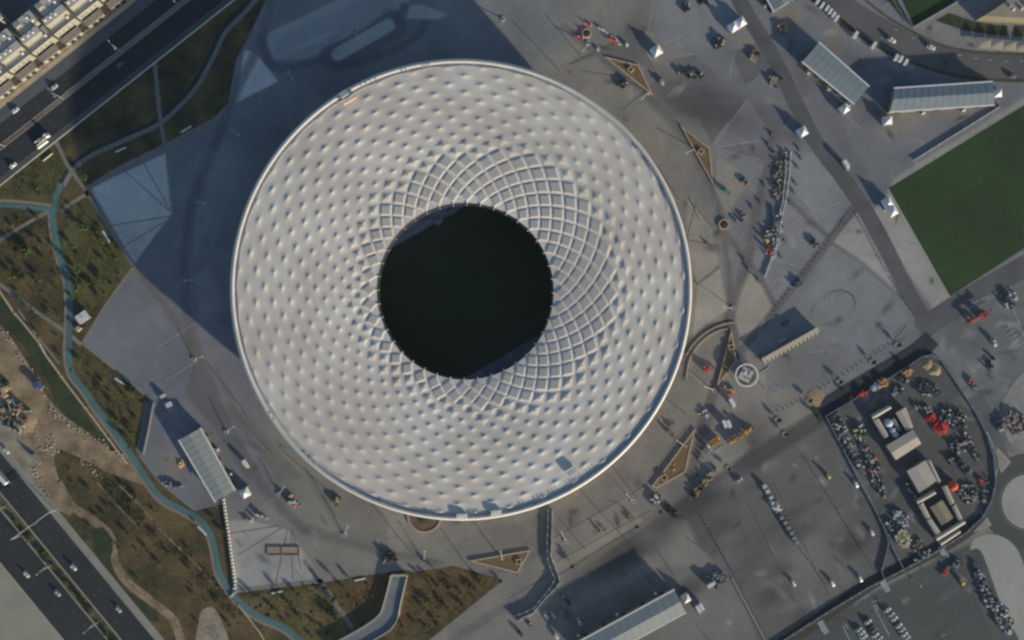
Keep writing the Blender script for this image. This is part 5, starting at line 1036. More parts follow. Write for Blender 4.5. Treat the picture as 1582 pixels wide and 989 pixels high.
for i, (px, py) in enumerate(((1086, 696), (1083, 703), (1079.5, 708.5), (1089, 692))): loader(px, py, 30 + 20 * i, 'grey', 'dark grey compact machine below the orange rank, %s of four' % ORD[i], 'dark machines below the orange rank', .8)
truck(1118.5, 655, 65, 'white truck of a close pair above the orange machines, left one', None, .9); truck(1125, 655, 65, 'white truck of a close pair above the orange machines, right one', None, .9); truck(1130, 622, 58, 'white truck standing between the kiosk and the pair of trucks', None, 1.0)
loader(1093, 570, -30, 'red', 'red brown machine alone on the plaza between the stadium and the slim planter', None, 1.2)
loader(1120, 295, 30, 'green', 'green machine with a long shadow below the narrow planter\'s tip')
loader(1349.5, 71, 0, 'grey', 'grey compact machine beside the lone truck at the green kerb', None, .6)
loader(1279, 736, 60, 'yellow', 'yellow roller like machine on the dark car park, near its upper right', None, .9); loader(1485, 899, 60, 'yellow', 'yellow machine with a long shadow on the lower right asphalt', None, 1.0)
loader(1343, 726, 30, 'red', 'red machine at the edge of the black crate heap', None, .8); loader(1350, 707, 60, 'red', 'second red machine beside the black crate heap', None, .9)
boom(1500, 494, -30, 'red', 'long red lift at the right of the junction, lower one', 'red lifts by the junction', 1.1); boom(1513, 486, -30, 'red', 'long red lift at the right of the junction, upper one', 'red lifts by the junction', 1.1)
for i, (px, py, a_) in enumerate(((905, 51, 0), (1058, 430, 0), (1092, 376, 40), (1038, 656, 40), (1050, 672, 30))): pass
loader(1093, 376.5, 35, 'grey', 'small lone machine on the plaza right of the stadium', None, .8); loader(1033, 667, 40, 'grey', 'grey machine parked beside the tip of the long brown planter', None, 1.2); loader(1036, 657, -50, 'grey', 'second grey machine beside the tip of the long brown planter', None, 1.0)
loader(1520, 489, -30, 'red', 'red loader at the right end of the red lifts', None, .9)
for i, (px, py, a_) in enumerate(((1192, 208, 70), (1187, 224, 60), (1206, 250, 40), (1197, 237, 20), (1204, 262, 70))): loader(px, py, a_, 'grey', '%s machine near the upper end of the double hoarding, %s from the top' % ('grey', ORD[i]), 'machines near the double hoarding', .8)
for i, (px, py, a_) in enumerate(((1200, 282, 70), (1203, 292, 80), (1198, 307, 60), (1193, 322, 80), (1194, 334, 70), (1195, 340, 60), (1194, 345, 90))): boom(px, py, a_, 'grey', 'grey lift parked along the left of the double hoarding, %s from the top' % ORD[i], 'lifts parked along the double hoarding', .75)
loader(1186, 386, 30, 'red', 'dull red machine at the lower tip of the double hoarding', None, .8); loader(1190, 390, 80, 'red', 'red machine right at the lower tip of the double hoarding', None, .7); loader(1184, 372, 40, 'yellow', 'dull yellow machine above the lower tip of the double hoarding', None, .8)
for i, (px, py, a_) in enumerate(((1234, 230, 60), (1236, 243, 60), (1231, 257, 60), (1228, 282, 60), (1225, 295, 60), (1220, 312, 50), (1211, 370, 60), (1205, 395, 60))): loader(px, py, a_, 'grey', 'dark compact machine right of the double hoarding, %s from the top' % ORD[i], 'machines right of the double hoarding', .7)
for i, (px, py, a_) in enumerate(((1180, 285, 60), (1174, 312, 60), (1161, 319, 80), (1187, 223, 60))): loader(px, py, a_, 'grey', 'small dark machine on the dark band left of the double hoarding, %s from the top' % ORD[i], 'machines on the dark band', .65)
for i, (px, py) in enumerate(((1150, 402), (1156, 416), (1171, 432))): loader(px, py, 60, 'grey', 'dark machine at the crossing of the paved bands, %s from the left' % ORD[i], 'machines at the crossing bands', .8)

# ================================================================== CRATES, HEAPS AND LOOSE MATERIAL
def make_crate(col, typ=0):
    mb = MB()
    if typ == 0:                                   # lidded crate on runners
        for y in (-.4, 0, .4): mb.box((0, y, .06), (1.2, .12, .12))
        mb.box((0, 0, .52), (1.15, .95, .8), 0, 0, .96); mb.box((0, 0, .96), (1.22, 1.02, .1))
    elif typ == 1:                                 # plastic barrier segment
        V = [(-.9, -.3, 0), (.9, -.3, 0), (.9, .3, 0), (-.9, .3, 0), (-.85, -.2, .4), (.85, -.2, .4), (.85, .2, .4), (-.85, .2, .4), (-.8, -.1, 1.0), (.8, -.1, 1.0), (.8, .1, 1.0), (-.8, .1, 1.0)]
        mb.add(V, [(3, 2, 1, 0), (0, 1, 5, 4), (1, 2, 6, 5), (2, 3, 7, 6), (3, 0, 4, 7), (4, 5, 9, 8), (5, 6, 10, 9), (6, 7, 11, 10), (7, 4, 8, 11), (8, 9, 10, 11)])
    elif typ == 2:                                 # bundle of planks or pipes
        for (y, z) in ((-.3, .15), (0, .15), (.3, .15), (-.15, .42), (.15, .42), (0, .68)): mb.tube((-1.3, y, z), (1.3, y, z), .15, .15, 8)
    else:                                          # irregular stone
        bm = bmesh.new(); bmesh.ops.create_icosphere(bm, subdivisions=2, radius=.6)
        for v in bm.verts: v.co *= 1 + .55 * mnoise.noise(v.co * 1.7 + Vector((typ * 3.1, 0, 0))); v.co.z = max(v.co.z * .75, -.1)
        vs_ = [v.co.copy() for v in bm.verts]; bm.verts.ensure_lookup_table(); fs = [[v.index for v in f.verts] for f in bm.faces]; bm.free(); mb.add(vs_, fs)
    o = mb.build('crate', col); return o
CRP = {}
def item(px, py, typ, mat, name, label, cat, group, sc, rot, z=0.0):
    key = (typ, mat.name)
    if key not in CRP: o = make_crate(mat, typ); CRP[key] = o
    else: o = CRP[key].copy(); COL.objects.link(o)
    o.name = name; p = W(px, py); o.location = (p.x, p.y, z + .08); o.rotation_euler = (0, 0, rot); o.scale = (sc, sc * rnd.uniform(.8, 1.2), sc * rnd.uniform(.8, 1.25) * (.6 if typ >= 3 else .85))
    for k in ('label', 'category', 'group'):
        if k in o: del o[k]
    return tag(o, label, cat, group)
REQ = []
def heap(cx, cy, rx, ry, ang, n, kinds, name, label, cat, group, sc=(.8, 1.4), lift=0.0):
    a_ = math.radians(ang)
    if n >= 30: rx, ry, n = rx * 1.18, ry * 1.12, int(n * 1.7)
    for i in range(n):
        r, t_ = math.sqrt(rnd.random()), rnd.random() * 2 * math.pi; u, v = rx * r * math.cos(t_), ry * r * math.sin(t_)
        typ, mat = rnd.choice(kinds); s_ = rnd.uniform(*sc)
        REQ.append((s_, cx + u * math.cos(a_) - v * math.sin(a_), cy + u * math.sin(a_) + v * math.cos(a_), typ, mat, name, label, cat, group, rnd.random() * 6.3, lift * (1 - r) * rnd.random()))
def flush():
    # the largest of each kind stand as single things, the small remainder of the crates is one mass
    keep = {}
    for q in sorted(REQ, key=lambda q: -q[0] * (1.6 if q[3] == 2 else 1)): keep.setdefault({0: 'crate', 1: 'barrier', 2: 'bundle'}.get(q[3], 'stone'), []).append(q)
    for kd, lst in keep.items():
        lim = {'crate': 225, 'barrier': 150, 'bundle': 220, 'stone': 100}[kd]
        for q in lst[:lim]:
            nm = q[5] if q[5] not in ('crate', 'steel_bundle') else {0: 'crate', 1: 'plastic_barrier', 2: 'steel_bundle'}.get(q[3], 'rubble')
            item(q[1], q[2], q[3], q[4], nm, q[6], {'crate': q[7], 'barrier': 'barrier', 'bundle': q[7], 'stone': q[7]}[kd], q[8], q[0], q[9], q[10])
        if len(lst) > lim:
            mb = MB(); ml = []
            for q in lst[lim:]:
                if q[4] not in ml: ml.append(q[4])
                src = make_src(q[3]); p = W(q[1], q[2]); cs, sn = math.cos(q[9]), math.sin(q[9]); hz = rnd.uniform(.8, 1.25)
                mb.add([(p.x + (v[0] * cs - v[1] * sn) * q[0], p.y + (v[0] * sn + v[1] * cs) * q[0], q[10] + .08 + v[2] * q[0] * hz) for v in src[0]], src[1], ml.index(q[4]))
            tag(mb.build({'crate': 'crates', 'barrier': 'barriers', 'bundle': 'bundles', 'stone': 'rubble'}[kd], ml), kind='stuff')
SRC = {}
def make_src(typ):
    if typ not in SRC:
        o = make_crate(c_drk, typ); SRC[typ] = ([tuple(v.co) for v in o.data.vertices], [tuple(p.vertices) for p in o.data.polygons]); bpy.data.objects.remove(o)
    return SRC[typ]
c_brn = M('crate_brown_red', (96, 70, 62), var=.12); c_red, c_pink = M('plastic_red', (166, 58, 54), var=.12), M('plastic_pink', (172, 88, 80), var=.12)
c_drk, c_wht, c_gry, c_blu, c_tan, c_wood, c_yel, c_grn = M('crate_dark', (44, 46, 46)), M('crate_white', (150, 153, 155)), M('crate_grey', (104, 108, 108)), M('crate_blue', (70, 82, 98)), M('crate_tan', (136, 122, 98)), M('crate_wood', (150, 116, 74)), M('crate_yellow', (144, 138, 84)), M('crate_green', (48, 58, 50))
heap(1438, 645, 8, 6, 20, 26, [(1, c_red), (1, c_red), (1, c_pink), (0, c_red)], 'plastic_barrier', 'red plastic barrier in the upper clump of the big red heap', 'barrier', 'red barriers in the upper clump', (.9, 1.4), 1.6)
heap(1452, 660, 10, 9, 30, 34, [(1, c_red), (1, c_pink), (1, c_pink), (0, c_red)], 'plastic_barrier', 'pinkish red plastic barrier in the lower clump of the big red heap', 'barrier', 'red barriers in the lower clump', (.9, 1.5), 1.8)
heap(1472, 647, 20, 15, 20, 62, [(0, c_drk), (0, c_drk), (0, c_grn), (0, c_gry), (0, c_drk), (2, c_gry), (0, c_wht)], 'crate', 'dark crate in the wide heap right of the red barriers', 'crate', 'crates right of the red barriers', (.6, 1.1), .8)
heap(1432, 601, 19, 11, 15, 46, [(0, c_drk), (0, c_blu), (0, c_gry), (0, c_drk), (0, c_wht)], 'crate', 'small dark or pale crate in the oval heap at the compound\'s top', 'crate', 'crates in the oval heap', (.55, .9), .5)
heap(1395, 585, 9, 6, 0, 14, [(0, c_drk), (0, c_drk), (0, c_wht), (2, c_gry)], 'crate', 'black or white crate beside the timber near the compound\'s upper kerb', 'crate', 'crates beside the timber', (.8, 1.3), .4)
heap(1388, 603, 12, 5, -40, 14, [(0, c_gry), (2, c_gry), (0, c_drk), (2, c_wht)], 'steel_bundle', 'grey steel bundle lying below the black crates at the compound\'s top', 'bundle', 'steel bundles at the compound top', (.7, 1.2), .2)
heap(1366, 590, 8, 6, 0, 14, [(2, c_wood), (0, c_wood), (2, c_wood)], 'timber_stack', 'golden timber stack by the dark road, left of the black crates', 'timber', 'golden timber by the dark road', (1.0, 1.6), .6)
heap(1402, 574, 10, 5, -30, 14, [(2, c_tan), (0, c_wood), (2, M('timber_pink', (176, 136, 110)))], 'timber_stack', 'pinkish timber stack at the top corner of the compound', 'timber', 'pinkish timber at the top corner', (1.0, 1.7), .5)
heap(1351, 598, 8, 5, -25, 14, [(0, c_wht), (2, c_wht), (0, c_gry)], 'panel_stack', 'white panel stack between the timber and the red barriers by the dark road', 'panels', 'white panels by the dark road', (1.0, 1.5), .4)
heap(1333, 608, 8, 4, -25, 14, [(1, c_red), (1, c_red), (0, c_red)], 'plastic_barrier', 'red barrier by the dark road at the compound\'s upper left', 'barrier', 'red barriers by the dark road', (1.0, 1.6), .5)
heap(1296, 658, 7, 20, -28, 32, [(0, c_drk), (0, c_gry), (0, c_wht), (2, c_gry), (0, c_drk)], 'crate', 'dark or grey crate in the first row inside the left hoarding', 'crate', 'crates in the first row by the left hoarding', (.8, 1.2), .5)
heap(1308, 690, 6, 28, -30, 34, [(0, c_drk), (0, c_gry), (2, c_gry), (0, c_drk), (0, c_grn)], 'crate', 'dark crate in the lower part of the row along the left hoarding', 'crate', 'crates in the lower part of the row by the left hoarding', (.7, 1.1), .4)
heap(1328, 668, 8, 14, -20, 36, [(0, c_drk), (0, c_yel), (0, c_wht), (0, c_gry), (0, c_drk)], 'crate', 'mixed crate in the second row, below the pale crate lid', 'crate', 'crates in the second row', (.7, 1.1), .6)
heap(1347, 715, 8, 20, -22, 44, [(0, c_drk), (0, c_blu), (0, c_gry), (2, c_gry), (0, c_drk), (0, c_wht)], 'crate', 'dark crate in the heap with red machines at its top', 'crate', 'crates in the heap with red machines', (.7, 1.1), .6)
heap(1392, 800, 14, 8, 40, 34, [(0, c_wht), (0, c_wht), (0, c_gry), (2, c_wht), (0, c_blu)], 'crate', 'white crate in the bright heap by the lower left of the compound', 'crate', 'white crates lower left', (.7, 1.2), .5)
heap(1394, 832, 10, 12, -20, 34, [(0, c_yel), (2, c_yel), (0, c_tan), (0, c_wht)], 'crate', 'yellowish crate in the yellow heap at the compound\'s lower corner', 'crate', 'yellowish crates at the lower corner', (.8, 1.4), .9)
heap(1414, 843, 10, 12, 30, 24, [(2, c_tan), (0, c_gry), (2, c_gry), (0, c_drk)], 'steel_bundle', 'tan or grey bundle between the yellow heap and the courtyard block', 'bundle', 'bundles beside the yellow heap', (.7, 1.2), .2)
heap(1495, 762, 14, 14, 50, 44, [(0, c_gry), (0, c_drk), (2, c_gry), (0, c_wht), (2, c_drk)], 'steel_bundle', 'grey scrap bundle between the red tank and the roundabout', 'bundle', 'scrap bundles by the roundabout', (.7, 1.2), .3)
for (cx, cy, rx, ry, ang, n) in ((1318, 700, 5, 34, -28, 40), (1336, 692, 4, 24, -26, 30), (1355, 745, 6, 22, -24, 30), (1500, 690, 5, 26, -28, 26), (1424, 630, 14, 6, 20, 20), (1480, 690, 14, 10, 0, 24), (1406, 760, 3, 14, -28, 14), (1520, 760, 4, 24, 10, 18), (1376, 812, 10, 6, 30, 22), (1425, 858, 14, 5, -30, 20)):
    heap(cx, cy, rx, ry, ang, n, [(0, c_drk), (0, c_gry), (0, c_wht), (2, c_gry), (0, c_blu), (0, c_tan)], 'crate', 'loose mixed crate in the alleys of the builders\' compound', 'crate', 'loose crates in the compound alleys', (.7, 1.3), .2)
heap(1472, 708, 8, 9, 0, 16, [(0, c_drk), (2, c_drk), (0, c_gry)], 'crate', 'dark crate in the small ring of junk right of the square hall', 'crate', 'junk right of the square hall', (.8, 1.2), .2)
heap(1490, 722, 6, 16, -30, 20, [(0, c_drk), (2, c_gry), (0, c_gry)], 'crate', 'dark crate along the strip left of the compound\'s right hoarding', 'crate', 'crates by the right hoarding', (.8, 1.2), .2)
heap(1513, 742, 3, 5, 0, 8, [(1, c_pink), (1, c_red)], 'plastic_barrier', 'pink barrier near the right hoarding beside the roundabout', 'barrier', 'pink barriers near the right hoarding', (.9, 1.3), .4)
heap(1518, 905, 6, 40, -20, 70, [(0, c_drk), (2, c_gry), (0, c_gry), (0, c_blu), (0, c_wht), (2, c_drk)], 'crate', 'dark or grey debris piece along the edge of the pale rounded lot', 'debris', 'debris along the pale lot', (.8, 1.4), .4)
heap(1548, 955, 10, 26, -25, 60, [(0, c_drk), (2, c_gry), (0, c_blu), (2, c_tan), (0, c_wht)], 'crate', 'mixed debris piece at the lower end of the pale rounded lot', 'debris', 'debris at the lower end of the pale lot', (.8, 1.5), .5)
heap(1460, 884, 6, 4, -30, 10, [(1, c_pink), (1, c_red)], 'plastic_barrier', 'pink red barrier on the asphalt below the right crosswalk', 'barrier', 'pink barriers below the crosswalk', (1.0, 1.5), .5)
heap(1475, 871, 12, 5, -30, 18, [(0, c_blu), (0, c_gry), (2, c_wht), (0, c_drk)], 'crate', 'blue grey crate beside the pink barriers below the right crosswalk', 'crate', 'crates beside the pink barriers', (.8, 1.3), .4)
heap(1565, 652, 20, 14, 20, 40, [(2, M('pipe_pink', (132, 112, 106))), (0, M('block_pink', (126, 108, 102))), (0, c_gry)], 'block_pallet', 'pinkish block pallet on the gravel lot at the right edge', 'pallet', 'pinkish pallets on the gravel lot', (1.0, 1.7), .3)
heap(1548, 655, 6, 14, 30, 16, [(0, c_blu), (0, c_wht), (0, c_drk)], 'crate', 'blue or white crate at the left of the pinkish pallets', 'crate', 'crates left of the pinkish pallets', (.8, 1.3), .3)
heap(1500, 592, 4, 14, -35, 16, [(0, c_gry), (2, c_gry), (0, c_red)], 'steel_bundle', 'grey bundle beside the curved compound fence on the open ground', 'bundle', 'bundles outside the compound fence', (.8, 1.2), .2)
# white block row on the dark car park
for i in range(6): item(1290.0, 0, 0, c_wht, 'x', 'x', 'x', None, 1, 0) if False else None
for i in range(9):
    px, py = ((1180, 751), (1185, 759), (1190, 768), (1207, 800), (1212, 807), (1217, 815), (1222, 823), (1226, 831), (1230, 837))[i]
    item(px, py, 0, c_gry if i > 2 else c_wht, 'barrier_block', 'pale square block in the slanting row on the dark car park, %s from the top' % ORD[i], 'block', 'blocks in a slanting row', 2.0, .5)
heap(1197, 782, 4, 9, -30, 12, [(0, c_wht), (2, c_wht)], 'panel_stack', 'white panel piled in the middle of the slanting row of blocks', 'panels', 'white panels amid the blocks', (1.3, 2.0), .4)
# materials on the north plaza and round planter there
c = W(906, 52); c.z = 0; t = empty('round_planter', c, 0, 'small octagonal planter with dark soil near the red and white barriers at the top', 'planter'); mb = MB(); mb.lathe([(2.9, 0), (2.9, .8), (2.4, .8), (2.4, .4)], 8); mb.build('planter_wall', m_stone, t); mb = MB(); mb.lathe([(.01, .9), (1.4, .8), (2.4, .45)], 12); mb.build('soil', m_soild, t)
c = W(1175 - 71, 346); c = W(1118, 347); c.z = 0; t = empty('round_planter', c, 0, 'octagonal planter with dark soil on the plaza right of the stadium', 'planter'); mb = MB(); mb.lathe([(3.4, 0), (3.4, .8), (2.7, .8), (2.7, .4)], 8); mb.build('planter_wall', m_stone, t); mb = MB(); mb.lathe([(.01, .9), (1.4, .8), (2.7, .45)], 12); mb.build('soil', m_soild, t)
def spots(lst, typ, mat, name, lab, cat, group, sc=1.2, rot=None):
    for i, (px, py) in enumerate(lst): item(px, py, typ, mat, name, lab % ORD[i] if '%s' in lab else lab, cat, group, sc * rnd.uniform(.85, 1.15), rot if rot is not None else rnd.random() * 6)
spots([(926, 44), (932, 47), (938, 51), (945, 57), (950, 60), (953, 64), (957, 69)], 1, c_wht, 'plastic_barrier', 'pale barrier in the slanting line on the top plaza, %s from the left', 'barrier', 'pale barriers on the top plaza', 1.3, -.5)
spots([(888, 56), (894, 57), (900, 58), (897, 45), (906, 37), (902, 34), (912, 39)], 1, c_pink, 'plastic_barrier', 'red or pink barrier round the small octagonal planter, %s from the lower left', 'barrier', 'red barriers round the octagonal planter', 1.1)
spots([(940, 61), (946, 62), (951, 65)], 1, c_red, 'plastic_barrier', 'red barrier amid the pale line on the top plaza, %s from the left', 'barrier', 'red barriers amid the pale line', 1.2, -.5)
spots([(968, 70), (924, 77)], 0, c_wht, 'crate', 'white crate on the plaza above the topmost triangular planter, %s from the right', 'crate', 'white crates above the topmost planter', 1.6)
heap(961, 130, 8, 7, 30, 12, [(0, c_drk), (0, c_brn), (2, c_gry)], 'crate', 'dark or brown crate in the clump below the topmost triangular planter', 'crate', 'clump below the topmost planter', (1.0, 1.6), .3)
heap(1110, 66, 9, 9, 20, 16, [(0, c_drk), (0, c_tan), (2, c_drk)], 'crate', 'dark crate in the round clump left of the two peaked tent', 'crate', 'clump left of the two peaked tent', (1.0, 1.6), .4)
heap(1166, 86, 8, 9, 10, 12, [(0, c_tan), (0, c_drk), (2, c_tan)], 'crate', 'tan crate in the clump below the two peaked tent', 'crate', 'clump below the two peaked tent', (1.0, 1.6), .4)
heap(1059, 10, 6, 9, 0, 12, [(0, c_drk), (2, c_gry)], 'crate', 'dark crate near the top edge left of the upper road', 'crate', 'clump near the top edge', (1.0, 1.5), .2)
heap(1086, 4, 7, 6, 0, 10, [(0, c_drk), (2, c_drk)], 'crate', 'dark crate at the very top edge left of the upper road', 'crate', 'clump at the very top edge', (1.0, 1.5), .2)
heap(1070, 115, 22, 6, 10, 16, [(0, c_drk), (2, c_drk), (0, c_tan)], 'crate', 'dark crate scattered on the stained plaza right of the topmost planter', 'crate', 'scatter on the stained plaza', (1.0, 1.5), .1)
heap(1198, 125, 12, 10, 0, 12, [(0, c_drk), (0, c_tan)], 'crate', 'small dark crate beside the road left of the diagonal hall', 'crate', 'scatter left of the diagonal hall', (.8, 1.2), .1)
heap(1208, 45, 9, 7, 30, 14, [(0, c_brn), (0, c_drk), (0, c_tan)], 'crate', 'reddish brown crate between the road and the diagonal hall\'s shadow', 'crate', 'reddish crates by the hall shadow', (.9, 1.4), .3)
heap(1021, 128, 3, 5, 0, 6, [(0, c_wht), (0, c_gry)], 'crate', 'pale crate in the small square stack right of the topmost planter', 'crate', 'square stack right of the topmost planter', (1.2, 1.6), .8)
heap(1151, 280, 7, 6, 0, 10, [(0, c_tan), (0, c_drk)], 'crate', 'brown crate in the scatter right of the green machine', 'crate', 'scatter right of the green machine', (.9, 1.4), .1)
heap(1145, 338, 9, 10, 0, 10, [(0, c_drk), (0, c_tan)], 'crate', 'small dark crate scattered right of the octagonal planter', 'crate', 'scatter right of the octagonal planter', (.8, 1.2), .1)
heap(1190, 360, 8, 10, 20, 16, [(0, c_drk), (2, c_gry), (0, c_wht), (2, c_drk)], 'crate', 'dark crate amid hoses left of the double hoarding\'s lower half', 'crate', 'crates left of the double hoarding', (.8, 1.3), .2)
heap(1258, 375, 5, 7, 0, 10, [(0, c_drk), (0, c_gry)], 'crate', 'dark crate in the clump near the meeting of the post rows', 'crate', 'clump near the post rows', (1.0, 1.5), .2)
heap(1234, 441, 6, 6, 0, 10, [(0, c_drk), (0, c_blu)], 'crate', 'dark blue crate in the clump halfway down the long post row', 'crate', 'clump halfway down the post row', (1.0, 1.6), .5)
heap(1088, 640, 6, 9, 0, 12, [(0, c_gry), (2, c_tan), (0, c_wht)], 'crate', 'pale crate in the litter left of the pair of white trucks', 'crate', 'litter left of the truck pair', (.9, 1.4), .2)
heap(1126, 603, 9, 6, 40, 14, [(0, c_red), (0, c_tan), (2, c_tan), (0, c_gry)], 'crate', 'reddish or tan crate in the litter just below the round kiosk', 'crate', 'litter below the round kiosk', (.9, 1.4), .2)
heap(453, 773, 18, 7, 35, 22, [(0, c_wht), (2, c_gry), (0, c_drk), (1, c_pink)], 'crate', 'mixed crate in the litter below the stadium\'s lower left edge', 'crate', 'litter below the stadium lower left', (.9, 1.5), .2)
heap(522, 774, 7, 5, 0, 10, [(0, c_tan), (0, c_drk), (0, M('crate_brown', (110, 84, 70)))], 'crate', 'brown crate in the small heap under the stadium\'s lower left edge', 'crate', 'small heap under the lower left edge', (1.0, 1.6), .4)
heap(600, 860, 14, 9, 10, 24, [(0, c_drk), (2, c_gry), (0, c_grn), (2, c_drk)], 'crate', 'dark green or black crate in the heap just above the curved ramp', 'crate', 'heap above the curved ramp', (1.0, 1.6), .4)
heap(1012, 771, 12, 7, 30, 22, [(0, c_drk), (2, c_gry), (0, c_wht), (0, c_blu)], 'crate', 'dark crate in the heap below the long brown planter', 'crate', 'heap below the long brown planter', (1.0, 1.6), .5)
heap(1037, 790, 4, 14, -38, 12, [(2, c_drk), (2, c_drk), (0, c_drk)], 'steel_bundle', 'dark steel bundle in the slanting line below the long planter', 'bundle', 'slanting dark bundles', (1.0, 1.5), .1)
heap(1088, 745, 4, 28, 38, 34, [(0, c_drk), (0, c_tan), (2, c_tan), (0, c_grn)], 'shrub_pot', 'dark or brown item along the raised curved bed left of the asphalt', 'pot', 'items along the curved bed', (.9, 1.4), .2)
heap(1106, 895, 14, 10, -30, 30, [(0, c_drk), (2, c_gry), (0, c_blu), (0, c_gry)], 'crate', 'dark crate beyond the small tent at the bottom hall', 'crate', 'crates beyond the small bottom tent', (1.0, 1.6), .4)
truck(1098, 901, -30, 'pale truck beside the dark crates right of the bottom hall\'s tent', None, .95); truck(1078, 940, 62, 'pale long container truck just below the bottom hall\'s tent', None, .9); truck(1083, 936, 62, 'second pale container truck just below the bottom hall\'s tent', None, .9)
heap(280, 716, 4, 5, 0, 12, [(3, M('rubble_orange', (176, 138, 92))), (3, c_tan)], 'rubble', 'orange tan rubble lump in the small pile left of the long hall', 'rubble', 'rubble pile left of the hall', (1.0, 1.8), .8)
heap(268, 749, 14, 5, 20, 18, [(0, c_drk), (2, c_gry), (0, c_blu)], 'crate', 'dark crate in the shadowed heap between the teal track and the hall', 'crate', 'heap between track and hall', (.8, 1.3), .3)
spots([(253, 612), (263, 625)], 0, c_wht, 'crate', 'large white boxed unit in the hall\'s shadow near the striped grass, %s from the top', 'crate', 'white units in the hall shadow', 2.6, .5)
heap(390, 800, 24, 12, 0, 8, [(0, c_drk), (0, c_wht)], 'crate', 'small crate above the pale paving panel at the bottom left', 'crate', 'scatter above the pale panel', (.9, 1.3), 0)
heap(1560, 462, 16, 14, 0, 20, [(0, c_drk), (0, c_wht), (2, c_gry)], 'crate', 'dark or white crate on the pale ground right of the junction', 'crate', 'scatter right of the junction', (1.0, 1.6), .2)
heap(1530, 560, 5, 12, 20, 10, [(0, c_drk), (2, c_drk)], 'crate', 'dark crate in the middle of the pale dust right of the junction', 'crate', 'scatter on the pale dust', (.9, 1.4), .1)
# boulders and junk along the sand track
m_rock, m_rock2 = M('rock_pale', (124, 117, 103), var=.15, sc=.6), M('rock_grey', (108, 106, 100), var=.15, sc=.6)
def rocks(line, n, spread, lab, group, sc):
    ln = smooth_line(line, 5)
    for i in range(n):
        p = ln[rnd.randrange(len(ln))]; item(p[0] + rnd.gauss(0, spread), p[1] + rnd.gauss(0, spread), rnd.choice((3, 4, 5)), rnd.choice((m_rock, m_rock2, m_rock)), 'boulder', lab, 'boulder', group, rnd.uniform(*sc), rnd.random() * 6)
rocks([(0, 508), (16, 530), (32, 552), (50, 578), (66, 600), (82, 632), (90, 640)], 60, 3.5, 'pale boulder along the upper side of the sand track beside the green strip', 'boulders by the green strip', (.5, 1.3))
rocks([(95, 648), (112, 660), (135, 672), (160, 684), (178, 698), (190, 706)], 50, 3, 'pale boulder on the bank between the sand track and the teal track', 'boulders on the teal track bank', (.5, 1.2))
rocks([(62, 672), (72, 688), (84, 696), (74, 678)], 36, 6, 'pale boulder in the heap at the head of the brown field', 'boulders at the brown field head', (.5, 1.3))
rocks([(125, 712), (140, 722), (152, 732)], 26, 3, 'pale boulder in the short row on the brown field edge', 'boulders on the brown field edge', (.5, 1.1))
rocks([(52, 720), (58, 736), (60, 750), (68, 762), (74, 772)], 26, 2.5, 'boulder beside the highway pavement at the foot of the sand track', 'boulders beside the highway', (.5, 1.1))
heap(22, 640, 18, 24, -30, 44, [(0, c_drk), (0, c_tan), (3, m_rock), (2, c_gry), (3, m_rock2), (0, M('crate_rust', (100, 78, 68)))], 'crate', 'junk piece in the storage yard at the left edge', 'junk', 'junk in the left storage yard', (1.0, 2.0), .5)
heap(8, 598, 8, 14, 0, 14, [(0, c_tan), (0, c_drk), (3, m_rock)], 'crate', 'tan junk piece at the left edge beside the sand track', 'junk', 'junk at the left edge', (1.4, 2.6), .8)
for i, (px, py) in enumerate(((47, 702), (53, 706), (58, 709))): item(px, py, 2, c_gry, 'pipe_bundle', 'long grey pipe bundle beside the sand track, %s from the left' % ORD[i], 'bundle', 'pipe bundles by the sand track', 2.6, -.9)
item(60, 594, 0, M('tarp_blue', (52, 66, 104)), 'covered_crate', 'blue covered crate among the boulders at the green strip', 'crate', None, 3.4, .4)
item(123, 508, 0, c_tan, 'crate', 'round topped pale crate below the white hut', 'crate', None, 2.6, .8)
for (px, py, r, h, nm) in ((1433, 563, 2.6, .6, 'tan sand pile at the top corner of the compound'), (1446, 573, 2.8, .7, 'yellow sand pile below the top corner of the compound'), (1240 + 18, 614, 5, .3, 'low tan gravel heap at the left kerb of the dark road'), (40, 652, 6, 1.0, 'pale sand pile in the storage yard at the left')):
    p = W(px, py); p.z = 0; mb = MB(); V = []; prof = [(1.25, -.05), (1.0, .22), (.72, .55), (.38, .85), (.01, 1.0)]; n = 22
    for i in range(n):
        th = 2 * math.pi * i / n
        for (f, z) in prof: q = 1 + .5 * mnoise.noise(Vector((math.cos(th) * 1.3, math.sin(th) * 1.3, f + px))); V.append((r * f * q * math.cos(th), r * f * q * math.sin(th), z * h))
    mb.add(V, [(i * 5 + j, ((i + 1) % n) * 5 + j, ((i + 1) % n) * 5 + j + 1, i * 5 + j + 1) for i in range(n) for j in range(4)]); o = mb.build('sand_pile', M('sand_pile_' + ('yellow' if 'yellow' in nm else 'tan'), (136, 120, 86) if 'yellow' in nm else (122, 108, 86), var=.1, sc=.6), None, True); o.location = p; tag(o, nm, 'sand pile')
heap(1206, 270, 9, 34, 8, 46, [(0, c_gry), (2, c_tan), (0, c_drk), (0, c_tan)], 'crate', 'small crate lying along the upper half of the double hoarding', 'crate', 'litter along the double hoarding', (.6, 1.1), .1)
heap(1196, 365, 9, 34, 14, 40, [(0, c_gry), (2, c_tan), (0, c_drk), (0, c_wht)], 'crate', 'small crate lying along the lower half of the double hoarding', 'crate', 'litter along the lower double hoarding', (.6, 1.1), .1)
flush()
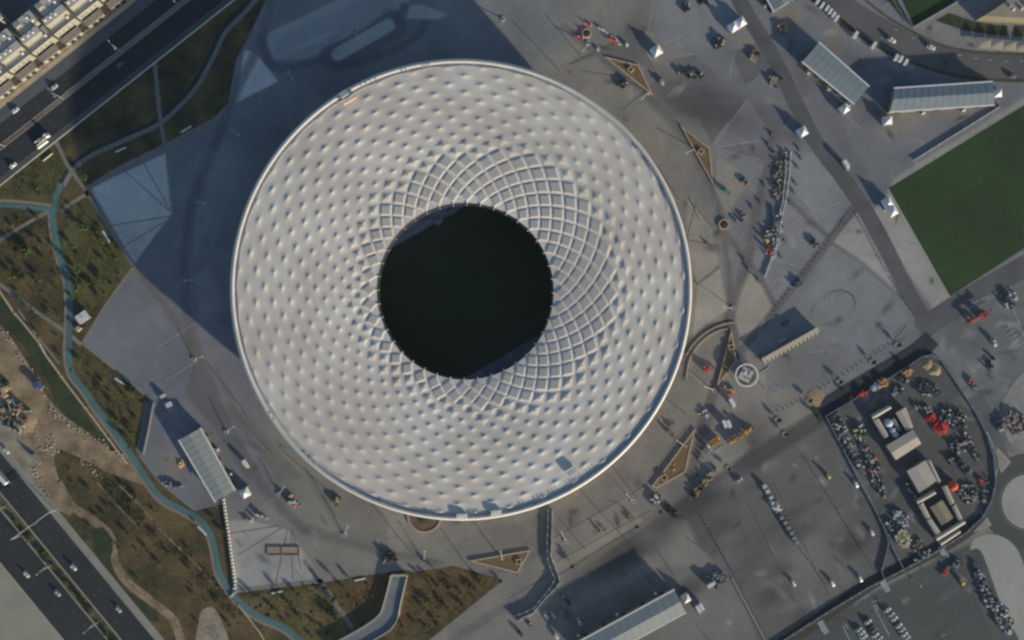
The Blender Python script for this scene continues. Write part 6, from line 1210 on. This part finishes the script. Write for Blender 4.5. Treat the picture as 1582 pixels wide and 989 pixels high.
# sandpit frame on the pale panel
c = W(438, 851); c.z = 0; t = empty('sandpit', c, 0, 'rectangular tan sandpit in two bays on the pale paving panel at the bottom', 'sandpit'); fr = MB()
for (x, y, lx, ly) in ((0, 2.5, 20, .4), (0, -2.5, 20, .4), (-9.8, 0, .4, 4.6), (9.8, 0, .4, 4.6), (-1, 0, .5, 4.6)): fr.box((x, y, .25), (lx, ly, .5))
fr.build('frame', M('sandpit_frame', (104, 92, 78)), t); mb = MB(); mb.box((-5.4, 0, .12), (8.3, 4.6, .2)); mb.build('sand_bay', M('sandpit_sand', (124, 112, 98), var=.1, sc=.4), t); mb = MB(); mb.box((4.4, 0, .12), (10.3, 4.6, .2)); mb.build('sand_bay', MATS['sandpit_sand'], t)

# ================================================================== LAMPS, MASTS, GANTRY, POSTS
def mast(px, py, label, tip=None):
    c = W(px, py); dv = (SC - c) if tip is None else (W(*tip) - c); dv.z = 0; L = min(7.4, dv.length) if tip is None else dv.length; ang = math.atan2(dv.y, dv.x)
    t = empty('plaza_mast', c, ang, label, 'lamp post', 'masts round the stadium plaza'); mb = MB(); mb.lathe([(1.3, 0), (1.3, .5), (.95, .5), (.95, .3)], 20); mb.build('base_ring', m_boardl, t); mb = MB(); mb.lathe([(.01, .42), (.8, .36), (.95, .3)], 16); mb.build('base_soil', m_soild, t)
    mb = MB(); mb.tube((0, 0, .3), (L * .96, 0, 4.6), .22, .13, 8); mb.build('pole', m_pole, t); mb = MB(); mb.box((L * .98, 0, 4.66), (.5, 1.3, .22)); mb.build('lamp_head', m_lamp, t)
for (px, py, nm) in ((1132, 476, 'right of the stadium, above the arched kerb'), (303, 311, 'on the shaded plaza left of the stadium, upper one'), (284, 433, 'on the shaded plaza left of the stadium, lower one'), (655, 866, 'above the brown grass, right of the curved ramp'), (777, 30, 'at the right corner of the big shadow, top edge'), (1073, 230, 'inside the narrow triangular planter'), (908.5, 67, 'beside the small octagonal planter at the top'),
                     (1002, 143, 'at the lower tip of the topmost planter'), (350, 667, 'between the hall and the stadium, left side'), (300, 555, 'on sunlit paving at the lower end of the big shadow'), (978, 775, 'on the pale strip below the stadium, right one'), (874, 836, 'on the pale strip below the stadium, left one'), (776, 866, 'inside the triangular planter at the bottom'), (1103, 603, 'at the lower end of the slim planter'),
                     (1058, 689, 'at the upper tip of the long brown planter'), (549, 49, 'between the rounded shaded islands at the top'), (444, 111, 'at the upper left corner of the shaded plaza'), (532, 826, 'below the stadium at the lower left'), (431, 763, 'below the tent at the lower left'), (359, 201, 'at the left edge of the shaded paving, upper left')): mast(px, py, 'slanted plaza light mast ' + nm)
def street_lamp(px, py, ang, label, h=11, arm=2.6, group='highway lamps', double=True):
    c = W(px, py); t = empty('street_lamp', c, math.radians(-ang), label, 'lamp post', group); mb = MB(); mb.tube((0, 0, 0), (0, 0, h), .16, .09, 8); mb.build('pole', m_pole, t); mb = MB(); mb.box((0, 0, .3), (.9, .9, .6)); mb.build('base', m_medg, t)
    for s in ((-1, 1) if double else (1,)): mb = MB(); mb.tube((0, 0, h - .2), (s * arm, 0, h), .08, .06, 6); mb.build('arm', m_pole, t); mb = MB(); mb.box((s * (arm + .5), 0, h), (1.2, .4, .18)); mb.build('lamp_head', m_lamp, t)
for (px, py, nm) in ((8, 226, 'lowest one in view'), (97, 152, 'second from the lower left'), (188, 80, 'third from the lower left'), (277, 8, 'at the top edge')): street_lamp(px, py, 52, 'double armed lamp in the median of the upper left highway, ' + nm)
for (px, py, nm) in ((81, 873, 'middle one in view'), (152, 961, 'lowest one in view'), (8, 783, 'at the left edge')): street_lamp(px, py, -40, 'double armed lamp in the planted median of the lower left highway, ' + nm)
for (px, py, nm) in ((1408, 893, 'by the right crosswalk'), (1357, 928, 'near the left crosswalk'), (1258, 960, 'at the lower left')): street_lamp(px, py, 60, 'single armed lamp on the pavement of the bottom road, ' + nm, 8, 2, 'lamps on the bottom road', False)
A_, B_ = W(30, 828), W(86, 788); c = (A_ + B_) / 2; c.z = 0; ang = math.atan2(B_.y - A_.y, B_.x - A_.x); L = (B_ - A_).length; t = empty('sign_gantry', c, ang, 'long pale gantry beam spanning the lower left highway', 'gantry')
for s in (-1, 1): mb = MB(); mb.tube((s * L / 2, 0, 0), (s * L / 2, 0, 7), .25, .2, 8); mb.build('post', m_pole, t)
mb = MB(); mb.box((0, 0, 7.1), (L + 1, .32, .4)); mb.box((0, .0, 6.4), (L + 1, .2, .2)); mb.build('beam', m_pole, t); mb = MB(); mb.box((L * .12, -.4, 6.7), (4, .14, 1.6)); mb.build('sign_panel', M('sign_back', (96, 100, 104)), t)
mb = MB()
bp = None
def post_row(p0, p1, n, lab, group, h=.75):
    global bp
    for i in range(n):
        s = i / max(1, n - 1); c = W(p0[0] + (p1[0] - p0[0]) * s, p0[1] + (p1[1] - p0[1]) * s)
        if bp is None: b = MB(); b.lathe([(.34, 0), (.34, .12), (.22, .16), (.20, .8), (.12, .92), (.01, .95)], 10); bp = b.build('bollard', M('bollard_grey', (110, 108, 106))); o = bp
        else: o = bp.copy(); COL.objects.link(o)
        o.location = (c.x, c.y, 0); o.scale = (1.4, 1.4, h); tag(o, lab, 'bollard', group)
post_row((1315, 324), (1284, 368), 10, 'short post in the upper row ending where the paved bands meet', 'posts of the upper row'); post_row((1281, 374), (1196, 482), 18, 'short post in the long row slanting down to the dark crossing', 'posts of the long row')
post_row((1322, 330), (1370, 420), 14, 'short post beside the road left of the big pitch', 'posts beside the road'); post_row((1375, 430), (1408, 480), 9, 'short post along the curve of the road above the junction', 'posts above the junction')
post_row((1400, 505), (1382, 528), 6, 'short post round the corner of the junction', 'posts at the junction corner'); post_row((1376, 534), (1268, 602), 16, 'short post along the upper kerb of the dark road', 'posts of the dark road kerb'); post_row((1196, 640), (1240, 618), 7, 'short post left of the gravel heap by the dark road', 'posts left of the gravel heap')
post_row((1232, 842), (1278, 905), 9, 'short post in the row on the dark car park below the white blocks', 'posts below the white blocks'); post_row((1085, 800), (1130, 880), 14, 'short post along the left edge of the dark car park', 'posts at the car park edge'); post_row((1192, 752), (1230, 826), 12, 'short post beside the slanting row of pale blocks', 'posts beside the blocks')

# ================================================================== TREES AND PLANTS
def make_tree(r, h, mat, n, seed, name='small_tree'):
    q = random.Random(seed); t = empty(name, (0, 0, 0)); mb = MB(); mb.tube((0, 0, 0), (0, 0, h * .55), .13, .09, 7)
    for k in range(5): th = k * 1.26 + q.random(); mb.tube((0, 0, h * .42), (r * .55 * math.cos(th), r * .55 * math.sin(th), h * .72), .07, .03, 5)
    mb.build('trunk', m_trunk, t); mb = MB(); lob = [(q.uniform(-.5, .5) * r, q.uniform(-.5, .5) * r, h * q.uniform(.6, .85), r * q.uniform(.45, .7)) for _ in range(6)]
    for i in range(n):
        L = q.choice(lob); d = Vector((q.gauss(0, 1), q.gauss(0, 1), q.gauss(0, 1))).normalized() * L[3] * q.random() ** .4; p = Vector((L[0], L[1], L[2])) + Vector((d.x, d.y, d.z * .8))
        u = Vector((q.gauss(0, 1), q.gauss(0, 1), q.gauss(0, 1))).normalized(); v = u.orthogonal().normalized(); s = r * q.uniform(.07, .16); mb.add([p - u * s - v * s * .5, p + u * s - v * s * .5, p + u * s * .7 + v * s * .7, p - u * s * .7 + v * s * .7], [(0, 1, 2, 3)])
    mb.build('crown', mat, t); return t
def plant(kind, px, py, label, group, sc=1.0, cat='tree', name=None):
    par = {'dark': (1.5, 3.0, m_leafd, 420, 1), 'yellow': (1.1, 1.5, m_leafy, 300, 2), 'green': (2.0, 3.2, m_leafg, 460, 3), 'bush': (1.4, 1.5, m_leafg, 340, 4), 'dry': (1.3, 1.2, m_leafy, 200, 5), 'tall': (1.6, 5.6, m_leafd, 460, 6)}[kind]
    o = place(('tree', kind), lambda: make_tree(*par), px, py, rnd.random() * 360, label, cat, group, sc, name); o.location.z = 0; return o
def pit(px, py, nm):
    c = W(px, py); mb = MB(); mb.lathe([(2.0, 0), (2.0, .3), (1.6, .3), (1.6, .05), (.01, .05)], 20); o = mb.build('tree_pit', M('pit_kerb', (112, 110, 106))); o.location = (c.x, c.y, 0); tag(o, 'pale round kerb ring holding the dark tree ' + nm, 'tree pit', 'tree pits by the dark road')
for (px, py, nm) in ((1387, 533.5, 'nearest the road junction'), (1348, 560, 'second from the junction along the dark road'), (1298, 590.5, 'third from the junction along the dark road'), (1251, 619, 'by the gravel heap'), (1202, 649, 'above the orange machines\' asphalt edge'), (1213, 671, 'lower one right of the orange machines'), (1126, 724, 'at the head of the curved bed')):
    plant('dark', px, py, 'round dark tree ' + nm, 'dark trees by the dark road', 1.0); pit(px - .8, py - .3, nm)
for (px, py, nm) in ((1311, 612, 'on the lower kerb of the dark road, left of the red barriers'), (1261, 642, 'at the compound\'s upper left corner'), (883.5, 873.5, 'on the pale strip below the stadium, lowest'), (983, 813, 'on the pale strip below the stadium, middle'), (1020, 789, 'on the pale strip below the stadium, upper right'), (1082, 755, 'in the ring left of the curved bed'), (1400, 569, 'at the kerb above the pinkish timber')):
    plant('dark', px, py, 'round dark tree ' + nm, 'dark trees by the paving', .95)
for (px, py, nm) in ((872.5, 853, 'upper bush of the leftmost group'), (875, 858, 'middle bush of the leftmost group'), (878, 863, 'lower bush of the leftmost group'), (921, 813.5, 'upper bush of the middle group'), (925, 819, 'lower bush of the middle group'), (933.5, 817.5, 'small bush right of the middle group'), (971, 793, 'upper bush of the right group'), (976, 798.5, 'lower bush of the right group')):
    plant('yellow', px, py, 'yellow green bush in the pale strip, ' + nm, 'bushes in the pale strip', .95, 'bush', 'bush')
for (px, py, nm) in ((28, 386, 'left of the teal track, near the left edge'), (47, 389, 'left of the teal track, right of a twin'), (23, 427, 'left of the teal track, lower pair left'), (32, 421, 'left of the teal track, lower pair right'), (66, 431, 'just left of the teal track\'s bend'), (130, 352, 'right of the teal track, uppermost'), (114, 381, 'right of the teal track, middle'), (121, 419, 'right of the teal track, lowest'), (123, 445, 'right of the teal track, dark shaded one'),
                      (453, 932, 'on the grass below the pale panel, left'), (483, 941, 'on the grass below the pale panel, right'), (418, 944, 'beside the teal track at the bottom'), (553, 931, 'between the path and the curved ramp'), (540, 915, 'left of the curved ramp, upper'), (398, 935, 'left one of two just below the pale panel\'s edge'), (405, 932, 'right one of two just below the pale panel\'s edge'), (520, 921, 'right of the narrow path, near the paving'), (566, 918, 'close to the left wall of the curved ramp'), (671, 911, 'on the grass right of the curved ramp'), (693, 902, 'on the grass right of the ramp, near the planter'), (224, 617, 'at the corner of the striped grass'), (190, 636, 'in the middle of the striped grass'), (115, 570, 'beside the teal track above the striped grass'), (63, 518, 'beside the low wall above the green strip'), (205, 690, 'at the lower tip of the striped grass'), (135, 275, 'on the shaded grass above the bright panel')):
    plant('tall' if py > 900 or 'striped' in nm else 'green', px, py, 'leafy green tree ' + nm, 'trees on the western grass', rnd.uniform(.75, 1.15))
lst = [(75, 470), (90, 520), (60, 300), (40, 285), (150, 360), (160, 590), (170, 605), (205, 640), (150, 420), (175, 440), (185, 425), (163, 455), (180, 400), (30, 340), (20, 350), (58, 292), (110, 318), (128, 322), (155, 352), (160, 375), (172, 388), (330, 800), (345, 820), (300, 805), (450, 955), (500, 930), (570, 905), (575, 920), (640, 960), (680, 930), (720, 905), (740, 900), (655, 890), (620, 960)]
for (px, py) in lst: plant('dry', px, py, 'low dry olive shrub on the grass west of the stadium', 'dry shrubs on the western grass', rnd.uniform(.6, 1.3), 'shrub', 'shrub')
for i in range(34):
    s = rnd.uniform(-150, 130); o = rnd.uniform(-5, 5); p = road_pt(O2, d2, n2, s, o); plant('bush', p[0], p[1], 'green bush in the median of the lower left highway', 'bushes in the highway median', rnd.uniform(.6, 1.2), 'bush', 'bush')
GZ = [[(108, 330), (150, 325), (198, 405), (150, 470), (118, 500), (95, 385)], [(0, 335), (78, 332), (88, 395), (102, 440), (102, 490), (60, 500), (0, 430)], [(120, 565), (135, 545), (225, 614), (210, 690), (180, 655)], [(375, 925), (500, 902), (540, 968), (470, 995), (440, 962)], [(632, 886), (776, 898), (660, 980), (616, 975)], [(95, 710), (190, 740), (330, 860), (420, 990), (300, 960), (180, 890), (110, 790)]]
for gi, pz in enumerate(GZ):
    k = 0
    while k < (22, 26, 18, 22, 26, 30)[gi]:
        x, y = rnd.uniform(min(p[0] for p in pz), max(p[0] for p in pz)), rnd.uniform(min(p[1] for p in pz), max(p[1] for p in pz)); ins = False
        for i in range(len(pz)):
            a_, b_ = pz[i], pz[i - 1]
            if (a_[1] > y) != (b_[1] > y) and x < (b_[0] - a_[0]) * (y - a_[1]) / (b_[1] - a_[1]) + a_[0]: ins = not ins
        if not ins: continue
        k += 1; plant('bush', x, y, 'low green shrub scattered on the dry grass west of the stadium', 'green shrubs on the western grass', rnd.uniform(.5, 1.3), 'shrub', 'shrub')
# grass blades and clumps that roughen the western grass
def tufts(name, regions, mats, seed):
    q = random.Random(seed); mb = MB()
    for (poly_, n, hh, mi) in regions:
        x0, x1 = min(p[0] for p in poly_), max(p[0] for p in poly_); y0, y1 = min(p[1] for p in poly_), max(p[1] for p in poly_); cnt = 0
        while cnt < n:
            x, y = q.uniform(x0, x1), q.uniform(y0, y1); ins = False
            for i in range(len(poly_)):
                a_, b_ = poly_[i], poly_[i - 1]
                if (a_[1] > y) != (b_[1] > y) and x < (b_[0] - a_[0]) * (y - a_[1]) / (b_[1] - a_[1]) + a_[0]: ins = not ins
            if not ins: continue
            if mnoise.noise(Vector((x * .05, y * .05, seed))) < q.uniform(-.5, .3): cnt += 0.5; continue
            cnt += 1; c = W(x, y); h = hh * q.uniform(.3, 1.0); mi_ = q.choice(mi)
            for k in range(3):
                th = q.random() * 6.28; u = Vector((math.cos(th), math.sin(th), 0)) * h * .9; b = Vector((c.x, c.y, .03)); mb.add([b - u * .6, b + u * .6, b + u * .5 + Vector((u.y * .8, -u.x * .8, h)), b - u * .5 + Vector((u.y * .8, -u.x * .8, h))], [(0, 1, 2, 3)], mi_)
    return tag(mb.build(name, mats), kind='stuff')
GRS = [(45, 255), (360, 8), (395, 0), (380, 55), (360, 92), (346, 160), (330, 180), (253, 218), (137, 285), (110, 262), (85, 225)]
tufts('grass', [(GRS, 1100, .35, (0, 1, 2)), ([(0, 330), (82, 332), (88, 395), (104, 440), (102, 500), (60, 505), (0, 430)], 1100, .4, (0, 2, 3)), ([(110, 320), (135, 305), (203, 410), (130, 520), (112, 500), (112, 440), (92, 370)], 1100, .4, (0, 1, 2, 3)), ([(0, 285), (88, 226), (100, 262), (85, 300), (0, 305)], 600, .4, (0, 1, 2)),
                ([(120, 560), (128, 535), (228, 614), (212, 700), (150, 625)], 800, .4, (0, 1, 2, 3)), ([(90, 700), (190, 735), (230, 750), (320, 850), (345, 900), (430, 1000), (280, 1000), (180, 880), (110, 790)], 1500, .35, (3, 3, 0, 1)), ([(370, 920), (500, 900), (600, 885), (590, 945), (520, 990), (450, 960)], 1000, .4, (0, 2, 3)), ([(632, 884), (776, 898), (660, 985), (612, 985)], 800, .4, (0, 1, 3)), ([(146, 742), (172, 738), (295, 862), (270, 872)], 900, .45, (1, 1, 0)), ([(285, 885), (312, 872), (382, 950), (360, 957)], 450, .45, (1, 1, 0)), ([(125, 700), (150, 712), (200, 800), (180, 800)], 300, .4, (1, 0)), ([(5, 465), (60, 540), (150, 670), (110, 650), (60, 570), (0, 490)], 400, .2, (1,))],
      [M('tuft_olive', (66, 64, 40)), M('tuft_green', (48, 58, 36)), M('tuft_yellow', (98, 90, 58)), M('tuft_brown', (88, 68, 48))], 12)
# ------------------------------------------------------------------ thin air between the camera and the ground
hm = bpy.data.materials.new('haze_air'); hm.use_nodes = True; _t = hm.node_tree; _t.nodes.clear()
_o = _t.nodes.new('ShaderNodeOutputMaterial'); _p = _t.nodes.new('ShaderNodeVolumePrincipled'); _p.inputs['Density'].default_value = 0.00003; _p.inputs['Color'].default_value = (.86, .9, .95, 1); _p.inputs['Anisotropy'].default_value = 0.2
_t.links.new(_p.outputs[0], _o.inputs['Volume'])
mb = MB(); mb.box((0, 0, 222), (10800, 10200, 446)); tag(mb.build('haze', hm), kind='stuff')
